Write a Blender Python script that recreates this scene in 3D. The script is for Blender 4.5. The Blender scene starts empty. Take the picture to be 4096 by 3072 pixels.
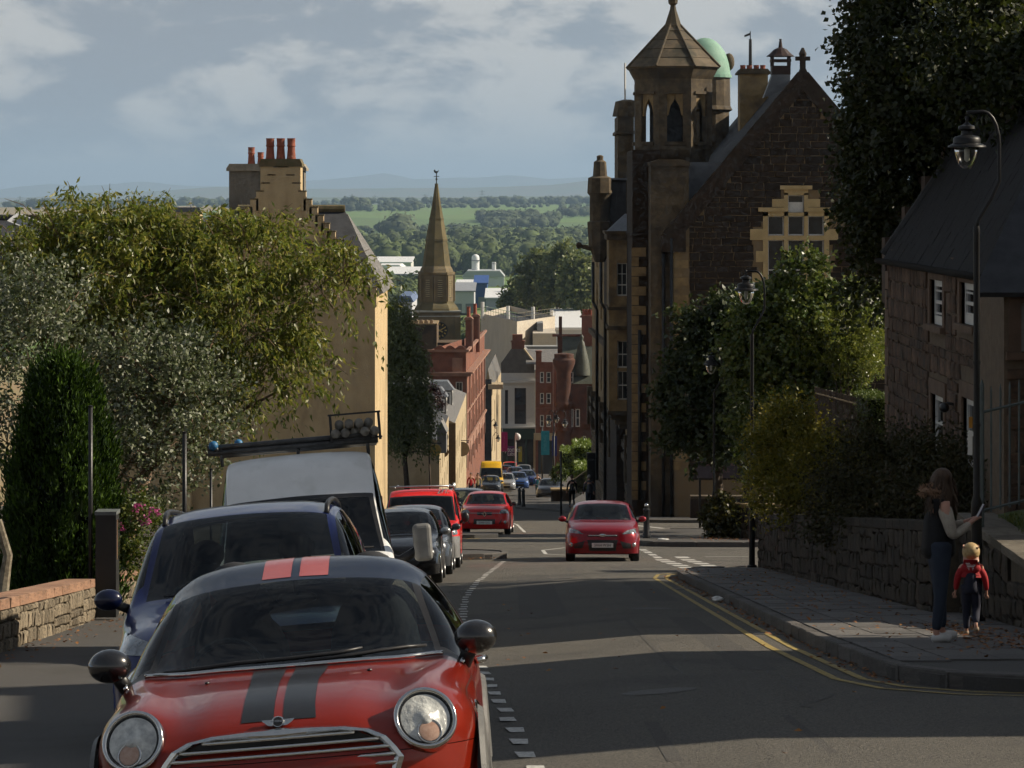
import bpy, math, random
import numpy as np
from mathutils import Vector, Matrix
R = math.radians
rnd = random.Random(7)
NR = np.random.RandomState(11)
SC = bpy.context.scene
COL = SC.collection
F, HY = 3000.0, 200.0          # focal length in pixels of a 1024 px frame; eye level line

# ---------------------------------------------------------------- camera, sky, sun, exposure
cam = bpy.data.cameras.new('camera'); cam.sensor_width = 36; cam.lens = 36 * F / 1024
cam.shift_y = -(384 - HY) / 1024; cam.clip_end = 90000; cam.clip_start = .5
cam_o = bpy.data.objects.new('camera', cam); COL.objects.link(cam_o)
cam_o.rotation_euler = (R(90), 0, 0); SC.camera = cam_o
SUN_EL, SUN_AZ = R(33), R(9)     # azimuth counted from +X (right) towards +Y (away)
w = bpy.data.worlds.new('World'); SC.world = w; w.use_nodes = True
nt = w.node_tree; nt.nodes.clear()
def N(t, typ, **k):
    n = t.nodes.new(typ)
    for a, b in k.items(): setattr(n, a, b)
    return n
def L(t, a, b): t.links.new(a, b)
wo = N(nt, 'ShaderNodeOutputWorld'); bg = N(nt, 'ShaderNodeBackground'); bg.inputs[1].default_value = .058
sky = N(nt, 'ShaderNodeTexSky', sky_type='NISHITA', sun_disc=False, sun_elevation=SUN_EL, sun_rotation=math.pi / 2 - SUN_AZ)
sky.air_density = 1.2; sky.dust_density = 1.5
tc = N(nt, 'ShaderNodeTexCoord')
def cloud(scale, zs, det, lo, hi, off):
    mp = N(nt, 'ShaderNodeMapping'); mp.inputs['Scale'].default_value = (1, 1, zs); mp.inputs['Location'].default_value = off
    L(nt, tc.outputs['Generated'], mp.inputs[0])
    ns = N(nt, 'ShaderNodeTexNoise'); ns.inputs['Scale'].default_value = scale; ns.inputs['Detail'].default_value = det
    ns.inputs['Roughness'].default_value = .58; ns.inputs['Distortion'].default_value = .25
    L(nt, mp.outputs[0], ns.inputs['Vector'])
    mr = N(nt, 'ShaderNodeMapRange', interpolation_type='SMOOTHSTEP'); mr.inputs[1].default_value = lo; mr.inputs[2].default_value = hi
    L(nt, ns.outputs[0], mr.inputs[0]); return mr.outputs[0]
def wmix(f, a, b):
    m = N(nt, 'ShaderNodeMix', data_type='RGBA'); m.inputs[0].default_value = 1
    if not isinstance(f, float): L(nt, f, m.inputs[0])
    else: m.inputs[0].default_value = f
    for s, x in ((6, a), (7, b)):
        if isinstance(x, tuple): m.inputs[s].default_value = (*x, 1)
        else: L(nt, x, m.inputs[s])
    return m.outputs[2]
CL = 1.0
sep = N(nt, 'ShaderNodeSeparateXYZ'); L(nt, tc.outputs['Generated'], sep.inputs[0])
def elev(a, b, va, vb):
    """a value that changes with height above the horizon (sine of elevation a -> b)"""
    q = N(nt, 'ShaderNodeMapRange', interpolation_type='SMOOTHSTEP'); q.inputs[1].default_value = a; q.inputs[2].default_value = b; q.inputs[3].default_value = va; q.inputs[4].default_value = vb
    L(nt, sep.outputs[2], q.inputs[0]); return q.outputs[0]
def mul(a, b):
    q = N(nt, 'ShaderNodeMath', operation='MULTIPLY'); L(nt, a, q.inputs[0]); L(nt, b, q.inputs[1]); return q.outputs[0]
high = wmix(.5, sky.outputs[0], (1.25, 1.35, 1.5))             # clear sky overhead, hazier and paler low down
blue = wmix(elev(.02, .28, .85, 0), high, (4.1, 4.55, 5.25)); cover = elev(.06, .4, 1, .22)      # clouds close up towards the horizon
grey = cloud(13, 2.3, 7, .34, .56, (3.1, .4, .93))
white = cloud(19, 2.1, 10, .43, .56, (3.35, .42, 1.37))
c1 = wmix(mul(grey, cover), blue, (3.9, 4.2, 4.65))
c2 = wmix(mul(white, cover), c1, (7.7, 7.55, 7.2))
hz = N(nt, 'ShaderNodeMapRange', interpolation_type='SMOOTHSTEP'); hz.inputs[1].default_value = .035; hz.inputs[2].default_value = -.005
L(nt, sep.outputs[2], hz.inputs[0])
hzs = N(nt, 'ShaderNodeMath', operation='MULTIPLY'); hzs.inputs[1].default_value = .6; L(nt, hz.outputs[0], hzs.inputs[0])
c3 = wmix(hzs.outputs[0], c2, (5.2, 5.8, 6.5))
L(nt, c3, bg.inputs[0]); L(nt, bg.outputs[0], wo.inputs[0])
sl = bpy.data.lights.new('sun', 'SUN'); sl.energy = 5.0; sl.angle = R(.53); sl.color = (1, .88, .7)
so = bpy.data.objects.new('sun', sl); COL.objects.link(so)
SUNV = Vector((math.cos(SUN_EL) * math.cos(SUN_AZ), math.cos(SUN_EL) * math.sin(SUN_AZ), math.sin(SUN_EL)))
so.rotation_euler = SUNV.to_track_quat('Z', 'Y').to_euler(); so.location = (60, 20, 60)
vs = SC.view_settings; vs.view_transform = 'Standard'; vs.look = 'None'; vs.gamma = 1; vs.exposure = .4; vs.use_curve_mapping = False
SC.cycles.volume_bounces = 0; SC.cycles.max_bounces = 8; SC.cycles.transparent_max_bounces = 12
SC.cycles.caustics_reflective = False; SC.cycles.caustics_refractive = False
SC.cycles.use_denoising = True; SC.cycles.use_adaptive_sampling = True; SC.cycles.adaptive_threshold = .025; SC.cycles.adaptive_min_samples = 12

# ---------------------------------------------------------------- helpers
def PX(px, Y): return (px - 512) / F * Y
def PZ(py, Y): return -(py - HY) / F * Y
def P(px, py, Y): return Vector((PX(px, Y), Y, PZ(py, Y)))
WL = {}
def tag(o, label=None, cat=None, group=None, kind=None):
    for k, v in (('label', label), ('category', cat), ('group', group), ('kind', kind)):
        if v: o[k] = v
    return o
def thing(name, label, cat, loc=(0, 0, 0), group=None):
    o = bpy.data.objects.new(name, None); COL.objects.link(o); o.location = loc; o.empty_display_size = .2
    WL[o.name] = Vector(loc); return tag(o, label, cat, group)
def link(name, me, parent=None, mats=()):
    o = bpy.data.objects.new(name, me); COL.objects.link(o)
    for m in mats: me.materials.append(m)
    if parent is not None: o.parent = parent; WL[o.name] = WL[parent.name]
    else: WL[o.name] = Vector((0, 0, 0))
    return o
def seq(x): return list(x) if isinstance(x, (list, tuple)) else [x]
class MB:
    def __init__(s): s.v = []; s.f = []; s.m = []
    def add(s, vs, fs, mi=0):
        b = len(s.v); s.v += [tuple(q) for q in vs]; s.f += [tuple(i + b for i in q) for q in fs]; s.m += [mi] * len(fs); return s
    def quad(s, a, b, c, d, mi=0): return s.add((a, b, c, d), ((0, 1, 2, 3),), mi)
    def box(s, x0, x1, y0, y1, z0, z1, mi=0, M=None):
        vs = [(x, y, z) for z in (z0, z1) for y in (y0, y1) for x in (x0, x1)]
        if M is not None: vs = [M @ Vector(q) for q in vs]
        return s.add(vs, ((0, 2, 3, 1), (4, 5, 7, 6), (0, 1, 5, 4), (2, 6, 7, 3), (0, 4, 6, 2), (1, 3, 7, 5)), mi)
    def cbox(s, c, sx, sy, sz, mi=0, M=None):
        T = Matrix.Translation(c) @ (M if M is not None else Matrix())
        return s.box(-sx / 2, sx / 2, -sy / 2, sy / 2, -sz / 2, sz / 2, mi, T)
    def prism(s, poly, a, b, mi=0):
        """poly: list of Vectors (a planar outline); a, b: offset vectors of the two ends"""
        n = len(poly); a, b = Vector(a), Vector(b)
        vs = [Vector(q) + a for q in poly] + [Vector(q) + b for q in poly]
        fs = [tuple(range(n))[::-1], tuple(range(n, 2 * n))] + [(i, (i + 1) % n, n + (i + 1) % n, n + i) for i in range(n)]
        return s.add(vs, fs, mi)
    def tube(s, pts, r, n=8, mi=0, cap=True):
        pts = [Vector(q) for q in pts]; k = len(pts); rs = r if isinstance(r, (list, tuple)) else [r] * k
        vs = []; up = None
        for i, q in enumerate(pts):
            d = (pts[min(i + 1, k - 1)] - pts[max(i - 1, 0)]).normalized()
            if up is None: up = d.orthogonal().normalized()
            up = (up - d * up.dot(d)); up = up.normalized() if up.length > 1e-6 else d.orthogonal().normalized()
            sd = d.cross(up)
            vs += [q + (up * math.cos(t) + sd * math.sin(t)) * rs[i] for t in [2 * math.pi * j / n for j in range(n)]]
        fs = [(i * n + j, i * n + (j + 1) % n, (i + 1) * n + (j + 1) % n, (i + 1) * n + j) for i in range(k - 1) for j in range(n)]
        if cap: fs += [tuple(range(n))[::-1], tuple(range((k - 1) * n, k * n))]
        return s.add(vs, fs, mi)
    def lathe(s, prof, n=16, M=None, mi=0, a0=0, cap=True):
        """prof: list of (radius, height), about +Z"""
        k = len(prof); vs = []
        for r, h in prof:
            vs += [Vector((r * math.cos(a0 + 2 * math.pi * j / n), r * math.sin(a0 + 2 * math.pi * j / n), h)) for j in range(n)]
        if M is not None: vs = [M @ q for q in vs]
        fs = [(i * n + j, i * n + (j + 1) % n, (i + 1) * n + (j + 1) % n, (i + 1) * n + j) for i in range(k - 1) for j in range(n)]
        if cap and prof[0][0] > 1e-4: fs.append(tuple(range(n))[::-1])
        if cap and prof[-1][0] > 1e-4: fs.append(tuple(range((k - 1) * n, k * n)))
        return s.add(vs, fs, mi)
    def ball(s, c, rx, ry=None, rz=None, n=12, m=8, mi=0, M=None):
        ry = ry or rx; rz = rz or rx
        T = Matrix.Translation(c) @ (M if M is not None else Matrix()) @ Matrix.Diagonal((rx, ry, rz, 1))
        return s.lathe([(math.sin(math.pi * i / m), -math.cos(math.pi * i / m)) for i in range(m + 1)], n, T, mi)
    def build(s, name, mats, parent=None, smooth=False, kind=None):
        me = bpy.data.meshes.new(name); off = WL[parent.name] if parent is not None else Vector((0, 0, 0))
        me.from_pydata([(a - off.x, b - off.y, c - off.z) for a, b, c in s.v], [], s.f)
        mats = seq(mats)
        for m in mats: me.materials.append(m)
        if len(mats) > 1: me.polygons.foreach_set('material_index', s.m)
        if smooth is True: me.polygons.foreach_set('use_smooth', [True] * len(s.f))
        me.update(); o = link(name, me, parent)
        if smooth and smooth is not True: autosmooth(me, smooth)
        if kind: o['kind'] = kind
        return o
def autosmooth(me, ang):
    me.polygons.foreach_set('use_smooth', [True] * len(me.polygons))
    try: me.set_sharp_from_angle(angle=R(ang))
    except Exception: pass
def np_mesh(name, V, Fc, mats, parent=None, smooth=False, loc=True):
    """V (n,3), Fc (m,k) arrays -> object, fast"""
    V = np.asarray(V, np.float32); Fc = np.asarray(Fc, np.int32)
    if parent is not None and loc: V = V - np.array(WL[parent.name], np.float32)
    me = bpy.data.meshes.new(name); k = Fc.shape[1]
    me.vertices.add(len(V)); me.vertices.foreach_set('co', V.ravel())
    me.loops.add(Fc.size); me.loops.foreach_set('vertex_index', Fc.ravel())
    me.polygons.add(len(Fc)); me.polygons.foreach_set('loop_start', np.arange(0, Fc.size, k, dtype=np.int32))
    if smooth: me.polygons.foreach_set('use_smooth', np.ones(len(Fc), bool))
    for m in seq(mats): me.materials.append(m)
    me.update(); me.validate(); return link(name, me, parent)
def text(s, size, M, mat, parent, name='lettering', depth=.002, align='CENTER', sx=1.0):
    cu = bpy.data.curves.new(name, 'FONT'); cu.body = s; cu.size = size; cu.extrude = depth; cu.align_x = align; cu.align_y = 'CENTER'; cu.resolution_u = 3
    tmp = bpy.data.objects.new(name, cu); me = bpy.data.meshes.new_from_object(tmp); bpy.data.objects.remove(tmp)
    me.materials.clear(); me.materials.append(mat); o = bpy.data.objects.new(name, me); COL.objects.link(o); o.parent = parent; WL[o.name] = WL[parent.name]
    o.matrix_basis = Matrix.Translation(-WL[parent.name]) @ M @ Matrix.Diagonal((sx, 1, 1, 1)); return o
FACE = Matrix.Rotation(R(90), 4, 'X')      # text lying in XY turned to stand facing -Y
_box_cache = {}
def unit_box(key, mat, jit=.0, bev=.0, seed=0):
    """a shared unit block (-.5...5) with slightly uneven corners and a chamfered front (-Y)"""
    k = (key, seed)
    if k in _box_cache: return _box_cache[k]
    r = random.Random(hash(k) % 9999 if False else seed * 31 + len(key))
    b = bev; vs = []
    for (y, e) in ((.5, 0), (-.5 + .5 * b, 0), (-.5, b)):
        for (x, z) in ((-.5, -.5), (.5, -.5), (.5, .5), (-.5, .5)):
            sx = 1 if x > 0 else -1; sz = 1 if z > 0 else -1
            vs.append((x - sx * e * .5 + r.uniform(-jit, jit), y + (r.uniform(-jit, jit) if e else 0), z - sz * e * .5 + r.uniform(-jit, jit)))
    fs = [(0, 1, 2, 3)] + [(i, (i + 1) % 4 , 4 + (i + 1) % 4, 4 + i)[::-1] for i in range(4)] + [(4 + i, 4 + (i + 1) % 4, 8 + (i + 1) % 4, 8 + i)[::-1] for i in range(4)] + [(11, 10, 9, 8)]
    me = bpy.data.meshes.new(key); me.from_pydata(vs, [], fs); me.materials.append(mat); me.update()
    _box_cache[k] = me; return me
def pieces(parent, name, items, mat, jit=.04, bev=.12, variants=5, limit=280):
    """items: (matrix, size) blocks; the largest seen become objects sharing a few meshes, the rest one joined part"""
    def seen(it): return -(it[1][0] * it[1][2]) / max(it[0].translation.y, 1) ** 2
    items = sorted(items, key=seen); off = Matrix.Translation(-WL[parent.name])
    for i, (M, sz) in enumerate(items[:limit]):
        o = bpy.data.objects.new(name, unit_box(name + mat.name, mat, jit, bev, i % variants)); COL.objects.link(o)
        o.parent = parent; o.matrix_basis = off @ M @ Matrix.Diagonal((*sz, 1))
    rest = items[limit:]
    if rest:
        m = MB(); mes = [unit_box(name + mat.name, mat, jit, bev, q) for q in range(variants)]
        for i, (M, sz) in enumerate(rest):
            me = mes[i % variants]; T = M @ Matrix.Diagonal((*sz, 1))
            m.add([T @ v.co for v in me.vertices], [tuple(p.vertices) for p in me.polygons])
        m.build(name, mat, parent, kind='stuff')

# ---------------------------------------------------------------- materials
MATS = {}
def mat(name, c, rough=.75, c2=None, scale=6, bump=0, bscale=None, metal=0, coat=0, spec=.4, island=0, stain=None, stscale=.6, stlo=.5, sthi=.68, objrand=0, trans=0, det=6, zst=1):
    """procedural surface: noise-mixed colour, per-piece tint, larger stains, fine relief"""
    if name in MATS: return MATS[name]
    m = bpy.data.materials.new(name); m.use_nodes = True; t = m.node_tree; t.nodes.clear(); MATS[name] = m
    out = N(t, 'ShaderNodeOutputMaterial'); b = N(t, 'ShaderNodeBsdfPrincipled')
    b.inputs['Roughness'].default_value = rough; b.inputs['Metallic'].default_value = metal; b.inputs['Specular IOR Level'].default_value = spec
    b.inputs['Coat Weight'].default_value = coat; b.inputs['Coat Roughness'].default_value = .04
    tcn = N(t, 'ShaderNodeTexCoord'); src = tcn.outputs['Object']
    if zst != 1:
        mp = N(t, 'ShaderNodeMapping'); mp.inputs['Scale'].default_value = (1, 1, zst); L(t, src, mp.inputs[0]); src = mp.outputs[0]
    def noise(sc, d=det):
        n = N(t, 'ShaderNodeTexNoise'); n.inputs['Scale'].default_value = sc; n.inputs['Detail'].default_value = d; n.inputs['Roughness'].default_value = .6
        L(t, src, n.inputs['Vector']); return n.outputs[0]
    def mix(f, a, b2, bt='MIX'):
        x = N(t, 'ShaderNodeMix', data_type='RGBA', blend_type=bt)
        if isinstance(f, (int, float)): x.inputs[0].default_value = f
        else: L(t, f, x.inputs[0])
        for s, q in ((6, a), (7, b2)):
            if isinstance(q, tuple): x.inputs[s].default_value = (*q[:3], 1)
            else: L(t, q, x.inputs[s])
        return x.outputs[2]
    def ramp(v, lo, hi):
        r = N(t, 'ShaderNodeMapRange', interpolation_type='SMOOTHSTEP'); r.inputs[1].default_value = lo; r.inputs[2].default_value = hi
        L(t, v, r.inputs[0]); return r.outputs[0]
    c2 = c2 or tuple(q * .72 for q in c)
    col = mix(ramp(noise(scale), .3, .7), tuple(c), tuple(c2))
    if stain: col = mix(ramp(noise(stscale, 5), stlo, sthi), col, tuple(stain))
    if island or objrand:
        if island: rv = N(t, 'ShaderNodeNewGeometry').outputs['Random Per Island']; amt = island
        else: rv = N(t, 'ShaderNodeObjectInfo').outputs['Random']; amt = objrand
        r = N(t, 'ShaderNodeMapRange'); r.inputs[3].default_value = 1 - amt; r.inputs[4].default_value = 1 + amt; L(t, rv, r.inputs[0])
        vm = N(t, 'ShaderNodeVectorMath', operation='SCALE'); L(t, col, vm.inputs[0]); L(t, r.outputs[0], vm.inputs['Scale']); col = vm.outputs[0]
    L(t, col, b.inputs['Base Color'])
    if bump:
        bn = N(t, 'ShaderNodeBump'); bn.inputs['Strength'].default_value = min(1, bump); bn.inputs['Distance'].default_value = .02 * max(1, bump)
        L(t, noise(bscale or scale * 4, 5), bn.inputs['Height']); L(t, bn.outputs[0], b.inputs['Normal'])
    if trans:
        tr = N(t, 'ShaderNodeBsdfTranslucent'); L(t, col, tr.inputs[0]); ms = N(t, 'ShaderNodeMixShader'); ms.inputs[0].default_value = trans
        L(t, b.outputs[0], ms.inputs[1]); L(t, tr.outputs[0], ms.inputs[2]); L(t, ms.outputs[0], out.inputs[0])
    else: L(t, b.outputs[0], out.inputs[0])
    return m
def leafmat(name, c, c2, under=None, rough=.45, trans=.35, spec=.5):
    """leaves: colour drawn per leaf, glossy skin, light shining through; an own colour underneath if asked"""
    if name in MATS: return MATS[name]
    m = bpy.data.materials.new(name); m.use_nodes = True; t = m.node_tree; t.nodes.clear(); MATS[name] = m
    out = N(t, 'ShaderNodeOutputMaterial'); b = N(t, 'ShaderNodeBsdfPrincipled'); b.inputs['Roughness'].default_value = rough
    b.inputs['Specular IOR Level'].default_value = spec
    g = N(t, 'ShaderNodeNewGeometry'); r = N(t, 'ShaderNodeValToRGB'); L(t, g.outputs['Random Per Island'], r.inputs[0])
    r.color_ramp.elements[0].color = (*c, 1); r.color_ramp.elements[1].color = (*c2, 1); e = r.color_ramp.elements.new(.7); e.color = tuple(.6 * a + .4 * q for a, q in zip((*c, 1), (*c2, 1)))
    col = r.outputs[0]
    if under:
        x = N(t, 'ShaderNodeMix', data_type='RGBA'); L(t, g.outputs['Backfacing'], x.inputs[0]); L(t, col, x.inputs[6]); x.inputs[7].default_value = (*under, 1); col = x.outputs[2]
    L(t, col, b.inputs['Base Color']); tr = N(t, 'ShaderNodeBsdfTranslucent'); L(t, r.outputs[0], tr.inputs[0])
    ms = N(t, 'ShaderNodeMixShader'); ms.inputs[0].default_value = trans; L(t, b.outputs[0], ms.inputs[1]); L(t, tr.outputs[0], ms.inputs[2]); L(t, ms.outputs[0], out.inputs[0])
    return m
def glass(name, tint=(.55, .62, .6), rough=.0, ior=1.5):
    if name in MATS: return MATS[name]
    m = bpy.data.materials.new(name); m.use_nodes = True; t = m.node_tree; t.nodes.clear(); MATS[name] = m
    out = N(t, 'ShaderNodeOutputMaterial'); tr = N(t, 'ShaderNodeBsdfTransparent'); tr.inputs[0].default_value = (*tint, 1)
    gl = N(t, 'ShaderNodeBsdfGlossy'); gl.inputs[1].default_value = rough; fr = N(t, 'ShaderNodeFresnel'); fr.inputs[0].default_value = ior
    nz = N(t, 'ShaderNodeTexNoise'); nz.inputs['Scale'].default_value = 2.5; bp = N(t, 'ShaderNodeBump'); bp.inputs['Strength'].default_value = .008; bp.inputs['Distance'].default_value = .05
    L(t, nz.outputs[0], bp.inputs['Height']); L(t, bp.outputs[0], gl.inputs['Normal'])
    ms = N(t, 'ShaderNodeMixShader'); L(t, fr.outputs[0], ms.inputs[0]); L(t, tr.outputs[0], ms.inputs[1]); L(t, gl.outputs[0], ms.inputs[2]); L(t, ms.outputs[0], out.inputs[0])
    return m
def paint(name, c, metal=.25, rough=.35):
    return mat(name, c, rough, tuple(q * .93 for q in c), 40, metal=metal, coat=.7, spec=.2)
CHROME = mat('chrome', (.62, .62, .6), .12, (.55, .55, .54), 30, metal=1)
BLACKP = mat('black plastic', (.018, .018, .02), .42, (.012, .012, .013), 20)
RUBBER = mat('tyre rubber', (.02, .02, .02), .8, (.03, .03, .028), 12, bump=.3, bscale=60)
ALLOY = mat('alloy wheel', (.35, .35, .36), .3, (.28, .28, .29), 20, metal=.9)
DARKIN = mat('dark cabin', (.035, .037, .042), .8)
WINGL = mat('window glass', (.02, .022, .025), .06, (.03, .034, .038), 1.5, spec=.7)
WHITEP = mat('white paint', (.72, .71, .68), .45, (.62, .61, .57), 8)
BLACKIRON = mat('black ironwork', (.012, .012, .013), .38, (.02, .02, .02), 9, bump=.1)
GLASS = glass('car glass', (.62, .72, .7))
LENS = glass('lamp lens', (.92, .93, .92), .02)

# ---------------------------------------------------------------- ground
_gy = [-60, 0, 75, 102, 228, 261, 300, 345, 420, 520, 700, 1000, 1800, 2300, 2800, 3400, 4200, 5200, 6200, 7400, 9500, 13000, 20000, 40000]
_gz = [4.5, -1.46, -9.0, -11.35, -22.6, -25.0, -28, -31.6, -34.5, -37, -40, -42, -44, -44, -41, -33, -24, -12, -5, -16, -40, -60, -80, -120]
def G(X, Y):
    z = float(np.interp(Y, _gy, _gz))
    k = 1 if Y < 48 else max(0.0, 1 - (Y - 48) / 30)
    return z - .08 * min(4.7, max(0.0, 1.5 - X)) * k
# ================================================================ the setting: ground, road, pavements, far country
ASPH = mat('asphalt', (.15, .136, .112), .85, (.045, .042, .038), 55, bump=.8, bscale=90, stain=(.055, .051, .046), stscale=.45, stlo=.46, sthi=.8, det=2)
PATCH = mat('patched asphalt', (.1, .092, .08), .85, (.045, .042, .039), 80, bump=.6, bscale=120, det=2)
TAR = mat('tar seam', (.03, .029, .028), .6)
PAVE = mat('footway asphalt', (.085, .08, .074), .85, (.055, .052, .05), 60, bump=.4, bscale=120, stain=(.06, .056, .05), stscale=.8)
SLAB = mat('paving slab', (.13, .122, .115), .85, (.085, .08, .076), 14, bump=.3, bscale=70, objrand=.22)
KERB = mat('kerb stone', (.11, .1, .092), .85, (.07, .065, .06), 9, bump=.4, bscale=50, objrand=.2)
LINEW = mat('road paint white', (.62, .61, .57), .7, (.3, .29, .27), 30, bump=.2, stain=(.16, .15, .14), stscale=9, stlo=.56, sthi=.7)
LINEY = mat('road paint yellow', (.42, .3, .07), .75, (.2, .15, .055), 18, stain=(.13, .11, .07), stscale=5, stlo=.52, sthi=.7)
GRASS = mat('garden grass', (.07, .1, .022), .9, (.035, .05, .012), 9, bump=.8, bscale=40, stain=(.11, .09, .035), stscale=1.2)
def noise2(X, Y, s, seed=0):
    v = 0; a = 1
    for k in range(4):
        v += a * math.sin(X / s + seed * 1.7 + 2.1 * math.sin(Y / s * .8 + seed + k)) * math.cos(Y / s * 1.13 - seed * .6 + 1.7 * math.sin(X / s * .7 + k * 2))
        s *= .47; a *= .5
    return v * .5
def far_h(X, Y):
    z = float(np.interp(Y, _gy, _gz)); k = max(0, min(1, (Y - 2300) / 1800))
    return z + k * (6.5 * noise2(X, Y, 900, 2) - 9 * max(0, min(1, (-X - 250) / 900)) + 4 * max(0, min(1, X / 500)))
def field_mat():
    m = bpy.data.materials.new('field ground'); m.use_nodes = True; t = m.node_tree; b = t.nodes['Principled BSDF']; b.inputs['Roughness'].default_value = .95
    tcn = N(t, 'ShaderNodeTexCoord'); mp = N(t, 'ShaderNodeMapping'); mp.inputs['Scale'].default_value = (1 / 900, 1 / 1500, 0); mp.inputs['Rotation'].default_value = (0, 0, .35)
    L(t, tcn.outputs['Object'], mp.inputs[0]); vo = N(t, 'ShaderNodeTexVoronoi'); vo.inputs['Scale'].default_value = 1; L(t, mp.outputs[0], vo.inputs['Vector'])
    sp = N(t, 'ShaderNodeSeparateColor'); L(t, vo.outputs['Color'], sp.inputs[0])
    r = N(t, 'ShaderNodeValToRGB'); r.color_ramp.interpolation = 'CONSTANT'; el = r.color_ramp.elements
    el[0].color = (.15, .25, .055, 1); el[1].position = .45; el[1].color = (.2, .28, .07, 1)
    for p, c in ((.7, (.34, .26, .12, 1)), (.85, (.12, .2, .045, 1))): e = el.new(p); e.color = c
    L(t, sp.outputs[0], r.inputs[0]); n = N(t, 'ShaderNodeTexNoise'); n.inputs['Scale'].default_value = .02; n.inputs['Detail'].default_value = 8; L(t, tcn.outputs['Object'], n.inputs['Vector'])
    x = N(t, 'ShaderNodeMix', data_type='RGBA', blend_type='MULTIPLY'); x.inputs[0].default_value = .5; L(t, r.outputs[0], x.inputs[6]); L(t, n.outputs[1], x.inputs[7]); L(t, x.outputs[2], b.inputs['Base Color'])
    return m
FIELD = field_mat()
ys = np.concatenate([np.arange(-40, 100, 4), np.arange(100, 420, 10), np.geomspace(420, 40000, 110)])
tx = np.sort(np.concatenate([np.linspace(-1, 1, 41)]))
V = []; nx = len(tx)
for y in ys:
    hw = 40 + max(0, y) * .6
    for q in tx:
        x = math.copysign(abs(q) ** 1.5, q) * hw
        V.append((x, y, (G(x, y) if y < 420 else far_h(x, y)) - .05))
Fc = [(j * nx + i, j * nx + i + 1, (j + 1) * nx + i + 1, (j + 1) * nx + i) for j in range(len(ys) - 1) for i in range(nx - 1)]
tag(np_mesh('ground', V, Fc, FIELD, smooth=True), kind='structure')
def sheet(name, rows, mt, dz, parent=None, kind=None, cols=None, edge=0):
    """rows: (Y, x_left, x_right); a sheet following the ground, with skirts when edge > 0"""
    m = MB(); nc = cols or 8; vs = []
    for (Y, a, b) in rows:
        for i in range(nc + 1):
            x = a + (b - a) * i / nc; vs.append((x, Y, G(x, Y) + dz))
    n = nc + 1; m.add(vs, [(j * n + i, j * n + i + 1, (j + 1) * n + i + 1, (j + 1) * n + i) for j in range(len(rows) - 1) for i in range(nc)])
    if edge:
        ring = [j * n for j in range(len(rows))] + [(len(rows) - 1) * n + i for i in range(1, nc + 1)] + [j * n + nc for j in range(len(rows) - 2, -1, -1)] + list(range(nc - 1, 0, -1))
        for a, b in zip(ring, ring[1:] + ring[:1]):
            p, q = vs[a], vs[b]; m.quad(p, q, (q[0], q[1], q[2] - edge), (p[0], p[1], p[2] - edge))
    return tag(m.build(name, mt, parent), kind=kind)
def interp_rows(y0, y1, step, lx, rx):
    ysx = np.unique(np.round(np.concatenate([np.arange(y0, y1, step), [y1], [p[0] for p in lx + rx if y0 <= p[0] <= y1]]), 3))
    return [(float(y), float(np.interp(y, [p[0] for p in lx], [p[1] for p in lx])), float(np.interp(y, [p[0] for p in rx], [p[1] for p in rx]))) for y in ysx]
road = sheet('road', [(y, -30, 30) for y in np.concatenate([np.arange(-20, 110, 2.5), np.arange(110, 361, 5)])], ASPH, 0, cols=120, kind='structure')
KL = [(-20, -2.1), (10, -2.2), (14, -2.3), (24, -2.75), (38, -3.1), (60, -3.2), (74.3, -3.1), (75.2, -2.2), (75.8, -.5), (76.4, -.15), (78.6, -.2), (79.6, -1.2), (80, -3)]
KR = [(22.4, 14), (22.6, 5.6), (22.9, 3.9), (23.5, 3.35), (24.5, 3.1), (30, 3.02), (45, 3.1), (57, 3.15), (59.5, 3.35), (61.2, 3.9), (62.2, 4.6), (62.9, 6)]
pave_l = sheet('pavement_left', interp_rows(-20, 80, 2, [(-20, -9), (80, -9)], KL), PAVE, .12, kind='structure', edge=.16)
pave_r = sheet('pavement_right', interp_rows(22.4, 62.9, 1, KR, [(22, 14), (25, 14), (25.5, 6.2), (62.9, 6.2)]), PAVE, .105, kind='structure', edge=.15)
KL2 = [(95.6, -3.5), (96, -1.2), (96.6, -.45), (98.4, -.45), (99.4, -1.0), (100, -2.0), (140, -2.6), (200, -4.2), (228, -4.6), (262, -4), (350, -5)]
sheet('pavement_far_left', interp_rows(95.6, 350, 5, [(95, -14), (350, -14)], KL2), PAVE, .12, kind='structure', edge=.16)
KI = [(86, 8), (86.3, 4.9), (87, 3.9), (88.6, 3.5), (92, 3.6), (100, 4.2), (104, 5.2), (104.6, 9)]
isl = sheet('pavement_island', interp_rows(86, 104.6, 1, KI, [(85, 24), (110, 24)]), PAVE, .12, kind='structure', edge=.16)
KR3 = [(121.5, 12), (122.2, 6), (124, 4.6), (128, 3.9), (136, 3.3), (150, 2.6), (157, 1.5), (160, .7), (165, .25), (200, -.3), (228, -.4), (300, 1.5), (350, 2.2)]
sheet('pavement_far_right', interp_rows(121.5, 350, 4, KR3, [(121, 30), (350, 24)]), PAVE, .12, kind='structure', edge=.16)
TILT = Matrix.Rotation(math.atan(-.1), 4, 'X')
def UPF(rz=0): return Matrix.Rotation(rz, 4, 'Z') @ TILT @ Matrix.Rotation(R(-90), 4, 'X')
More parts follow.
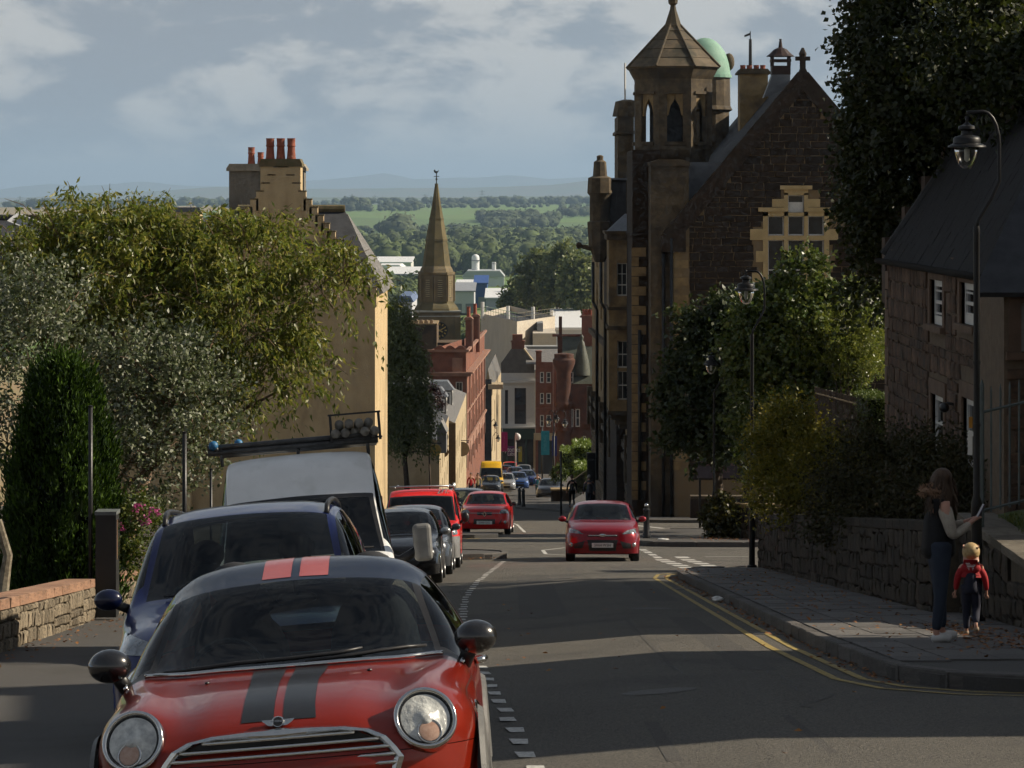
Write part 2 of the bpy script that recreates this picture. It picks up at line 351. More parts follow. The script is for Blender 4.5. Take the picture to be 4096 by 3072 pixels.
def kerbs(parent, line, h, side, y0, y1, ln=.92):
    pts = [(x, y) for (y, x) in line if y0 - 1 <= y <= y1 + 1]; its = []; d = 0; acc = []
    dense = []
    for (a, b) in zip(pts, pts[1:]):
        n = max(1, int(math.hypot(b[0] - a[0], b[1] - a[1]) / .05)); dense += [(a[0] + (b[0] - a[0]) * i / n, a[1] + (b[1] - a[1]) * i / n) for i in range(n)]
    step = int(ln / .05)
    for i in range(0, len(dense) - step, step):
        a, b = dense[i], dense[i + step]; c = ((a[0] + b[0]) / 2, (a[1] + b[1]) / 2); l = math.hypot(b[0] - a[0], b[1] - a[1])
        za, zb = G(*a), G(*b); d = Vector((b[0] - a[0], b[1] - a[1], zb - za)).normalized(); sd = d.cross(Vector((0, 0, 1))).normalized(); up = sd.cross(d)
        M = Matrix((sd, -up, d)).transposed().to_4x4(); M.translation = Vector((c[0], c[1], (za + zb) / 2 + h - .075)) - sd * side * .045
        its.append((M, (.13, .19 + rnd.uniform(0, .008), l - .012)))
    pieces(parent, 'kerb_stone', its, KERB, .02, .12)
kerbs(pave_r, KR, .115, -1, 22.9, 62.5)
kerbs(pave_l, KL, .13, 1, 40, 80)
kerbs(isl, KI, .13, -1, 86, 104, 1.4)
its = []
for row in range(5):                                   # flagstones of the right-hand pavement
    y = 25.2 + rnd.uniform(0, .5)
    while y < 60.5:
        l = rnd.uniform(.55, 1.05); x0 = float(np.interp(y, [p[0] for p in KR], [p[1] for p in KR])) + .17; wd = (5.08 - x0) / 4
        x = x0 + wd * (row + .5)
        if x + wd / 2 < 5.6:
            its.append((Matrix.Translation((x, y + l / 2, G(x, y + l / 2) + .108 + rnd.uniform(-.003, .004))) @ UPF(rnd.uniform(-.01, .01)), (wd - .014, .03, l - .016)))
        y += l
pieces(pave_r, 'paving_slab', its, SLAB, .008, .03)
# markings
def ribbon(name, line, wd, mt, dz=.006, dash=None, parent=road):
    pts = [Vector((x, y, 0)) for (y, x) in line]; dense = []
    for a, b in zip(pts, pts[1:]):
        n = max(1, int((b - a).length / .25)); dense += [a.lerp(b, i / n) for i in range(n)]
    dense.append(pts[-1]); m = MB(); s = 0; out = []
    def off(i, k):
        d = (dense[min(i + 1, len(dense) - 1)] - dense[max(i - 1, 0)]).normalized(); q = dense[i] + Vector((-d.y, d.x, 0)) * k; return (q.x, q.y, G(q.x, q.y) + dz)
    for i in range(len(dense) - 1):
        m.quad(off(i, wd / 2), off(i, -wd / 2), off(i + 1, -wd / 2), off(i + 1, wd / 2))
    return m.build(name, mt, parent)
BAY = [(13, .3), (16.5, .17), (24, -.1), (32, -.42), (41, -.68), (50, -.78), (58, -.7), (66, -.45), (74, -.2)]
y = 13.2
while y < 74:
    x = float(np.interp(y, [p[0] for p in BAY], [p[1] for p in BAY])); l = .42; j = rnd.uniform(-.015, .015)
    m = MB(); wv = [rnd.uniform(-.012, .012) for _ in range(8)]
    x2 = float(np.interp(y + l, [p[0] for p in BAY], [p[1] for p in BAY]))
    m.quad((x - .055 + wv[0] + j, y + wv[1], G(x, y) + .006), (x + .055 + wv[2] + j, y + wv[3], G(x, y) + .006), (x2 + .055 + wv[4] + j, y + l + wv[5], G(x2, y + l) + .006), (x2 - .055 + wv[6] + j, y + l + wv[7], G(x2, y + l) + .006))
    m.build('bay_dash', LINEW, road); y += l + .62
off = lambda ln, d: [(yy, xx - d) for yy, xx in ln]
YL = [(22.35, 6), (22.5, 4.6), (22.95, 3.55), (23.6, 3.1), (24.6, 2.88), (30, 2.8), (45, 2.87), (57, 2.93), (59.6, 3.12), (61.5, 3.7), (62.6, 4.4), (63.2, 5.6), (63.6, 8)]
ribbon('yellow_line', YL, .075, LINEY)
YL2 = [(22.05, 6), (22.2, 4.5), (22.7, 3.35), (23.4, 2.88), (24.6, 2.66), (30, 2.58), (45, 2.65), (57, 2.71), (59.9, 2.92), (61.9, 3.55), (63, 4.35), (63.6, 5.6), (64, 8)]
ribbon('yellow_line', YL2, .075, LINEY)
for k, (px0, px1, pyt, pyb, nn) in enumerate(((670, 683, 553, 572, 9), (690, 704, 557, 572, 6))):       # give-way dashes over the side road mouth
    for i in range(nn):
        y = 65.5 + i * 2.15; xc = (3.86 if k == 0 else 4.5) - .012 * (y - 66) - (0 if k else .0)
        ww = .17 if (k or i < 5) else .1
        m = MB(); m.quad((xc - ww, y, G(xc, y) + .006), (xc + ww, y, G(xc, y) + .006), (xc + ww - .02, y + 1.25, G(xc, y + 1.25) + .006), (xc - ww - .02, y + 1.25, G(xc, y + 1.25) + .006)); m.build('give_way_dash', LINEW, road)
ribbon('side_road_line', [(77.5, 5.0), (78.0, 9), (79, 16)], .12, LINEW)
for k in range(4):                                      # give-way dashes of the near side street, bottom right
    x = 4.35 + k * .62; y = 21.9 - k * .36
    m = MB(); m.quad((x - .2, y + .0, G(x, y) + .006), (x + .22, y - .16, G(x, y) + .006), (x + .24, y + .1, G(x, y) + .006), (x - .18, y + .28, G(x, y) + .006)); m.build('give_way_dash', LINEW, road)
ribbon('lane_line', [(104, .45), (118, .2), (128, -.35), (150, -1.0)], .1, LINEW)
ribbon('bay_end_line', [(78.6, 1.5), (79.6, .9), (83, .85), (85.5, 1.5), (86, 3)], .1, LINEW)
for q in (0, .22): ribbon('yellow_line', [(95.2, -1.45 + q), (96.0, -1.25 + q)], .08, LINEY)
ribbon('yellow_line', [(74.3, -1.7), (74.9, .0), (75.8, .5)], .09, LINEY)
ribbon('lane_line', [(111, 5.6), (116, 4.9), (121, 4.2)], .25, LINEW)

# ---------------------------------------------------------------- the far country
HAZEC = None
HILLM = mat('hill side', (.09, .12, .06), .95, (.13, .12, .07), .004)
def hills(name, D, base, prof, seed, depth):
    xs = np.linspace(-D * .3, D * .3, 120); m = MB(); top = []; fr = []; bk = []
    for x in xs:
        px = 512 + x / D * F; yy = np.interp(px, [p[0] for p in prof], [p[1] for p in prof]) + 2.2 * noise2(x, seed * 50, D * .012, seed) * (1 if D > 15000 else .6)
        top.append((x, D, PZ(yy, D))); fr.append((x, D - depth, base)); bk.append((x, D + depth, base))
    n = len(xs); m.add(fr + top + bk, [(i, i + 1, n + i + 1, n + i) for i in range(n - 1)] + [(n + i, n + i + 1, 2 * n + i + 1, 2 * n + i) for i in range(n - 1)])
    return tag(m.build(name, HILLM, smooth=True), kind='structure')
hills('far_hills', 30000, -120, [(-400, 190), (0, 190), (50, 183), (90, 185), (140, 182), (180, 185), (240, 187), (330, 180), (385, 173), (410, 180), (450, 178), (510, 175), (545, 180), (592, 176), (700, 182), (1024, 186), (1400, 190)], 3, 2600)
hills('middle_hills', 17000, -90, [(-400, 199), (0, 198), (70, 196), (110, 192), (200, 188), (230, 187), (330, 189), (400, 187), (480, 188), (560, 184), (600, 180), (1024, 186), (1400, 196)], 5, 1800)
hills('low_ridge', 10500, -60, [(-400, 203), (0, 202), (120, 201), (230, 200), (330, 197), (420, 198), (540, 196), (620, 195), (1024, 198), (1400, 202)], 8, 900)
def ico1():
    t = (1 + 5 ** .5) / 2
    v = np.array([(-1, t, 0), (1, t, 0), (-1, -t, 0), (1, -t, 0), (0, -1, t), (0, 1, t), (0, -1, -t), (0, 1, -t), (t, 0, -1), (t, 0, 1), (-t, 0, -1), (-t, 0, 1)], float); v /= np.linalg.norm(v[0])
    f = [(0, 11, 5), (0, 5, 1), (0, 1, 7), (0, 7, 10), (0, 10, 11), (1, 5, 9), (5, 11, 4), (11, 10, 2), (10, 7, 6), (7, 1, 8), (3, 9, 4), (3, 4, 2), (3, 2, 6), (3, 6, 8), (3, 8, 9), (4, 9, 5), (2, 4, 11), (6, 2, 10), (8, 6, 7), (9, 8, 1)]
    cache = {}; v = list(v); nf = []
    def mid(a, b):
        k = (min(a, b), max(a, b))
        if k not in cache: p = (v[a] + v[b]) / 2; v.append(p / np.linalg.norm(p)); cache[k] = len(v) - 1
        return cache[k]
    for a, b, c in f: x, y, z = mid(a, b), mid(b, c), mid(c, a); nf += [(a, x, z), (b, y, x), (c, z, y), (x, y, z)]
    return np.array(v), np.array(nf)
IV, IF = ico1()
def tree_mass(name, spots, mt, cards=60, label=None):
    """spots: (x, y, zbase, height, radius). Each tree a knobbly core with leafy tufts standing off it."""
    Vs = []; Fs = []; b = 0
    for (x, y, z, h, r) in spots:
        c = np.array((x, y, z + h * .56)); k = 1 + NR.uniform(-.2, .2, (len(IV), 1)); v = IV * k * np.array((r, r, h * .46)) * .9 + c
        Vs.append(v); Fs.append(IF + b); b += len(v)
        d = NR.normal(size=(cards, 3)); d[:, 1] = -abs(d[:, 1]) * .7; d /= np.linalg.norm(d, axis=1)[:, None]; ctr = c + d * np.array((r, r, h * .46)) * NR.uniform(.85, 1.1, (cards, 1))
        u = np.cross(d, NR.normal(size=(cards, 3))); u /= np.linalg.norm(u, axis=1)[:, None]; w2 = np.cross(d, u); w2 += d * NR.uniform(-.5, .9, (cards, 1)); s = r * NR.uniform(.1, .24, (cards, 1))
        Vs.append(np.stack([ctr - u * s, ctr + u * s, ctr + w2 * s * 1.2], 1).reshape(-1, 3)); Fs.append(np.arange(cards * 3).reshape(-1, 3) + b); b += cards * 3
    o = np_mesh(name, np.concatenate(Vs), np.concatenate(Fs), mt); return o
WOODM = mat('far foliage', (.085, .115, .035), .9, (.05, .07, .022), .12, island=.4)
WOODB = mat('far foliage bluish', (.075, .1, .045), .9, (.05, .065, .03), .12, island=.4)
sp = []
def scatter(n, px0, px1, y0, y1, h0, h1, zf=None, rr=.42):
    for _ in range(n):
        Y = rnd.uniform(y0, y1); X = PX(rnd.uniform(px0, px1), Y); h = rnd.uniform(h0, h1); sp.append((X, Y, far_h(X, Y) - 1, h, h * rr * rnd.uniform(.8, 1.25)))
scatter(420, -60, 660, 2000, 2500, 14, 22); scatter(160, 330, 660, 1750, 2000, 14, 20); scatter(120, 440, 640, 2550, 2800, 14, 20)
tag(tree_mass('wood', sp, WOODM), 'dense wood stretching across the plain below the fields', 'wood', kind='stuff')
sp = []
for (px0, px1, Y, n, h) in ((20, 600, 5200, 120, 9), (330, 420, 4700, 26, 12), (335, 470, 6000, 60, 12), (470, 600, 5900, 80, 14), (350, 470, 3350, 60, 8), (480, 560, 4000, 90, 13), (485, 555, 3700, 70, 11), (560, 640, 4300, 70, 12), (360, 600, 2950, 50, 6), (-20, 330, 3600, 140, 14), (-20, 240, 6200, 110, 16), (0, 1000, 7200, 160, 14), (350, 365, 4700, 8, 20), (390, 402, 2900, 6, 24)):
    for _ in range(n):
        y = Y + rnd.gauss(0, 30 + Y * .006); x = PX(rnd.uniform(px0, px1), y); hh = h * rnd.uniform(.6, 1.3); sp.append((x, y, far_h(x, y) - 1, hh, hh * rnd.uniform(.5, .8)))
tag(tree_mass('field_trees', sp, WOODB, 60), 'lines of hedgerow trees between the distant green fields', 'trees', kind='stuff')
sp = []
scatter(60, 370, 420, 900, 1300, 10, 15); scatter(45, 372, 415, 520, 640, 9, 13); scatter(60, 560, 600, 800, 1200, 16, 22); scatter(70, 440, 600, 1680, 1900, 12, 16); scatter(16, 440, 480, 700, 760, 8, 12); scatter(26, 480, 530, 640, 760, 8, 12)
tag(tree_mass('town_trees', sp, WOODM, 200), 'green trees between the white works sheds of the plain', 'trees', kind='stuff')
# repairs, seams and covers in the road
def patch_sheet(x0, x1, y0, y1, nm='road_patch'):
    ny = max(2, int((y1 - y0) / 1.5)); m = MB()
    for i in range(ny):
        a, b = y0 + (y1 - y0) * i / ny, y0 + (y1 - y0) * (i + 1) / ny; m.quad((x0, a, G(x0, a) + .003), (x1, a, G(x1, a) + .003), (x1, b, G(x1, b) + .003), (x0, b, G(x0, b) + .003))
    m.build(nm, PATCH, road)
for q in ((.9, 1.9, 17.4, 20.5), (1.4, 2.3, 26, 38), (.1, .75, 40, 61), (-.1, 2.2, 80.5, 83), (1.2, 2.6, 63, 67), (2.0, 2.45, 44, 57)): patch_sheet(*q)
for (x, y) in ((1.15, 23.5), (1.9, 41), (.9, 58)):
    m = MB().lathe([(0, .005), (.27, .005), (.3, .004)], 24, Matrix.Translation((x, y, G(x, y))) @ Matrix.Rotation(math.atan(-.1), 4, 'X') @ Matrix.Rotation(math.atan(-.08 if x < 1.5 else 0), 4, 'Y')); m.build('manhole_cover', mat('cast iron cover', (.08, .073, .064), .6, (.05, .046, .042), 60, bump=.8, bscale=60), road)
for (x, y) in ((2.86, 33.2), (2.86, 50)): MB().box(-.2, .2, -.25, .25, -.01, .006, M=Matrix.Translation((x, y, G(x, y))) @ Matrix.Rotation(math.atan(-.1), 4, 'X')).build('drain_grate', MATS['cast iron cover'], road)
for k in range(5):                      # tarred cracks
    x = rnd.uniform(-.3, 2.6); y = rnd.uniform(17, 60); pts = [(y, x)]
    for _ in range(14): y += rnd.uniform(.15, .5); x += rnd.gauss(0, .09); pts.append((y, x))
    ribbon('tar_seam', pts, .014, TAR, .0035)
# ================================================================ vehicles
def pchip(t, Y):
    """monotone cubic through Y (n, ...) at 0..n-1, sampled at t"""
    Y = np.asarray(Y, float); n = len(Y); d = np.diff(Y, axis=0); s = np.zeros_like(Y)
    a, b = d[:-1], d[1:]; ok = a * b > 0
    with np.errstate(divide='ignore', invalid='ignore'): h = np.where(ok, 2 * a * b / (a + b), 0)
    s[1:-1] = np.nan_to_num(h); s[0] = d[0]; s[-1] = d[-1]
    t = np.clip(np.asarray(t, float), 0, n - 1 - 1e-9); i = t.astype(int); x = t - i
    sh = (slice(None),) + (None,) * (Y.ndim - 1); x = x[sh]
    return (2 * x**3 - 3 * x**2 + 1) * Y[i] + (x**3 - 2 * x**2 + x) * s[i] + (-2 * x**3 + 3 * x**2) * Y[i + 1] + (x**3 - x**2) * s[i + 1]
class Skin:
    """body surface from rows of control points (half of the car, centre line first), mirrored"""
    def __init__(s, rows):
        A = np.array(rows, float); B = A[:, :0:-1].copy(); B[:, :, 0] *= -1
        s.A = np.concatenate([B, A], 1); s.nc = A.shape[1] - 1; s.nr = len(rows)
    def at(s, u, v):
        u = np.atleast_1d(np.asarray(u, float)); v = np.atleast_1d(np.asarray(v, float))
        C = np.swapaxes(pchip(v + s.nc, np.swapaxes(s.A, 0, 1)), 0, 1); d = np.diff(C, axis=0); S = np.zeros_like(C); a, b = d[:-1], d[1:]
        with np.errstate(divide='ignore', invalid='ignore'): S[1:-1] = np.nan_to_num(np.where(a * b > 0, 2 * a * b / (a + b), 0))
        S[0] = d[0]; S[-1] = d[-1]; t = np.clip(u, 0, s.nr - 1 - 1e-9); i = t.astype(int); x = (t - i)[:, None]; k = np.arange(len(u))
        return (2 * x**3 - 3 * x**2 + 1) * C[i, k] + (x**3 - 2 * x**2 + x) * S[i, k] + (-2 * x**3 + 3 * x**2) * C[i + 1, k] + (x**3 - x**2) * S[i + 1, k]
    def grid(s, us, vs):
        C = pchip(np.asarray(vs) + s.nc, np.swapaxes(s.A, 0, 1)); C = np.swapaxes(C, 0, 1); return pchip(us, C)
    def nrm(s, u, v, e=.03):
        a = s.at(u, np.asarray(v) + e) - s.at(u, np.asarray(v) - e); b = s.at(np.asarray(u) + e, v) - s.at(np.asarray(u) - e, v)
        n = np.cross(a, b); n /= np.linalg.norm(n, axis=1)[:, None] + 1e-9; return n
    def patch(s, c, off=.006, n=8, m=8):
        """c: four (u, v) corners, counted round; a sheet lying just off the skin"""
        c = np.array(c, float); P_, Q = np.meshgrid(np.linspace(0, 1, n + 1), np.linspace(0, 1, m + 1), indexing='ij'); P_ = P_.ravel()[:, None]; Q = Q.ravel()[:, None]
        uv = (1 - P_) * (1 - Q) * c[0] + P_ * (1 - Q) * c[1] + P_ * Q * c[2] + (1 - P_) * Q * c[3]
        pts = s.at(uv[:, 0], uv[:, 1]); nn = s.nrm(uv[:, 0], uv[:, 1]); ctr = np.array((0, 2.0, .5))
        if ((pts - ctr) * nn).sum() < 0: nn = -nn
        f = [(i * (m + 1) + j, i * (m + 1) + j + 1, (i + 1) * (m + 1) + j + 1, (i + 1) * (m + 1) + j) for i in range(n) for j in range(m)]
        return pts + nn * off, f
def shell(sk, parent, region, mats, nu=6, nv=6, bu=(), bv=(), arches=(), wsplit=7.6):
    us = np.unique(np.round(np.concatenate([np.linspace(0, sk.nr - 1, (sk.nr - 1) * nu + 1), bu]), 4))
    bv = np.array(list(bv)); vs = np.unique(np.round(np.concatenate([np.linspace(-sk.nc, sk.nc, 2 * sk.nc * nv + 1), bv, -bv]), 4))
    V = sk.grid(us, vs); nv_ = len(vs); Vf = V.reshape(-1, 3); inside = np.zeros(len(Vf), bool)
    for (yc, zc, r) in arches:
        d = Vf[:, 1:] - (yc, zc); q = np.linalg.norm(d, axis=1); side = np.abs(Vf[:, 0]) > .55 * np.abs(Vf[:, 0]).max()
        ins = (q < r) & side; near = ins & (q > r - .07); k = (r / np.maximum(q, 1e-6))[:, None]
        Vf[near, 1:] = ((yc, zc) + d * k)[near]; inside |= ins & ~near
    groups = {}
    for i in range(len(us) - 1):
        for j in range(nv_ - 1):
            q = (i * nv_ + j, i * nv_ + j + 1, (i + 1) * nv_ + j + 1, (i + 1) * nv_ + j)
            if inside[list(q)].any(): continue
            k = region((us[i] + us[i + 1]) / 2, abs(vs[j] + vs[j + 1]) / 2)
            if k: groups.setdefault((k, (vs[j] > 0, us[i] < wsplit) if k == 'side_window' else 0), []).append(q)
    out = {}
    for (k, _s), fs in groups.items():
        fs = np.array(fs); ids, inv = np.unique(fs, return_inverse=True); o = np_mesh(k, Vf[ids], inv.reshape(fs.shape), mats[k], parent, True); out[k] = o
    return out
def overlay(sk, parent, name, c, mt, off=.006, n=8, m=8, both=True):
    res = []
    for sgn in ((1, -1) if both else (1,)):
        v, f = sk.patch([(u, sgn * q) for u, q in c], off, n, m); res.append(np_mesh(name, v, np.array(f), mt, parent, True))
    return res
_wm = {}
def wheel(parent, x, y, r, wd=.2, rim=None, spokes=5):
    key = (rim or ALLOY).name + str(spokes)
    if key not in _wm:
        M = Matrix.Rotation(R(90), 4, 'Y')
        t = MB().lathe([(.62, -.33), (.66, -.36), (.9, -.37), (.97, -.33), (1, -.2), (1, .2), (.97, .33), (.9, .37), (.66, .36), (.62, .33)], 32, M, cap=False)
        d = MB().lathe([(0, .2), (.12, .22), (.14, .18), (.5, .12)], 24, M); d.lathe([(.56, .1), (.62, .33), (.66, .35), (.62, .36), (.58, .3), (.52, .1)], 32, M, cap=False)
        for k in range(spokes):
            a = 2 * math.pi * k / spokes; d.box(.16, .26, -.09, .09, .08, .6, M=Matrix.Rotation(a, 4, 'X'))
        d.lathe([(0, -.2), (.6, -.2), (.6, -.1), (0, -.1)], 20, M)
        a, b = t.build('tyre', RUBBER, smooth=50), d.build('rim', rim or ALLOY, smooth=40)
        _wm[key] = (a.data, b.data)
        for o in (a, b): bpy.data.objects.remove(o)
    t, d = _wm[key]; s = 1 if x > 0 else -1
    o = link('wheel', t, parent); o.location = (x, y, r); o.scale = (wd / .7 * s, r, r); c = link('rim', d, o); return o
def seat(parent, x, y, z, mt=DARKIN, sc=1.0):
    m = MB(); m.ball((x, y, z + .42 * sc), .23 * sc, .09 * sc, .36 * sc, 12, 8); m.ball((x, y + .03, z + .83 * sc), .13 * sc, .06, .11 * sc, 12, 8); m.box(x - .22 * sc, x + .22 * sc, y - .5 * sc, y, z - .05, z + .12)
    return m.build('seat', mt, parent, smooth=40)
def plate(parent, s, sk, u, mt=None, z=None, y=None, w=.52):
    p = sk.at([u], [0])[0]; y = p[1] - .022 if y is None else y; z = p[2] if z is None else z
    o = MB().box(-w / 2, w / 2, y, y + .012, z - .056, z + .056).build('number_plate', mat('number plate', (.66, .66, .62), .5, (.58, .58, .55), 9), parent)
    text(s, .098, Matrix.Translation((0, y - .003, z)) @ FACE, BLACKP, o, sx=.88); return o
def place(root, X, Y, yaw=0, dz=0, dy=0):
    """stand a car (built at the origin, nose at y=0 towards the camera) on the sloping road"""
    e = 1.5; z0 = G(X, Y + .7); z1 = G(X, Y + 3.2); pitch = math.atan((z1 - z0) / 2.5); roll = math.atan((G(X + .7, Y + 1.5) - G(X - .7, Y + 1.5)) / 1.4)
    root.matrix_basis = Matrix.Translation((X, Y, z0 - .7 * math.tan(pitch) + dz)) @ Matrix.Rotation(yaw, 4, 'Z') @ Matrix.Rotation(pitch, 4, 'X') @ Matrix.Rotation(-roll, 4, 'Y')
def mirror(parent, x, y, z, mt, rx=.1, ry=.07, rz=.075, stalk=None):
    for s in (-1, 1):
        m = MB().ball((s * x, y, z), rx, ry, rz, 18, 12); o = m.build('wing_mirror', mt, parent, True)
        st = MB().tube([(s * (x - rx * .55), y + .01, z - rz * .5), (s * (x - rx - .06), y + .06, z - rz * 1.2)] if not stalk else [(s * a, b, c) for a, b, c in stalk], [.03, .035] if not stalk else .035, 10); st.build('mirror_stalk', BLACKP, o, True)
def cabin(parent, W, yc, zc, yr, zf=.35, wheel_x=None, seats=True, sy=None, zs=.45, sc=1.0):
    m = MB().box(-W * .93, W * .93, yc + .05, yr, zf, zf + .05); m.box(-W * .9, W * .9, yc - .05, yc + .4, zf, zc - .1); m.box(-W * .85, W * .85, yr - .1, yr, zf, zc); m.build('cabin_floor', DARKIN, parent)
    sy = sy or yc + 1.15
    if seats:
        for x in (-.36, .36): seat(parent, x * W / .85, sy, zs, sc=sc)
    if wheel_x is not None:
        m = MB(); T = Matrix.Translation((wheel_x, yc + .5, zc - .02)) @ Matrix.Rotation(R(68), 4, 'X')
        m.tube([T @ Vector((.18 * math.cos(a), .18 * math.sin(a), 0)) for a in [2 * math.pi * i / 24 for i in range(25)]], .016, 8); m.box(-.17, .17, -.02, .02, -.01, .01, M=T); m.build('steering_wheel', BLACKP, parent, smooth=40)

# ---------------------------------------------------------------- the red hatchback in front
MINI_RED = paint('orange red metallic paint', (.23, .014, .004), .3, .33)
ROOFBLK = mat('blue black roof paint', (.006, .01, .026), .3, (.005, .009, .022), 30, coat=.45, spec=.2)
STRIPE = mat('matt black stripe', (.016, .018, .022), .3, (.02, .022, .026), 30, coat=.15, spec=.25)
ROOFRED = mat('pinkish red roof stripe', (.42, .075, .06), .35, (.38, .065, .055), 30, coat=.8)
ARCHGR = mat('grey arch plastic', (.12, .12, .115), .55, (.09, .09, .088), 30, bump=.1, bscale=200)
def make_front_car():
    t = thing('parked_car', 'orange red hatchback with black bonnet stripes and round headlights, nearest the camera', 'car', group='cars parked in the left bay')
    rows = [
     [(0, .1, .17), (.28, .11, .17), (.48, .15, .17), (.66, .27, .17), (.77, .42, .17), (.82, .62, .17), (.83, .85, .17)],
     [(0, .02, .36), (.28, .03, .36), (.48, .07, .36), (.67, .2, .36), (.78, .38, .36), (.83, .6, .36), (.83, .85, .36)],
     [(0, 0, .53), (.28, .01, .53), (.48, .05, .53), (.67, .18, .53), (.785, .37, .53), (.83, .6, .53), (.835, .85, .5)],
     [(0, .035, .63), (.28, .045, .63), (.48, .075, .63), (.675, .18, .63), (.79, .38, .62), (.83, .6, .6), (.835, .85, .55)],
     [(0, .09, .715), (.28, .1, .71), (.45, .13, .695), (.655, .22, .71), (.78, .4, .69), (.828, .62, .64), (.838, .86, .5)],
     [(0, .25, .80), (.27, .26, .793), (.44, .275, .768), (.615, .31, .80), (.745, .47, .775), (.815, .66, .7), (.838, .9, .45)],
     [(0, .6, .868), (.27, .61, .862), (.46, .63, .832), (.61, .66, .857), (.735, .75, .82), (.815, .84, .7), (.84, .95, .4)],
     [(0, 1.1, .905), (.3, 1.12, .905), (.5, 1.18, .90), (.672, 1.3, .90), (.77, 1.22, .86), (.83, 1.15, .7), (.84, 1.1, .25)],
     [(0, 1.75, 1.295), (.27, 1.77, 1.285), (.44, 1.8, 1.265), (.572, 1.87, 1.225), (.795, 1.75, .90), (.84, 1.7, .65), (.835, 1.7, .2)],
     [(0, 2.2, 1.385), (.27, 2.2, 1.375), (.46, 2.2, 1.345), (.6, 2.22, 1.27), (.81, 2.3, .91), (.845, 2.3, .65), (.835, 2.3, .2)],
     [(0, 3.05, 1.35), (.27, 3.05, 1.34), (.45, 3.04, 1.31), (.575, 3.0, 1.245), (.79, 2.95, .92), (.84, 2.9, .65), (.83, 2.85, .25)],
     [(0, 3.5, .98), (.27, 3.5, .98), (.45, 3.48, .97), (.6, 3.42, .96), (.77, 3.3, .93), (.83, 3.2, .68), (.83, 3.1, .3)],
     [(0, 3.66, .7), (.28, 3.65, .7), (.5, 3.6, .7), (.68, 3.5, .7), (.78, 3.4, .7), (.82, 3.3, .6), (.83, 3.2, .3)],
     [(0, 3.68, .25), (.28, 3.67, .25), (.5, 3.6, .25), (.68, 3.5, .25), (.77, 3.4, .25), (.82, 3.3, .25), (.82, 3.2, .25)]]
    sk = Skin(rows)
    def reg(u, v):
        if 7.02 < u < 7.96 and v < 2.88: return 'windscreen'
        if 10.12 < u < 10.9 and v < 2.8: return 'rear_window'
        if 7.18 < u < 8.75 and 3.1 < v < 3.92 or 8.85 < u < 10.6 and 3.1 < v < 3.92: return 'side_window'
        if u > 7 and u < 11 and v < 3.97: return 'roof' if u > 7.96 and v < 3.1 else 'window_surround'
        if 2.43 < u < 2.465 and v < 5.4: return None
        return 'bumper' if u < 2.45 and v < 5.4 else 'body'
    sh = shell(sk, t, reg, dict(windscreen=GLASS, rear_window=GLASS, side_window=glass('dark car glass', (.2, .22, .22)), roof=ROOFBLK, window_surround=BLACKP, bumper=MINI_RED, body=MINI_RED), 10, 7, (7.02, 7.96, 10.12, 10.9, 7.18, 8.75, 8.85, 10.6, 2.43, 2.465), (2.88, 2.8, 3.1, 3.92, 3.97, 5.4), ((.74, .3, .33), (3.2 - .02, .3, .33)), wsplit=8.8)
    body = sh['body']
    MB().box(-.79, .79, .5, 3.4, .16, .5).build('underbody', BLACKP, t)
    MB().box(-.42, .42, .2, .3, .3, .6).build('radiator', BLACKP, t)
    for sg in (1, -1):
        for c4 in (((3.3, 4.62), (3.3, 4.66), (6.95, 4.56), (6.95, 4.52)), ((7.05, 4.02), (7.05, 5.6), (7.09, 5.6), (7.09, 4.02)), ((8.86, 4.02), (8.86, 5.7), (8.89, 5.7), (8.89, 4.02))):
            v, f = sk.patch([(a, sg * b) for a, b in c4], .0018, 20, 4); np_mesh('panel_gap', v, np.array(f), BLACKP, body)
    # stripes
    for s, a, b in ((1, .02, .15), (-1, .02, .15)):
        for (nm, mt, u0, u1, k) in (('bonnet_stripe', STRIPE, 4.28, 6.96, .28), ('roof_stripe', ROOFRED, 8.04, 10.05, .27)):
            v, f = sk.patch([(u0, s * a / k), (u0, s * b / k), (u1, s * b / k), (u1, s * a / k)], .0025, 4, 26); np_mesh(nm, v, np.array(f), mt, sh['roof'] if nm[0] == 'r' else body, True)
    # headlights
    amber = mat('amber lens', (.4, .24, .17), .15, (.5, .34, .26), 60, coat=1)
    refl = mat('headlamp reflector', (.95, .95, .92), .22, (.7, .7, .68), 26, metal=.8, bump=1.0, bscale=20)
    for s in (-1, 1):
        c = Vector((s * .617, .132, .698)); n = Vector((s * .2, -.9, .4)).normalized(); T = Matrix.Translation(c) @ n.to_track_quat('Z', 'Y').to_matrix().to_4x4()
        h = MB().lathe([(.125, -.2), (.134, -.06), (.137, .0), (.134, .014), (.126, .02), (.118, .016), (.114, .0), (.114, -.03)], 40, T, cap=False).build('headlight', CHROME, t, True)
        MB().lathe([(0, -.03), (.05, -.027), (.09, -.016), (.112, .0)], 32, T, cap=False).build('reflector', refl, h, True)
        MB().lathe([(.113, .004), (.108, .006), (.103, .003)], 32, T, cap=False).build('seal', BLACKP, h, True)
        MB().lathe([(0, .0), (.03, .004), (.034, -.03)], 20, T @ Matrix.Translation((0, .015, -.012))).build('bulb_shield', CHROME, h, True)
        MB().lathe([(0, .004), (.03, .003), (.044, .0)], 24, T @ Matrix.Translation((s * .008, -.062, .016)), cap=False).build('indicator', amber, h, True)
        MB().lathe([(.046, .0), (.05, .008), (.054, .0)], 28, T @ Matrix.Translation((s * .008, -.062, .012)), cap=False).build('indicator_ring', CHROME, h, True)
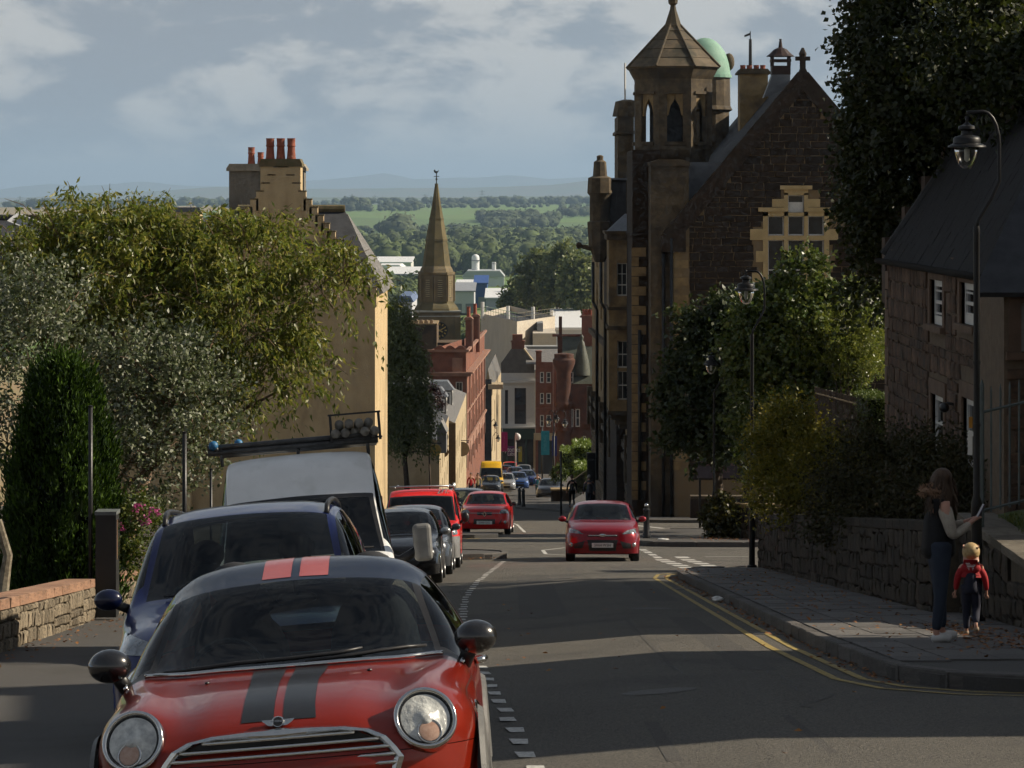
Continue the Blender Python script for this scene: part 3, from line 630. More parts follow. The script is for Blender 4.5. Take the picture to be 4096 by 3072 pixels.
        MB().lathe([(0, .02), (.03, .0195), (.032, .015), (.07, .0125), (.1, .006), (.114, .002)], 36, T, cap=False).build('lens', mat('fluted lamp glass', (.7, .71, .67), .12, (.36, .37, .36), 22, coat=1, bump=.4, bscale=30, spec=.6), h, True)
    # grille
    def gy(x): return .035 + .13 * abs(x) ** 2.1 - .012
    path = [(-.52, .555)] + [(-.49, .6), (-.45, .648), (-.38, .682), (-.28, .7), (-.14, .707), (0, .709), (.14, .707), (.28, .7), (.38, .682), (.45, .648), (.49, .6)] + [(.52, .555), (.5, .5), (.42, .47), (0, .455), (-.42, .47), (-.5, .5), (-.52, .555)]
    gp = [Vector((x, gy(x), z)) for x, z in path]
    m = MB(); n = len(gp)
    for i in range(n - 1):
        a, b = gp[i], gp[i + 1]; cin = Vector((0, 0, .57))
        def sec(p):
            d = Vector((-p.x * .9, 0, .57 - p.z)); d = d.normalized(); return (p + Vector((0, .03, 0)) - d * .004, p + Vector((0, -.012, 0)), p + d * .022 + Vector((0, -.018, 0)), p + d * .04 + Vector((0, -.006, 0)), p + d * .046 + Vector((0, .04, 0)))
        A, B = sec(a), sec(b)
        for k in range(4): m.quad(A[k], A[k + 1], B[k + 1], B[k])
    gr = m.build('grille', CHROME, t, smooth=50)
    bk = MB(); xs = np.linspace(-.5, .5, 25)
    for a, b in zip(xs, xs[1:]):
        def zt(x): return float(np.interp(x, [p[0] for p in path[:13]], [p[1] for p in path[:13]])) - .012
        bk.quad((a, gy(a) + .012, .47), (b, gy(b) + .012, .47), (b, gy(b) + .012, zt(b)), (a, gy(a) + .012, zt(a)))
    bk.build('grille_mesh', BLACKP, gr)
    for z in (.672, .638, .604, .57, .536, .502):
        hw = .5
        while zt(hw) < z + .008: hw -= .01
        MB().tube([(x, gy(x) - .006, z) for x in np.linspace(-hw, hw, 21)], .0085, 8).build('grille_bar', CHROME, gr, True)
    # emblem
    e = sk.at([4.15], [0])[0]; T = Matrix.Translation((0, e[1] - .014, e[2] + .006)) @ Matrix.Rotation(R(-28), 4, 'X')
    em = MB().lathe([(0, .008), (.024, .008), (.027, .004), (.027, -.01)], 28, T @ FACE)
    for s in (-1, 1):
        em.prism([T @ Vector((s * x, 0, z)) for x, z in ((.024, .013), (.07, .014), (.062, .004), (.05, -.006), (.04, -.013), (.022, -.015))], (0, -.003, 0), (0, .006, 0))
    eo = em.build('emblem', CHROME, t); MB().lathe([(0, .0095), (.02, .0095), (.021, .008)], 24, T @ FACE).build('emblem_disc', BLACKP, eo)
    text('MINI', .0165, T @ Matrix.Translation((0, -.0105, 0)) @ FACE, CHROME, eo, depth=.001, sx=1.15)
    # chrome line under the windows, wipers, mirrors, handles
    m = MB(); m.tube([Vector(q) + Vector((0, -.012, .012)) for q in sk.at([7.0] * 33, np.linspace(-3.15, 3.15, 33))], .0105, 8)
    for s in (-1, 1): m.tube([Vector(q) + Vector((s * .006, 0, .004)) for q in sk.at(np.linspace(7.0, 11, 24), [s * 3.98] * 24)], .011, 8)
    m.build('chrome_waistline', CHROME, t, True)
    def wip(name, pts):
        q = sk.at([p[0] for p in pts], [p[1] for p in pts]); nn = sk.nrm([p[0] for p in pts], [p[1] for p in pts]); nn = np.where((nn[:, 1] > 0)[:, None], -nn, nn)
        q = [Vector(a + b * .022) for a, b in zip(q, nn)]; o = MB().tube(q, [.006] + [.0105] * (len(q) - 2) + [.007], 6).build(name, BLACKP, t, True); return o
    wip('wiper', [(7.03, .2), (7.09, .9), (7.13, 1.5), (7.15, 2.1), (7.15, 2.6)]); wip('wiper', [(7.02, -2.5), (7.06, -1.6), (7.11, -.8), (7.12, -.1), (7.15, .7), (7.19, 1.1)])
    mirror(t, .845, 1.27, .972, mat('gloss black', (.012, .012, .013), .25, coat=1), .1, .085, .078, [(.82, 1.29, .93), (.78, 1.35, .85)])
    for s in (-1, 1):
        q = sk.at([8.55], [s * 4.3])[0]; MB().tube([(q[0] + s * .005, q[1] - .08, q[2]), (q[0] + s * .045, q[1] - .05, q[2] + .004), (q[0] + s * .05, q[1] + .05, q[2] + .004), (q[0] + s * .005, q[1] + .09, q[2])], .016, 10).build('door_handle', CHROME, t, True)
        q = sk.at([6.55], [s * 5.1])[0]; nn = Vector((s, -.25, .2)).normalized(); T2 = Matrix.Translation(q) @ nn.to_track_quat('Z', 'Y').to_matrix().to_4x4()
        o = MB().ball(q, .05, .03, .012, 14, 8, M=nn.to_track_quat('Z', 'Y').to_matrix().to_4x4()); o.build('side_repeater', CHROME, t, True)
        for yc in (.74, 3.18):
            m = MB(); K = 28
            for k in range(K):
                A = []
                for a in (math.pi * (-.06 + 1.12 * k / K), math.pi * (-.06 + 1.12 * (k + 1) / K)):
                    ca, sa = math.cos(a), math.sin(a); A.append([Vector((s * x, yc + r * ca, .3 + r * sa)) for x, r in ((.77, .318), (.852, .318), (.862, .345), (.858, .385), (.835, .4))])
                for q2 in range(4): m.quad(A[0][q2], A[0][q2 + 1], A[1][q2 + 1], A[1][q2])
            m.build('arch_trim', ARCHGR, t, smooth=50); wheel(t, s * .745, yc, .298, .2)
        MB().box(s * .8 - .045, s * .8 + .045, 1.08, 2.84, .17, .29).build('sill_trim', ARCHGR, t)
    for p in sk.at([6.55, 6.55], [1.35, -1.35]): MB().ball((p[0], p[1], p[2] + .004), .012, .016, .007, 10, 6).build('washer_jet', BLACKP, body)
    cabin(t, .8, 1.15, .88, 3.3, .3, -.34); 
    for x in (-.3, .3): seat(t, x, 2.85, .5, sc=.8)
    MB().ball((0, 1.8, 1.2), .1, .025, .034, 16, 8).tube([(0, 1.8, 1.2), (0, 1.74, 1.29)], .012, 6).build('rear_view_mirror', BLACKP, t, True)
    plate(t, 'SD59 KXV', sk, .95, y=-.02, z=.4) if False else None
    return t
fc = make_front_car(); place(fc, -.925, 12.46, R(.3), -.01)

# ---------------------------------------------------------------- other cars
def std_rows(L_, W, H, yc=1.15, zc=.98, yh=1.95, zh=None, zl=.72, z1=.82, z2=.92, yr=None, nose=.0, tailz=None, belt=.94, edge=.68, tail=.35, lip=.06):
    zh = zh or H - .07; yr = yr or L_ - .75; b = belt
    f = lambda *p: list(p)
    return [
     f((0, .06, .2), (.5 * W, .09, .2), (.85 * W, .24, .2), (.955 * W, .44, .2), (.99 * W, .62, .2), (W, .85, .2)),
     f((0, .0, .4), (.5 * W, .03, .4), (.87 * W, .18, .4), (.965 * W, .4, .4), (W, .6, .4), (W, .85, .4)),
     f((0, .02, .56), (.5 * W, .05, .56), (.87 * W, .2, .56), (.965 * W, .42, .56), (W, .62, .55), (W, .85, .5)),
     f((0, lip, zl), (.5 * W, lip + .03, zl), (.84 * W, .27, zl - .01), (.95 * W, .5, zl - .05), (.995 * W, .7, zl - .1), (W, .88, .52)),
     f((0, .26 + nose, z1), (.5 * W, .29 + nose, z1 - .01), (.8 * W, .42, z1 - .04), (.93 * W, .62, z1 - .1), (.995 * W, .78, .6), (W, .9, .4)),
     f((0, .66, z2), (.46 * W, .68, z2 - .005), (.78 * W, .78, z2 - .04), (.94 * W, .88, z2 - .11), (W, .95, .6), (W, 1.0, .25)),
     f((0, yc, zc), (.46 * W, yc + .03, zc), (.82 * W, yc + .17, zc - .02), (.955 * W, yc + .1, zc - .11), (W, yc + .1, .6), (.985 * W, yc + .1, .2)),
     f((0, yh, zh), (.4 * W, yh + .02, zh - .012), (edge * W, yh + .12, zh - .06), (.97 * W, yh, b), (W, yh, .6), (.985 * W, yh, .2)),
     f((0, yh + .7, H), (.4 * W, yh + .7, H - .012), ((edge + .02) * W, yh + .7, H - .08), (.97 * W, yh + .7, b + .02), (W, yh + .7, .6), (.985 * W, yh + .7, .2)),
     f((0, yr, H - .06), (.4 * W, yr, H - .07), (edge * W, yr - .03, H - .13), (.95 * W, yr - .1, b + .04), (.99 * W, yr - .1, .62), (.98 * W, yr - .15, .25)),
     f((0, yr + tail, b + .05), (.42 * W, yr + tail, b + .05), (.74 * W, yr + tail - .05, b + .03), (.9 * W, yr + tail - .16, b), (.97 * W, yr + tail - .25, .65), (.98 * W, yr + tail - .3, .3)),
     f((0, L_ - .03, .75), (.5 * W, L_ - .05, .75), (.8 * W, L_ - .14, .74), (.91 * W, L_ - .28, .7), (.96 * W, L_ - .4, .6), (.98 * W, L_ - .5, .4)),
     f((0, L_, .28), (.5 * W, L_ - .02, .28), (.82 * W, L_ - .12, .28), (.92 * W, L_ - .28, .28), (.96 * W, L_ - .4, .28), (.97 * W, L_ - .5, .28))]
HLENS = mat('headlamp unit', (.3, .32, .34), .08, (.04, .045, .05), 9, spec=.9, metal=.3, coat=1)
FOGL = mat('fog lamp', (.5, .5, .48), .15, (.3, .3, .3), 20, metal=.7)
def std_car(name, label, cat, rows, pm, roofm=None, group=None, plate_s=None, grille=(2.05, 2.55, .95), lower=(.35, 1.5, 1.0), head=((2.75, 1.25), (3.1, 2.55), (4.55, 2.55), (3.25, 1.35)), fog=None, bar=None, mirror_m=None, W=.9, wl=(.72, 3.4), wr=.32, gl=None, rails=None, zc=.98, H=1.48, yc=1.15, bars_m=None, wheel_x=-.38, arch=None, lowm=BLACKP, det=5):
    t = thing(name, label, cat, group=group); sk = Skin(rows); gl = gl or GLASS
    def reg(u, v):
        if 6.05 < u < 6.95 and v < 1.86: return 'windscreen'
        if 9.15 < u < 9.88 and v < 1.8: return 'rear_window'
        if 6.3 < u < 7.55 and 2.1 < v < 2.9 or 7.65 < u < 9.2 and 2.1 < v < 2.9: return 'side_window'
        if 6.95 < u < 9.1 and v < 1.95: return 'roof'
        return 'body'
    dk = glass('dark car glass', (.2, .22, .22))
    sh = shell(sk, t, reg, dict(windscreen=gl, rear_window=dk, side_window=dk, roof=roofm or pm, body=pm), det, det, (6.05, 6.95, 9.15, 9.88, 6.3, 7.55, 7.65, 9.2), (1.86, 1.8, 2.1, 2.9, 1.95), ((wl[0], wr, arch or wr + .045), (wl[1], wr, arch or wr + .045)))
    L_ = rows[-1][0][1]
    MB().box(-W * .92, W * .92, .45, L_ - .4, .17, .5).box(-W * .6, W * .6, .15, .5, .25, .62).build('underbody', BLACKP, t)
    overlay(sk, t, 'headlight', head, HLENS, .008, 8, 8)
    if grille: overlay(sk, t, 'grille', ((grille[0], -grille[2]), (grille[0], grille[2]), (grille[1], grille[2]), (grille[1], -grille[2])), lowm, .005, 4, 12, both=False)
    if lower: overlay(sk, t, 'lower_grille', ((lower[0], -lower[2] * .85), (lower[0], lower[2] * .85), (lower[1], lower[2]), (lower[1], -lower[2])), BLACKP, .005, 4, 12, both=False)
    for s in (-1, 1):
        for y in wl: wheel(t, s * (W - .11), y, wr, .21)
        if fog:
            q = sk.at([fog[0]], [s * fog[1]])[0]; MB().lathe([(0, .02), (.05, .016), (.058, .0), (.058, -.03)], 16, Matrix.Translation(q) @ Matrix.Rotation(s * R(18), 4, 'Z') @ FACE).build('fog_light', FOGL, t, True)
    if bar:
        for (u, hw, r) in bar: MB().tube([Vector(q) + Vector((0, -.014, 0)) for q in sk.at([u] * 15, np.linspace(-hw, hw, 15))], r, 6).build('chrome_bar', bars_m or CHROME, t, True)
    q = sk.at([6.1], [2.5])[0]; mirror(t, W + .09, q[1] + .1, q[2] + .06, mirror_m or pm)
    if plate_s: plate(t, plate_s, sk, 1.0)
    cabin(t, W * .9, yc, zc - .05, L_ - .6, .32, wheel_x, sc=1.0, sy=yc + 1.15, zs=.42 + (H - 1.48) * .6)
    w2 = [sk.at([6.05] * 6, np.linspace(a, a + 1.5, 6)) for a in (-1.4, .1)]
    MB().tube([Vector(p) + Vector((0, -.02, .02)) for p in w2[0]], .01, 5).tube([Vector(p) + Vector((0, -.02, .02)) for p in w2[1]], .01, 5).build('wiper', BLACKP, t)
    if rails:
        for s in (-1, 1): MB().tube([Vector(p) + Vector((0, 0, z)) for p, z in zip(sk.at(np.linspace(7.0, 9.0, 12), [s * 1.86] * 12), [.0] + [.045] * 10 + [.0])], .02, 8).build('roof_rail', rails, t, True)
    return t, sk
FOCUS_RED = paint('cherry red paint', (.2, .004, .012), .3, .32)
CLIO_RED = paint('bright red paint', (.5, .012, .012), .1, .3)
VAN_RED = paint('mail red paint', (.7, .018, .014), .0, .35)
BLUE = paint('deep blue paint', (.004, .012, .085), .3, .3)
BLACKC = paint('black car paint', (.012, .013, .016), .3, .25)
GREYC = paint('dark grey car paint', (.05, .055, .065), .4, .3)
SILV = paint('silver car paint', (.35, .36, .37), .6, .3)
MIDBL = paint('mid blue car paint', (.03, .07, .2), .35, .3)
YELL = paint('yellow van paint', (.75, .43, .01), .0, .4)
WHITEV = mat('dusty white van paint', (.82, .82, .8), .38, (.76, .76, .74), 3, coat=.5, stain=(.68, .68, .65), stscale=2)
# Blue people carrier behind the front car
t, sk = std_car('parked_car', 'deep blue people carrier with roof rails parked behind the orange red hatchback', 'car', std_rows(4.4, .86, 1.71, yc=1.0, zc=1.08, yh=1.75, zl=.78, z1=.92, z2=1.0, belt=1.02, edge=.72, lip=.05), BLUE, group='cars parked in the left bay', rails=BLACKP, W=.86, wl=(.8, 3.5), wr=.33, H=1.66, zc=1.08, yc=1.0, head=((2.8, 1.25), (3.0, 2.5), (4.5, 2.6), (3.4, 1.4)), det=8, mirror_m=paint('navy mirror shell', (.003, .006, .03), .1, .3))
place(t, -1.78, 19.6, R(.3))
# Red hatchback driving up
t, sk = std_car('driven_car', 'cherry red hatchback driving up the middle of the road', 'car', std_rows(4.35, .91, 1.48, yc=1.02, zc=1.0, yh=1.78, zl=.74, z1=.86, z2=.95, edge=.7), FOCUS_RED, plate_s='SH64 WSN', grille=(2.25, 2.5, .78), lower=(.3, 1.8, .8), fog=(1.05, 1.86), bar=((2.42, .74, .012),), W=.9, wl=(.82, 3.47), head=((2.55, 1.02), (2.75, 2.3), (4.15, 2.75), (3.2, 1.45)), det=7, yc=1.02, zc=1.0)
q = sk.at([2.45], [0])[0]; o = MB().ball((0, q[1] - .02, q[2]), .085, .012, .036, 20, 8).build('badge', CHROME, t, True); text('Ford', .038, Matrix.Translation((0, q[1] - .034, q[2])) @ FACE, mat('badge blue', (.01, .02, .12), .3), o)
overlay(sk, t, 'side_vent', ((.6, 1.1), (.6, 1.62), (1.2, 1.62), (1.65, .92)), BLACKP, .006, 6, 6)
MB().tube([(0, 2.4, 1.47), (0, 2.46, 1.64)], .006, 5).build('aerial', BLACKP, t)
place(t, 2.2, 72.9, R(-1.5))
# Red supermini facing us on the left
t, sk = std_car('parked_car', 'bright red supermini with a diamond badge facing uphill on the left', 'car', std_rows(4.06, .866, 1.45, yc=1.05, zc=1.0, yh=1.75, zl=.8, z1=.9, z2=.97, edge=.7), CLIO_RED, group='cars parked further down the left side', plate_s='SN66 OGL', grille=(2.35, 2.75, .55), lower=(.75, 1.75, 1.45), fog=(1.1, 1.7), bar=((2.6, 1.15, .012),), mirror_m=BLACKP, W=.866, wl=(.8, 3.38), head=((2.55, 1.15), (2.6, 2.45), (4.1, 2.6), (3.2, 1.35)), det=7, yc=1.05, zc=1.0)
q = sk.at([2.55], [0])[0]; T = Matrix.Translation((0, q[1] - .03, q[2] - .02)); m = MB()
for (a, b) in (((0, .1), (.07, 0)), ((.07, 0), (0, -.1)), ((0, -.1), (-.07, 0)), ((-.07, 0), (0, .1))): m.prism([T @ Vector((x, 0, z)) for x, z in (a, b, (b[0] * .5, b[1] * .5), (a[0] * .5, a[1] * .5))], (0, -.012, 0), (0, .012, 0))
m.build('badge', CHROME, t)
place(t, -.93, 100.9, R(-2))
# Two dark cars between the vans
t, sk = std_car('parked_car', 'black hatchback parked between the white van and the grey car', 'car', std_rows(4.2, .88, 1.5, edge=.7), BLACKC, group='cars parked in the left bay', mirror_m=SILV, W=.88, wl=(.8, 3.4), plate_s=None); place(t, -2.25, 58.6)
t, sk = std_car('parked_car', 'dark grey estate car parked right in front of the red van', 'car', std_rows(4.3, .88, 1.5, edge=.7), GREYC, group='cars parked in the left bay', W=.88, wl=(.8, 3.45)); place(t, -2.15, 63.7)
t, sk = std_car('parked_car', 'dark estate car with a pale reflecting roof parked behind the bright red supermini', 'car', std_rows(4.6, .9, 1.5, edge=.72), BLACKC, group='cars parked further down the left side', W=.9, wl=(.85, 3.6)); place(t, -1.75, 109)
t, sk = std_car('parked_car', 'black hatchback with one bright headlight in front of the yellow van', 'car', std_rows(4.1, .88, 1.5, edge=.7), BLACKC, group='cars parked further down the left side', W=.88, wl=(.8, 3.35), det=4); place(t, -1.75, 236)
for (px, Y, pm, lb, yaw) in ((505, 246, SILV, 'silver car beside the yellow van at the street bottom', 0), (519, 252, MIDBL, 'mid blue car facing uphill right of the silver car', 3), (528, 262, BLUE, 'dark blue car half hidden behind the mid blue car', 3), (516, 285, MIDBL, 'pale roofed blue car above the mid blue car at the street bottom', 2), (524, 305, SILV, 'small silver car beside the red vehicle far down the street', 0), (507, 300, BLUE, 'small dark blue car left of the red vehicle far down the street', 4), (548, 215, GREYC, 'dark grey car low beside the far pavement near the lamp cluster', -4)):
    t, sk = std_car('parked_car', lb, 'car', std_rows(4.2, .88, 1.5, edge=.7), pm, group='cars queued at the street bottom', W=.88, wl=(.8, 3.4), det=3); place(t, PX(px, Y), Y, R(yaw))
t, sk = std_car('parked_car', 'small red vehicle under the shop front far down the street', 'car', std_rows(3.9, .86, 1.7, edge=.78, yc=.9, yh=1.3, zl=.9, z1=1, z2=1.02, zc=1.08), VAN_RED, group='cars queued at the street bottom', W=.86, wl=(.7, 3.1), det=3); place(t, PX(510, 318), 318)
# vans
def van_rows(L_, W, H, yc=.75, zc=1.12, yh=1.45, zh=1.9, zl=.9, dome=.5, belt=1.1):
    f = lambda *p: list(p)
    return [
     f((0, .06, .25), (.5 * W, .08, .25), (.88 * W, .2, .25), (.97 * W, .4, .25), (W, .6, .25), (W, .8, .25)),
     f((0, 0, .5), (.5 * W, .02, .5), (.9 * W, .16, .5), (.98 * W, .36, .5), (W, .6, .5), (W, .8, .5)),
     f((0, .02, .72), (.5 * W, .04, .72), (.89 * W, .18, .72), (.98 * W, .38, .72), (W, .6, .7), (W, .8, .62)),
     f((0, .06, zl), (.5 * W, .08, zl), (.87 * W, .22, zl), (.97 * W, .42, zl - .02), (W, .62, zl - .1), (W, .84, .65)),
     f((0, .2, zl + .1), (.5 * W, .22, zl + .1), (.86 * W, .34, zl + .08), (.96 * W, .52, zl + .03), (W, .7, .78), (W, .9, .55)),
     f((0, .45, zl + .17), (.5 * W, .47, zl + .17), (.86 * W, .55, zl + .15), (.965 * W, .66, zl + .1), (W, .8, .75), (W, 1, .35)),
     f((0, yc, zc), (.5 * W, yc + .02, zc), (.88 * W, yc + .12, zc - .02), (.975 * W, yc + .1, zc - .06), (W, yc + .2, .75), (W, yc + .3, .3)),
     f((0, yh, zh), (.45 * W, yh + .02, zh - .01), (.8 * W, yh + .1, zh - .03), (.985 * W, yh, belt), (W, yh + .1, .75), (W, yh + .1, .3)),
     f((0, yh + dome, H), (.45 * W, yh + dome, H - .01), (.79 * W, yh + dome + .04, H - .05), (.985 * W, yh + dome + .1, belt), (W, yh + .7, .75), (W, yh + .7, .3)),
     f((0, L_ - .3, H), (.45 * W, L_ - .3, H - .01), (.8 * W, L_ - .3, H - .06), (.985 * W, L_ - .4, belt), (W, L_ - .5, .75), (W, L_ - .6, .3)),
     f((0, L_ - .05, H - .15), (.45 * W, L_ - .05, H - .15), (.8 * W, L_ - .07, H - .2), (.97 * W, L_ - .12, belt), (.99 * W, L_ - .15, .75), (.99 * W, L_ - .2, .3)),
     f((0, L_ - .02, .75), (.5 * W, L_ - .02, .75), (.85 * W, L_ - .03, .75), (.97 * W, L_ - .06, .72), (.98 * W, L_ - .08, .6), (.98 * W, L_ - .1, .3)),
     f((0, L_, .3), (.5 * W, L_, .3), (.85 * W, L_, .3), (.97 * W, L_ - .02, .3), (.98 * W, L_ - .04, .3), (.98 * W, L_ - .06, .3))]
def van(name, label, rows, pm, W, group=None, head=((2.2, 1.45), (2.4, 2.5), (4.2, 2.4), (3.4, 1.5)), low=None, wl=(.95, 3.9), wr=.33, mm=None, zc=1.1, det=5):
    t = thing(name, label, 'van', group=group); sk = Skin(rows)
    def reg(u, v):
        if 6.03 < u < 6.96 and v < 1.86: return 'windscreen'
        if 5.6 < u < 7.04 and v < 2.06 and u > 6.0: return 'windscreen_frame'
        if 6.35 < u < 7.9 and 2.14 < v < 2.92: return 'side_window'
        if u < 2.1: return 'bumper'
        return 'body'
    sh = shell(sk, t, reg, dict(windscreen=GLASS, windscreen_frame=BLACKP, side_window=glass('dark car glass'), bumper=low or BLACKP, body=pm), det, det, (6.03, 6.96, 7.04, 6.35, 7.9, 2.1, 6.0), (1.86, 2.06, 2.14, 2.92), ((wl[0], wr, wr + .06), (wl[1], wr, wr + .06)))
    L_ = rows[-1][0][1]; MB().box(-W * .93, W * .93, .5, L_ - .2, .2, .6).build('underbody', BLACKP, t); overlay(sk, t, 'headlight', head, HLENS, .008)
    overlay(sk, t, 'grille', ((2.2, -1.2), (2.2, 1.2), (3.0, 1.15), (3.0, -1.15)), BLACKP, .006, 4, 10, both=False)
    for s in (-1, 1):
        for y in wl: wheel(t, s * (W - .12), y, wr, .22)
    yc = rows[6][0][1]; cabin(t, W * .95, yc, zc, yc + 2.0, .5, -.42, sy=yc + 1.2, zs=.75)
    MB().box(-W * .93, W * .93, yc + 1.95, yc + 2.0, .5, rows[7][0][2] - .05).build('bulkhead', DARKIN, t)
    w2 = [sk.at([6.08] * 6, np.linspace(a, a + 1.5, 6)) for a in (-1.4, .1)]
    MB().tube([Vector(p) + Vector((0, -.025, .03)) for p in w2[0]], .012, 5).tube([Vector(p) + Vector((0, -.025, .03)) for p in w2[1]], .012, 5).build('wiper', BLACKP, t)
    return t, sk
t, sk = van('parked_van', 'tall white van with a roof rack and pipe carrier in the parking bay', van_rows(4.9, .97, 2.27, yc=.85, zc=1.16, yh=1.5, zh=1.78, zl=.92, dome=.75), WHITEV, .97, group='vans parked along the street', mm=WHITEV, det=8, wl=(.95, 3.85))
for s in (-1, 1):
    o = MB().box(s * 1.27 - .1, s * 1.27 + .1, .98, 1.1, 1.0, 1.4)
    mo = o.build('wing_mirror', mat('grey mirror shell', (.2, .2, .195), .55), t); b = mo.modifiers.new('bevel', 'BEVEL'); b.width = .05; b.segments = 3
    MB().tube([(s * .95, 1.1, 1.05), (s * 1.02, 1.07, 1.03), (s * 1.2, 1.05, 1.12)], .05, 8).build('mirror_arm', BLACKP, mo, True)
rk = mat('roof rack metal', (.1, .1, .1), .5, (.06, .06, .06), 9, metal=.5)
m = MB().tube([(-1.0, 2.35, 2.36), (.9, 2.35, 2.36)], .035, 8).tube([(-1.0, 2.35, 2.42), (.9, 2.35, 2.42)], .03, 8)
for x in (-.85, 0, .78): m.tube([(x, 2.35, 2.2), (x, 2.35, 2.42)], .02, 6)
for y in (3.3, 4.2): m.tube([(-.9, y, 2.36), (.9, y, 2.36)], .03, 8)
for x in (-.9, .85): m.tube([(x, 2.3, 2.4), (x, 4.6, 2.4)], .025, 6)
m.build('roof_rack', rk, t, True)
pc = thing('pipe_carrier', 'bundle of grey pipes lying on the roof rack of the white van', 'pipes')
pm_ = mat('grey plastic pipe', (.26, .25, .22), .5, (.16, .15, .13), 7, stain=(.06, .055, .05), stscale=3)
for i, (x, z) in enumerate(((.43, 2.46), (.54, 2.46), (.65, 2.46), (.76, 2.46), (.87, 2.46), (.48, 2.56), (.59, 2.56), (.7, 2.56), (.81, 2.56))): MB().tube([(x, 2.24 + .05 * (i % 3), z), (x, 4.7, z)], .052, 12).build('pipe', pm_, pc, True)
m = MB().box(.36, .95, 2.32, 2.36, 2.38, 2.4).box(.37, .4, 2.3, 2.36, 2.36, 2.68).box(.91, .94, 2.3, 2.36, 2.36, 2.68).box(.36, .95, 2.32, 2.36, 2.66, 2.68); m.build('strap_frame', BLACKP, pc)
for q in (t, pc): place(q, -2.06, 30.9, R(3.2))
pl = mat('blue cap', (.03, .16, .34), .5)
m = MB().ball((-.93, 2.33, 2.44), .055).ball((-.66, 2.6, 2.45), .05); o = m.build('roof_rack_cap', pl, t, True)
t, sk = van('parked_van', 'red mail van with a ladder rack parked behind the dark cars', van_rows(4.2, .9, 1.82, yc=1.0, zc=1.1, yh=1.55, zh=1.66, zl=.86, dome=.5, belt=1.05), VAN_RED, .9, group='vans parked along the street', low=mat('grey bumper', (.2, .2, .2), .5), wl=(.85, 3.4), wr=.31, zc=1.05)
mirror(t, 1.02, 1.3, 1.15, BLACKP, .09, .06, .12)
q = sk.at([7.35], [1.25])[0]; text('277', .17, Matrix.Translation((q[0], q[1] - .05, q[2] + .03)) @ Matrix.Rotation(R(70), 4, 'X'), WHITEP, t)
m = MB()
for s in (-1, 1): m.tube([(s * .62, 1.7, 1.86), (s * .62, 4.0, 1.9)], .02, 6)
for y in (1.8, 2.6, 3.4): m.tube([(-.75, y, 1.88), (.75, y, 1.88)], .022, 6); m.tube([(.75, y, 1.78), (.75, y, 1.95)], .02, 6)
m.build('ladder_rack', mat('aluminium rack', (.5, .5, .5), .35, metal=.9), t, True); place(t, -2.08, 68.3)
t, sk = van('parked_van', 'yellow van with a dark windscreen parked down the street on the left', van_rows(5.2, 1.0, 2.5, yc=.85, zc=1.2, yh=1.55, zh=1.95, zl=.95, dome=.6), YELL, 1.0, group='vans parked along the street', wl=(1.0, 4.1)); mirror(t, 1.13, 1.1, 1.35, BLACKP, .07, .06, .16); place(t, -1.7, 243)
t, sk = std_car('parked_car', 'dark blue car parked by the hotel sign, half hidden by the lamp post', 'car', std_rows(4.3, .9, 1.5, edge=.72), GREYC, W=.9, wl=(.8, 3.45)); place(t, 9.4, 116.2, R(-80))
# ================================================================ buildings
UZ = Vector((0, 0, 1))
BROWNST = mat('dark brown stone', (.036, .024, .016), .95, (.018, .013, .01), 5, bump=.6, bscale=22, objrand=.35, stain=(.03, .025, .02), stscale=1.5)
BROWNSTJ = mat('dark brown stone joined', (.036, .024, .016), .95, (.018, .013, .01), 5, bump=.6, bscale=22, island=.35)
MORTAR = mat('pale mortar', (.2, .14, .075), .95, (.2, .15, .09), 4, bump=.4, bscale=30)
TANST = mat('tan dressed sandstone', (.3, .215, .105), .88, (.19, .13, .065), 2.2, bump=.3, bscale=18, stain=(.1, .075, .05), stscale=.7, stlo=.52, sthi=.72)
TOWERST = mat('weathered tower stone', (.13, .1, .062), .92, (.062, .046, .03), 2.5, bump=.4, bscale=16, stain=(.05, .042, .033), stscale=.55, stlo=.47, sthi=.66)
CAPST = mat('mossy roof stone', (.13, .1, .065), .92, (.075, .06, .04), 2, bump=.5, bscale=14, stain=(.045, .042, .03), stscale=.8, objrand=.18)
REDST = mat('red sandstone', (.22, .09, .058), .88, (.15, .06, .04), 1.6, bump=.25, bscale=10, stain=(.13, .06, .04), stscale=.35)
PINKST = mat('pink sandstone', (.31, .175, .125), .88, (.24, .13, .095), 1.6, bump=.25, bscale=10)
HARL = mat('beige harling', (.54, .41, .235), .95, (.43, .32, .18), 1.6, bump=.6, bscale=30, stain=(.24, .175, .1), stscale=.4, stlo=.5, sthi=.74, zst=.5)
HARLG = mat('grey harled chimney', (.2, .185, .16), .95, (.13, .12, .1), 2, bump=.5, bscale=30, stain=(.07, .066, .055), stscale=1.1, zst=.4)
BEIGE = mat('cream render', (.45, .36, .23), .9, (.36, .285, .18), .8, bump=.2, bscale=20, stain=(.36, .28, .17), stscale=.5)
SLATE = mat('roof slate', (.07, .072, .08), .55, (.045, .047, .054), 3, bump=.3, bscale=30, objrand=.3)
SLATEJ = mat('roof slates joined', (.06, .062, .067), .75, (.038, .04, .044), 3, spec=.2, bump=.5, bscale=18, island=.3)
SLATEP = mat('pale slate', (.18, .17, .16), .6, (.12, .115, .11), 3, bump=.4, bscale=14, objrand=.25)
LEAD = mat('lead flashing', (.15, .16, .175), .5, (.11, .118, .13), 3)
MOSS = mat('mossy coping', (.1, .09, .045), .95, (.16, .12, .07), 4, bump=.6, bscale=20)
POT = mat('terracotta pot', (.3, .085, .05), .8, (.2, .06, .035), 5, stain=(.36, .3, .26), stscale=4, stlo=.62, sthi=.75)
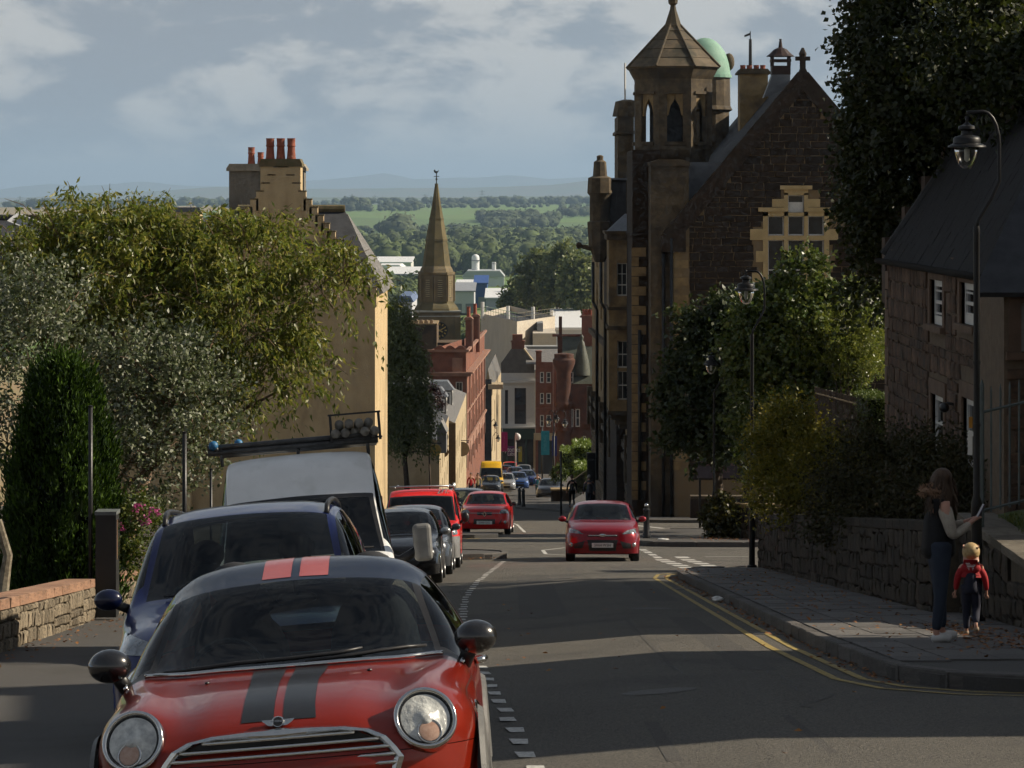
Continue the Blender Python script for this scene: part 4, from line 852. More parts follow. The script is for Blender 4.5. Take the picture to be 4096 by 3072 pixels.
COPPER = mat('green copper', (.22, .37, .29), .7, (.17, .31, .24), 2, stain=(.16, .33, .25), stscale=1)
CONC = mat('pale concrete', (.5, .45, .37), .9, (.44, .39, .32), .4, bump=.2, bscale=3)
WHITEC = mat('white cladding', (.62, .61, .58), .7, (.55, .54, .52), .5)
GREYROOF = mat('sheet roof grey', (.3, .31, .33), .5, (.26, .27, .29), .3)
BRONZE = mat('brown shutter', (.03, .014, .012), .6)
class Fac:
    """a facade frame: O at its lower left corner, U along it (seen from outside), Z up, n outwards"""
    def __init__(s, O, U): s.O = Vector(O); s.U = Vector(U).normalized(); s.n = s.U.cross(UZ)
    def p(s, u, z, d=0): return s.O + s.U * u + UZ * z + s.n * d
    def box(s, m, u0, u1, z0, z1, d0, d1, mi=0):
        q = [s.p(u, z, d) for d in (d0, d1) for (u, z) in ((u0, z0), (u1, z0), (u1, z1), (u0, z1))]
        m.add(q, ((0, 1, 2, 3), (7, 6, 5, 4), (0, 4, 5, 1), (1, 5, 6, 2), (2, 6, 7, 3), (3, 7, 4, 0)), mi); return m
    def M(s, u, z, d=0):
        q = Matrix((s.U, -s.n, UZ)).transposed().to_4x4(); q.translation = s.p(u, z, d); return q
def clip(poly, line):
    (ax, ay), (bx, by) = line; out = []
    def sd(p): return (bx - ax) * (p[1] - ay) - (by - ay) * (p[0] - ax)
    for i, p in enumerate(poly):
        q = poly[(i + 1) % len(poly)]; a, b = sd(p), sd(q)
        if a >= -1e-9: out.append(p)
        if (a > 1e-9 and b < -1e-9) or (a < -1e-9 and b > 1e-9): t = a / (a - b); out.append((p[0] + (q[0] - p[0]) * t, p[1] + (q[1] - p[1]) * t))
    return out
def wall(m, f, outline, holes=(), depth=.22, mi=0):
    """outline: convex (u, z) polygon counter-clockwise; holes: (u0, u1, z0, z1); reveals are built, the openings stay open"""
    us = sorted({p[0] for p in outline} | {h[0] for h in holes} | {h[1] for h in holes}); zs = sorted({p[1] for p in outline} | {h[2] for h in holes} | {h[3] for h in holes})
    edges = list(zip(outline, outline[1:] + outline[:1]))
    for a, b in zip(us, us[1:]):
        for c, d in zip(zs, zs[1:]):
            mu, mz = (a + b) / 2, (c + d) / 2
            if any(h[0] < mu < h[1] and h[2] < mz < h[3] for h in holes): continue
            pl = [(a, c), (b, c), (b, d), (a, d)]
            for e in edges:
                pl = clip(pl, e)
                if len(pl) < 3: break
            if len(pl) >= 3: m.add([f.p(u, z) for u, z in pl], [tuple(range(len(pl)))], mi)
    for (a, b, c, d) in [h[:4] for h in holes]:
        for (p, q) in (((a, c), (a, d)), ((a, d), (b, d)), ((b, d), (b, c)), ((b, c), (a, c))):
            m.quad(f.p(*p), f.p(*q), f.p(*q, -depth), f.p(*p, -depth), mi)
    return m
def window(parent, f, h, d=.14, nx=2, nz=2, fm=None, gl=None, fw=.05, lean=0):
    a, b, c, e = h[:4]; fm = fm or WHITEP; m = MB(); t = .05
    f.box(m, a, a + fw, c, e, -d - t, -d); f.box(m, b - fw, b, c, e, -d - t, -d); f.box(m, a + fw, b - fw, c, c + fw * 1.3, -d - t, -d); f.box(m, a + fw, b - fw, e - fw, e, -d - t, -d)
    for i in range(1, nx): u = a + (b - a) * i / nx; f.box(m, u - .014, u + .014, c + fw, e - fw, -d - t, -d - .012)
    for i in range(1, nz): z = c + (e - c) * i / nz; k = .026 if i == nz // 2 else .013; f.box(m, a + fw, b - fw, z - k, z + k, -d - t, -d - .008)
    o = m.build('window', fm, parent)
    pn = MB().quad(f.p(a + .01, c + .01, -d - .035), f.p(b - .01, c + .01, -d - .035), f.p(b - .01, e - .01, -d - .035), f.p(a + .01, e - .01, -d - .035)); pn.build('pane', gl or WINGL, o)
    return o
def surround(parent, f, h, mt, w=.16, d=.03, sill=.1, name='window_surround'):
    a, b, c, e = h[:4]; m = MB(); f.box(m, a - w, a, c, e, -.05, d); f.box(m, b, b + w, c, e, -.05, d); f.box(m, a - w, b + w, e, e + w * 1.2, -.05, d); f.box(m, a - w - .04, b + w + .04, c - sill, c, -.05, d + .07); return m.build(name, mt, parent)
def stones(f, u0, u1, z0, z1, hmin, hmax, wmin, wmax, ok, gap=.018, d=.03):
    its = []; z = z0
    while z < z1:
        h = rnd.uniform(hmin, hmax); u = u0 - rnd.uniform(0, wmax)
        while u < u1:
            w_ = rnd.uniform(wmin, wmax); a, b = max(u, u0), min(u + w_, u1)
            if b - a > .09 and ok(a, b, z, z + h): its.append((f.M((a + b) / 2, z + h / 2, d / 2 - .035 + rnd.uniform(0, .008)), (b - a - gap, d + .05, h - gap)))
            u += w_
        z += h
    return its
def chimney(parent, x0, x1, y0, y1, z0, z1, mt, cap=None, pots=(), name='chimney', cw=.12, ch=.18):
    m = MB().box(x0, x1, y0, y1, z0, z1); o = m.build(name, mt, parent)
    m = MB().box(x0 - cw, x1 + cw, y0 - cw, y1 + cw, z1, z1 + ch * .5); m.prism([Vector((x0 - cw, y0 - cw, z1 + ch * .5)), Vector((x1 + cw, y0 - cw, z1 + ch * .5)), Vector((x1 - .02, y0 - cw, z1 + ch * 1.4)), Vector((x0 + .02, y0 - cw, z1 + ch * 1.4))], (0, 0, 0), (0, y1 - y0 + 2 * cw, 0))
    m.build('chimney_cap', cap or mt, o)
    for (x, y, zt, r) in pots:
        b = z1 + ch * 1.35; MB().lathe([(r * 1.15, b), (r * 1.05, b + (zt - b) * .15), (r * .9, b + (zt - b) * .6), (r * 1.06, b + (zt - b) * .62), (r * 1.06, b + (zt - b) * .66), (r * .95, b + (zt - b) * .7), (r, zt - .03), (r * 1.08, zt), (r * .8, zt), (r * .75, zt - .3)], 14, Matrix.Translation((x, y, 0))).build('chimney_pot', POT, o, smooth=45)
    return o
def roof_quad(parent, name, q, mt, th=.08):
    """q: four Vectors round a roof plane, seen from above anticlockwise"""
    n = (q[1] - q[0]).cross(q[2] - q[0]).normalized(); n = n if n.z > 0 else -n; return MB().prism(q, (0, 0, 0), -n * th).build(name, mt, parent)
def slates(parent, a, b, c, mt, sw=.3, sh=.24, limit=280, name='slate'):
    """a -> b along the eave, a -> c up the slope; overlapping slates lying on that plane"""
    U = (b - a); W_ = (c - a); lu, lw = U.length, W_.length; U = U.normalized(); W_ = W_.normalized(); n = U.cross(W_).normalized(); its = []
    if n.z < 0: n = -n
    tl = Matrix.Rotation(R(-3), 4, 'X'); base = Matrix((U, -n, W_)).transposed().to_4x4()
    if base.determinant() < 0: base = Matrix((-U, -n, W_)).transposed().to_4x4()
    for j in range(int(lw / sh)):
        o = (j % 2) * sw / 2
        for i in range(int(lu / sw) + 1):
            x = o + i * sw
            if x - sw / 2 < 0 or x + sw / 2 > lu: continue
            M = base.copy(); M.translation = a + U * x + W_ * ((j + .55) * sh) + n * (.012 + rnd.uniform(0, .006)); its.append((M @ Matrix.Rotation(R(rnd.uniform(2.5, 4)), 4, 'X'), (sw - .003, .026, sh * 1.2)))
    pieces(parent, name, its, mt, .012, .06, 5, limit)

# ---------------------------------------------------------------- the stone hotel on the right
Y0 = 130.0; zb = G(8, 130) - .4
hot = thing('stone_hotel', 'tall dark stone hotel with an octagonal turret and steep gable', 'hotel', (PX(760, Y0), Y0, zb))
f = Fac((PX(674, Y0), Y0, zb), (1, 0, 0)); gw = 258 / F * Y0; he = PZ(231, Y0) - zb; ha = PZ(76, Y0) - zb
def zpy(py, Y=Y0): return PZ(py, Y) - zb
def upx(px, Y=Y0): return PX(px, Y) - f.O.x
gol = [(0, 0), (gw, 0), (gw, he), (gw / 2, ha), (0, he)]
W1 = dict(l=(upx(769), upx(784), zpy(265), zpy(244)), m=(upx(787), upx(803), zpy(265), zpy(244)), r=(upx(806), upx(822), zpy(265), zpy(244)))
holes = []
for (a, b) in ((768, 784), (788, 804), (808, 824)): holes += [(upx(a), upx(b), zpy(235.5), zpy(216)), (upx(a), upx(b), zpy(300), zpy(240))]
holes.append((upx(788), upx(804), zpy(212.5), zpy(195)))
m = wall(MB(), f, gol, holes, .3); m.build('gable_wall', MORTAR, hot)
for h in holes: window(hot, f, h, .16, 1, 2 if h[3] - h[2] > 1 else 1, fw=.045)
pn = MB(); h = holes[-1]; f.box(pn, h[0] + .02, h[1] - .02, h[2] + .02, h[2] + .45, -.15, -.13); pn.build('blind', WHITEP, hot)
m = MB()
for (a, b, c, d) in ((763, 768, 303, 212), (784, 788, 303, 193), (804, 808, 303, 193), (824, 829, 303, 212), (768, 784, 240, 235.5), (788, 804, 240, 235.5), (808, 824, 240, 235.5), (763, 788, 216, 211.6), (804, 829, 216, 211.6), (784, 808, 195, 189.5), (788, 804, 216, 212.5)): f.box(m, upx(a), upx(b), zpy(c), zpy(d), -.1, .05)
for (a, b, c, d) in ((758, 788, 211.6, 207.5), (804, 834, 211.6, 207.5), (780, 812, 189.5, 185.5)): f.box(m, upx(a), upx(b), zpy(c), zpy(d), -.1, .14)
for i, (a, b, c, d) in enumerate(((750, 763, 240, 229), (756, 763, 262, 251), (772, 784, 207, 199), (808, 820, 207, 199), (829, 838, 240, 229), (752, 763, 282, 273))): f.box(m, upx(a), upx(b), zpy(c), zpy(d), -.1, .045)
m.build('window_surround', mat('cream dressed stone', (.52, .39, .2), .88, (.42, .31, .15), 2.5, bump=.25, bscale=18, stain=(.25, .18, .1), stscale=1.2, stlo=.58, sthi=.8), hot)
def okg(a, b, z, z2):
    for h in holes:
        if b > h[0] - .16 and a < h[1] + .16 and z2 > h[2] - .1 and z < h[3] + .18: return False
    u = a if (a + b) / 2 < gw / 2 else b; return z2 < he + (ha - he) * (1 - abs(u - gw / 2) / (gw / 2)) + .1
pieces(hot, 'stone', [q for q in stones(f, .66, gw * .9, zpy(480), ha, .2, .36, .28, .95, okg)], BROWNST)
m = MB()                                   # corner stones
z = zpy(470); k = 0
while z < he - .6: f.box(m, -.02, (.62 if k % 2 else .34), z, z + .36, -.3, .05); z += .38; k += 1
m.build('corner_stones', TANST, hot)
m = MB()                                   # coping and roof
for s, (a, b) in ((0, ((-.25, he - .25), (gw / 2, ha))), (1, ((gw + .25, he - .25), (gw / 2, ha)))):
    d = Vector((b[0] - a[0], b[1] - a[1])).normalized(); nn = Vector((-d.y, d.x)) * (1 if s == 0 else -1)
    pl = [f.p(a[0] - nn.x * .42, a[1] - nn.y * .42), f.p(b[0] - nn.x * .42, b[1] - nn.y * .42), f.p(b[0] + nn.x * .28, b[1] + nn.y * .28), f.p(a[0] + nn.x * .28, a[1] + nn.y * .28)]
    m.prism(pl, (0, -.14, 0), (0, .34, 0))
m.prism([f.p(-.55, he - .9), f.p(.5, he - .9), f.p(.5, he + .2), f.p(-.55, he - .2)], (0, -.2, 0), (0, .4, 0))
m.build('gable_coping', BROWNST, hot)
ap = f.p(gw / 2, ha + .25); m = MB().prism([Vector((ap.x - .55, ap.y - .16, ap.z - .95)), Vector((ap.x + .55, ap.y - .16, ap.z - .95)), Vector((ap.x + .12, ap.y - .16, ap.z + .05)), Vector((ap.x - .12, ap.y - .16, ap.z + .05))], (0, 0, 0), (0, .52, 0)).box(ap.x - .12, ap.x + .12, ap.y, ap.y + .25, ap.z - .1, ap.z + .55).box(ap.x - .32, ap.x + .32, ap.y + .04, ap.y + .2, ap.z + .42, ap.z + .6).lathe([(.13, .55), (.17, .72), (.05, .98)], 6, Matrix.Translation((ap.x, ap.y + .12, ap.z))); m.build('gable_finial', BROWNST, hot)
dv = Vector((0, 26, 0)); e0, e1, rg = f.p(-.1, he - .05), f.p(gw + .1, he - .05), f.p(gw / 2, ha)
rl = roof_quad(hot, 'roof', [e0 + Vector((0, .3, 0)), rg + Vector((0, .3, 0)), rg + dv, e0 + dv], SLATEJ); roof_quad(hot, 'roof', [rg + Vector((0, .3, 0)), e1 + Vector((0, .3, 0)), e1 + dv, rg + dv], SLATEJ)
m = MB(); g2 = Fac(f.p(0, 0) + Vector((0, 26, 0)), (0, -1, 0)); wall(m, g2, [(0, 0), (26, 0), (26, he), (0, he)]); g3 = Fac(f.p(gw, 0), (0, 1, 0)); wall(m, g3, [(0, 0), (26, 0), (26, he), (0, he)]); m.build('side_wall', BROWNSTJ, hot)
# shoulder block, tower block, oriel, street front
sb = MB().box(PX(650, 131), PX(688, 131), 130.4, 134, zb, PZ(166, 131)); sb.box(PX(649, 131), PX(689, 131), 130.3, 134.1, PZ(166, 131), PZ(162, 131)); sb.prism([Vector((PX(650, 131), 130.3, PZ(162, 131))), Vector((PX(688, 131), 130.3, PZ(162, 131))), Vector((PX(680, 131), 130.3, PZ(159.5, 131))), Vector((PX(658, 131), 130.3, PZ(159.5, 131)))], (0, 0, 0), (0, 3.6, 0)); sb.build('shoulder_block', TOWERST, hot)
MB().box(PX(688, 131), PX(735, 131), 131.6, 137, PZ(250, 131), PZ(162, 131)).build('lead_flat', LEAD, hot)
tb = MB().box(PX(632, 133), PX(660, 133), 132.6, 139, zb, PZ(150, 133)); tb.box(PX(631, 133), PX(661, 133), 132.5, 139.1, PZ(236, 133), PZ(233, 133)); tb.build('tower_block', BROWNSTJ, hot)
ft = Fac((PX(632, 132.6), 132.6, zb), (1, 0, 0)); m = MB(); z = 1.0; k = 0
while z < 12: ft.box(m, -.02, (.62 if k % 2 else .3), z, z + .4, 0, .04); z += .43; k += 1
m.build('corner_stones', TANST, hot)
pieces(hot, 'stone', [q for q in stones(ft, .64, 1.2, 2, 12.5, .22, .36, .3, .6, lambda a, b, c, d: True)], BROWNST, limit=80)
# octagonal turret
tc_ = Vector((PX(673, 136.5), 136.5, 0)); TT = Matrix.Translation(tc_); A8 = R(22.5)
r1 = 41.3 / F * 136.5; zt, zm, zl_ = PZ(70, 136.5), PZ(150, 136.5), PZ(185, 136.5)
tur = MB().lathe([(r1 * .72, zl_ - 5), (r1 * .72, zl_), (r1 * .95, zm - .3), (r1, zm), (r1 * .86, zm + .1)], 8, TT, 0, A8); tur.lathe([(r1 * .99, PZ(84, 136.5)), (r1, PZ(80, 136.5)), (r1 * 1.06, PZ(76, 136.5)), (r1 * 1.14, PZ(70, 136.5)), (r1 * 1.14, zt + .15), (.3, zt + .15)], 8, TT, 0, A8)
to = tur.build('turret', TOWERST, hot)
ztop = PZ(84, 136.5); side = 2 * r1 * math.sin(math.pi / 8); ap8 = r1 * math.cos(math.pi / 8)
for k in range(8):                         # eight faces with louvred traceried openings
    a = R(-90) + k * math.pi / 4; c = tc_ + Vector((math.cos(a), math.sin(a), 0)) * ap8; U = Vector((-math.sin(a), math.cos(a), 0)); ff = Fac((c.x - U.x * side / 2, c.y - U.y * side / 2, zm), U)
    hgt = ztop - zm; ow = side * .5; o0 = (side - ow) / 2; hh = [(o0, side - o0, .35, hgt - .5)]
    m = wall(MB(), ff, [(0, 0), (side, 0), (side, hgt), (0, hgt)], hh, .32); ff.box(m, o0 - .12, side - o0 + .12, hgt - .5, hgt - .38, 0, .07); ff.box(m, o0 - .08, side - o0 + .08, .2, .35, 0, .1); m.build('turret_face', TOWERST, to)
    m = MB(); zc_ = hgt - .5                # pointed tracery head
    for s in (0, 1):
        u0 = o0 if s == 0 else side - o0; sg = 1 if s == 0 else -1
        m.prism([ff.p(u0, zc_, -.1), ff.p(u0 + sg * ow / 2, zc_, -.1), ff.p(u0 + sg * ow * .47, zc_ - .25, -.1), ff.p(u0 + sg * ow * .22, zc_ - .55, -.1), ff.p(u0 + sg * ow * .1, zc_ - .95, -.1), ff.p(u0, zc_ - 1.0, -.1)], (0, 0, 0), -ff.n * .12)
    m.build('tracery', TANST if k in (0, 7, 1) else TOWERST, to)
MB().lathe([(r1 * .6, zm - .2), (r1 * .6, ztop)], 8, TT, 0, A8).build('turret_core', DARKIN, to)
rc = 48.5 / F * 136.5; zc0 = zt + .1; zc1 = PZ(22, 136.5); its = []
for k in range(8):                         # stone roof in five courses
    a0, a1 = A8 + k * math.pi / 4, A8 + (k + 1) * math.pi / 4
    for j in range(5):
        t0, t1 = j / 5, (j + 1) / 5; ra, rb = rc * (1 - t0) + .16 * t0, rc * (1 - t1) + .16 * t1; za, zb_ = zc0 + (zc1 - zc0) * t0, zc0 + (zc1 - zc0) * t1
        q = [tc_ + Vector((math.cos(x) * r, math.sin(x) * r, z)) for x, r, z in ((a0, ra + .05, za), (a1, ra + .05, za), (a1, rb + .015, zb_), (a0, rb + .015, zb_))]
        n = (q[1] - q[0]).cross(q[3] - q[0]).normalized(); MB().prism(q, (0, 0, 0), -n * .12).build('roof_stone', CAPST, to)
    q0 = tc_ + Vector((math.cos(a0) * (rc + .06), math.sin(a0) * (rc + .06), zc0 + .02)); q1 = tc_ + Vector((math.cos(a0) * .2, math.sin(a0) * .2, zc1 + .02)); MB().tube([q0, q1], .05, 6).build('roof_rib', CAPST, to)
MB().lathe([(.42, zc1 - .25), (.4, zc1 - .15), (.16, zc1 + .55), (.12, zc1 + .75), (.22, zc1 + .85), (.24, zc1 + 1.05), (.1, zc1 + 1.2), (.06, zc1 + 1.9)], 8, TT, 0, A8).build('turret_finial', CAPST, to)
# street front and oriel
X0, X1, YA, YB = PX(633, 139), PX(592, 178), 139.0, 178.0; fs = Fac((X1, YB, zb - 4), (X0 - X1, YA - YB, 0)); ln = math.hypot(X0 - X1, YB - YA); ht = PZ(234, 150) - (zb - 4)
wins = [(ln - 6 - k * 4.6, ln - 4.8 - k * 4.6, z, z + 1.9) for k in range(7) for z in (7.6, 11.6, 14.4) if z + 1.9 < ht]
wall(MB(), fs, [(0, 0), (ln, 0), (ln, ht), (0, ht)], wins, .25).build('street_wall', TANST, hot)
for h in wins: window(hot, fs, h, .14, 2, 2)
m = MB()
for z in (5.8, 6.4, 10.4, ht - .5): fs.box(m, 0, ln, z, z + .28, 0, .22)
for k in range(22): fs.box(m, 0, ln, .5 + k * .42, .5 + k * .42 + .3, 0, .05) if .5 + k * .42 < 5.3 else None
for k in range(9): fs.box(m, k * 4.6, k * 4.6 + .5, 5.0, 7.2, .0, .3)
m.build('string_course', TOWERST, hot)
rf = [fs.p(0, ht, .3), fs.p(ln, ht, .3), fs.p(ln, ht + 3.2, -3.2), fs.p(0, ht + 3.2, -3.2)]; roof_quad(hot, 'roof', rf, SLATEJ)
MB().box(X1 + .3, X0 + 6, YA + 6, YB - .2, zb - 4, PZ(236, 150)).build('rear_mass', BROWNSTJ, hot)
fo = Fac((PX(609, 139.2), 139.2, 0), (1, 0, 0)); ow = (633 - 609) / F * 139.2
zo = lambda py: PZ(py, 139.2); uo = lambda px: PX(px, 139.2) - fo.O.x
oh = [(uo(617), uo(627.5), zo(296), zo(263)), (uo(617.5), uo(628), zo(400), zo(371)), (uo(617.5), uo(628), zo(368), zo(341))]
orl = wall(MB(), fo, [(0, zo(412)), (ow, zo(412)), (ow, zo(240)), (0, zo(240))], oh, .28); fl = Fac((fo.O.x, 142.5, 0), (0, -1, 0)); wall(orl, fl, [(0, zo(412)), (3.3, zo(412)), (3.3, zo(240)), (0, zo(240))]); orl = orl.build('oriel', TANST, hot)
for i, h in enumerate(oh): window(orl, fo, h, .2, 2, 3 if i == 0 else 2)
m = MB(); x0, x1 = fo.O.x, fo.O.x + ow
for i, (pa, pb, e) in enumerate(((240, 234, .12), (234, 231, .2), (310, 307, .06), (330, 326, .1), (415, 411, .05), (420, 415, -.1), (425, 420, -.3), (430, 425, -.5))): MB().box(x0 - e, x1 + .1, 139.2 - e, 142.6, zo(pa), zo(pb)).build('oriel_moulding', TOWERST, orl)
MB().prism([Vector((x0 - .1, 139.1, zo(231))), Vector((x1, 139.1, zo(231))), Vector((x1, 141, zo(214))), Vector((x1 - .3, 141, zo(214)))], (0, 0, 0), (0, .5, 0)).build('oriel_roof', LEAD, orl)
# parapet turret at the far corner, slated dormer, pipes, gargoyle
pt = Vector((PX(600, 146), 146, 0)); Z_ = lambda py: PZ(py, 146)
m = MB().lathe([(.25, Z_(262)), (.55, Z_(245)), (.62, Z_(222)), (.5, Z_(221)), (.5, Z_(196)), (.62, Z_(193)), (.58, Z_(178)), (.35, Z_(176)), (.3, Z_(162)), (.16, Z_(160)), (.16, Z_(156)), (.05, Z_(155))], 8, Matrix.Translation(pt)); m.tube([pt + Vector((-.2, 0, Z_(249))), pt + Vector((-1.0, -.1, Z_(246)))], [.16, .09], 6); m.ball(pt + Vector((-1.02, -.1, Z_(245.5))), .16); m.build('corner_pinnacle', TOWERST, hot, smooth=40)
MB().box(PX(607, 146), PX(626, 146), 146, 149, Z_(240), Z_(180)).build('slated_dormer', SLATEJ, hot); MB().box(PX(606, 146), PX(627, 146), 145.9, 149, Z_(180), Z_(178)).build('lead_ridge', LEAD, hot)
b4 = MB().box(PX(618, 150), PX(634, 150), 150, 155, Z_(300), PZ(116, 150)).box(PX(616, 150), PX(634, 150), 149.8, 155, PZ(134, 150), PZ(131, 150)); b4.lathe([(.75, PZ(116, 150)), (.6, PZ(101, 150)), (.2, PZ(99, 150))], 8, Matrix.Translation((PX(628, 150), 151, 0))); b4.build('rear_tower', TOWERST, hot)
MB().tube([(PX(625, 151), 151, PZ(105, 151)), (PX(625, 151), 151, PZ(63, 151))], .05, 6).build('flag_pole', WHITEP, hot)
for (px, Y, pa, pb) in ((655, 132.3, 240, 516), (663.5, 130.2, 250, 522), (671.5, 129.85, 238, 524), (597, 144, 262, 480), (605, 141.5, 262, 505), (639.6, 132.4, 330, 500)):
    pts = [P(px - 4, pa, Y), P(px - 4, pa + 40, Y), P(px, pa + 48, Y), P(px, pb, Y)]; pts = [P(px, pa, Y), P(px, pb, Y)] if px > 630 else pts
    MB().tube(pts, .075, 8).build('drainpipe', BLACKIRON, hot, True)
# dome, chimney, ventilator, vane
D = 152.0; dc = Vector((PX(705, D), D, 0)); rd = 25.5 / F * D
dm = MB().lathe([(rd * math.cos(a), PZ(76, D) + rd * 1.5 * math.sin(a)) for a in [math.pi / 2 * i / 10 for i in range(11)]], 24, Matrix.Translation(dc)); do = dm.build('dome', COPPER, hot, smooth=40)
MB().lathe([(rd * 1.05, PZ(78, D)), (rd * 1.05, PZ(75, D))], 24, Matrix.Translation(dc)).build('dome_rim', COPPER, do); MB().lathe([(rd * .95, PZ(160, D)), (rd * .95, PZ(112, D)), (rd * 1.08, PZ(110, D)), (rd * 1.0, PZ(106, D)), (rd * .98, PZ(78, D))], 16, Matrix.Translation(dc)).build('dome_drum', TOWERST, do)
MB().ball((PX(729, D), D, PZ(62, D)), .28, .28, .45).build('urn', TOWERST, hot, True)
D = 143.0; chimney(hot, PX(740, D), PX(768, D), D, D + 1.4, PZ(140, D), PZ(74, D), TANST, TOWERST, [(PX(p, D), D + .7, PZ(64.5, D), .13) for p in (744, 750.5, 757.5, 764)])
MB().tube([(PX(752, D), D + 1, PZ(70, D)), (PX(752, D), D + 1, PZ(38, D))], [.09, .07], 6).tube([(PX(752, D), D + 1, PZ(38, D)), (PX(752, D), D + 1, PZ(30, D))], .025, 5).prism([Vector((PX(752, D), D + 1, PZ(34, D))), Vector((PX(746, D), D + 1, PZ(36, D))), Vector((PX(746, D), D + 1, PZ(34, D))), Vector((PX(752, D), D + 1, PZ(31.5, D)))], (0, -.03, 0), (0, .03, 0)).build('weather_vane', BLACKIRON, hot)
D = 136.0; vx = PX(780.5, D); m = MB().box(vx - .42, vx + .42, D - .42, D + .42, PZ(75, D), PZ(66, D))
for sx in (-1, 1):
    for sy in (-1, 1): m.box(vx + sx * .38 - .05, vx + sx * .38 + .05, D + sy * .38 - .05, D + sy * .38 + .05, PZ(66, D), PZ(56, D))
m.box(vx - .45, vx + .45, D - .45, D + .45, PZ(62, D), PZ(59.5, D)); m.lathe([(.66, PZ(56.5, D)), (.5, PZ(54, D)), (.3, PZ(49.5, D)), (.1, PZ(47.5, D)), (.05, PZ(40, D)), (.07, PZ(39, D))], 12, Matrix.Translation((vx, D, 0))); m.build('ventilator', BRONZE, hot)
MB().prism([Vector((vx - .4, D - .45, PZ(75, D))), Vector((vx + .4, D - .45, PZ(75, D))), Vector((vx + .4, D - .45, PZ(88, D))), Vector((vx - .8, D - .45, PZ(98, D)))], (0, 0, 0), (0, .9, 0)).build('lead_apron', LEAD, hot)

# ---------------------------------------------------------------- rubble house on the right
HX, HY0, HY1 = 6.9, 55.2, 34.6; zb = G(8, 45) - 1.6; ze = PZ(254, 55.2)
hs = thing('rubble_house', 'brown rubble stone house with a steep slate roof behind the shrubs', 'house', (HX + 3, 50, zb))
f = Fac((HX, HY0, zb), (0, -1, 0)); hl = HY0 - HY1; hh_ = ze - zb
U_ = lambda Y: HY0 - Y
wn = [(U_(49.2), U_(48.1), PZ(325, 48.8), PZ(265, 48.8)), (U_(45.9), U_(44.8), PZ(325, 45.4), PZ(267, 45.4)), (U_(49.1), U_(48.0), PZ(452, 48.8), PZ(394, 48.8)), (U_(45.7), U_(44.6), PZ(470, 45.4), PZ(398, 45.4))]
wn = [(a - .15, b + .2, c - zb, d - zb - (.24 if i < 2 else 0)) for i, (a, b, c, d) in enumerate(wn)]
RUB = mat('brown rubble stone', (.16, .095, .06), .92, (.075, .05, .035), 4, bump=.7, bscale=16, objrand=.45, stain=(.07, .055, .045), stscale=2.5)
MORT2 = mat('brown mortar', (.17, .125, .085), .95, (.12, .09, .06), 6, bump=.4, bscale=30)
SURR = mat('brown dressed stone', (.17, .11, .075), .88, (.12, .08, .055), 3, bump=.3, bscale=16)
wall(MB(), f, [(0, 0), (hl, 0), (hl, hh_), (0, hh_)], wn, .35).build('front_wall', MORT2, hs)
fg = Fac((HX + 6.6, HY0, zb), (-1, 0, 0)); wall(MB(), fg, [(0, 0), (6.6, 0), (6.6, hh_), (3.3, hh_ + 4.9), (0, hh_)]).build('gable_wall', MORT2, hs); fn = Fac((HX, HY1, zb), (1, 0, 0)); wall(MB(), fn, [(0, 0), (6.6, 0), (6.6, hh_), (3.3, hh_ + 4.9), (0, hh_)]).build('gable_wall', MORT2, hs)
for i, h in enumerate(wn): window(hs, f, h, .05, 1, 4 if i < 2 else 2, fw=.11); surround(hs, f, h, SURR, .2, .035)
def okh(a, b, z, z2): return not any(b > h[0] - .2 and a < h[1] + .2 and z2 > h[2] - .12 and z < h[3] + .24 for h in wn)
pieces(hs, 'stone', stones(f, .25, hl - 3, 2.0, hh_ - .05, .14, .34, .18, .5, okh, .025, .04), RUB, .1, .2, 7)
m = MB(); z = 0; k = 0
while z < hh_ - .3: f.box(m, -.02, .5 if k % 2 else .28, z, z + .33, -.2, .04); z += .35; k += 1
m.build('corner_stones', SURR, hs)
ea, eb, rc_ = Vector((HX - .1, HY0 + .05, ze - .1)), Vector((HX - .1, HY1 - .1, ze - .1)), Vector((HX + 3.3, HY0 + .05, ze + 4.9)); rd_ = Vector((HX + 3.3, HY1 - .1, ze + 4.9))
roof_quad(hs, 'roof', [ea, eb, rd_, rc_][::-1], MORT2); e2, e3 = Vector((HX + 6.85, HY0, ze - .2)), Vector((HX + 6.85, HY1, ze - .2)); roof_quad(hs, 'roof', [rc_, rd_, e3, e2][::-1], SLATEJ)
slates(hs, ea + Vector((0, -.25, .03)), eb + Vector((0, 0, .03)), rc_ + Vector((0, -.25, .03)), mat('dark house slate', (.032, .032, .034), .85, (.025, .025, .027), 3, spec=.15, bump=.3, bscale=30, objrand=.35), .42, .3)
m = MB(); n = 9
for k in range(n):
    t = k / n; x = HX - .04 + t * 3.3; z = ze - .3 + t * 5.1; m.box(x, x + .45, HY0 - .02, HY0 + .45, z - .6, z + .6)
m.build('crow_steps', mat('dark gable stone', (.08, .055, .04), .9), hs); m = MB().tube([ea + Vector((0, -.3, .1)), rc_ + Vector((0, -.3, .1))], .07, 6); m.build('roof_flashing', mat('dull lead', (.08, .08, .08), .9, spec=.1), hs); MB().tube([ea + Vector((-.08, 0, -.02)), eb + Vector((-.08, 0, -.02))], .055, 8).build('gutter', mat('matt black gutter', (.012, .011, .01), .9, spec=.1), hs, True)
chimney(hs, HX + 2.8, HX + 3.9, HY1, HY1 + .9, ze + 3.5, ze + 6.3, SURR, None, [(HX + 3.1, HY1 + .45, ze + 7.2, .13), (HX + 3.6, HY1 + .45, ze + 7.2, .13)])
wx0 = PX(1004, 39.1); fw_ = Fac((wx0, 39.1, zb), (1, 0, 0)); wh = [(.22, 1.1, PZ(352, 39.1) - zb, PZ(303, 39.1) - zb)]
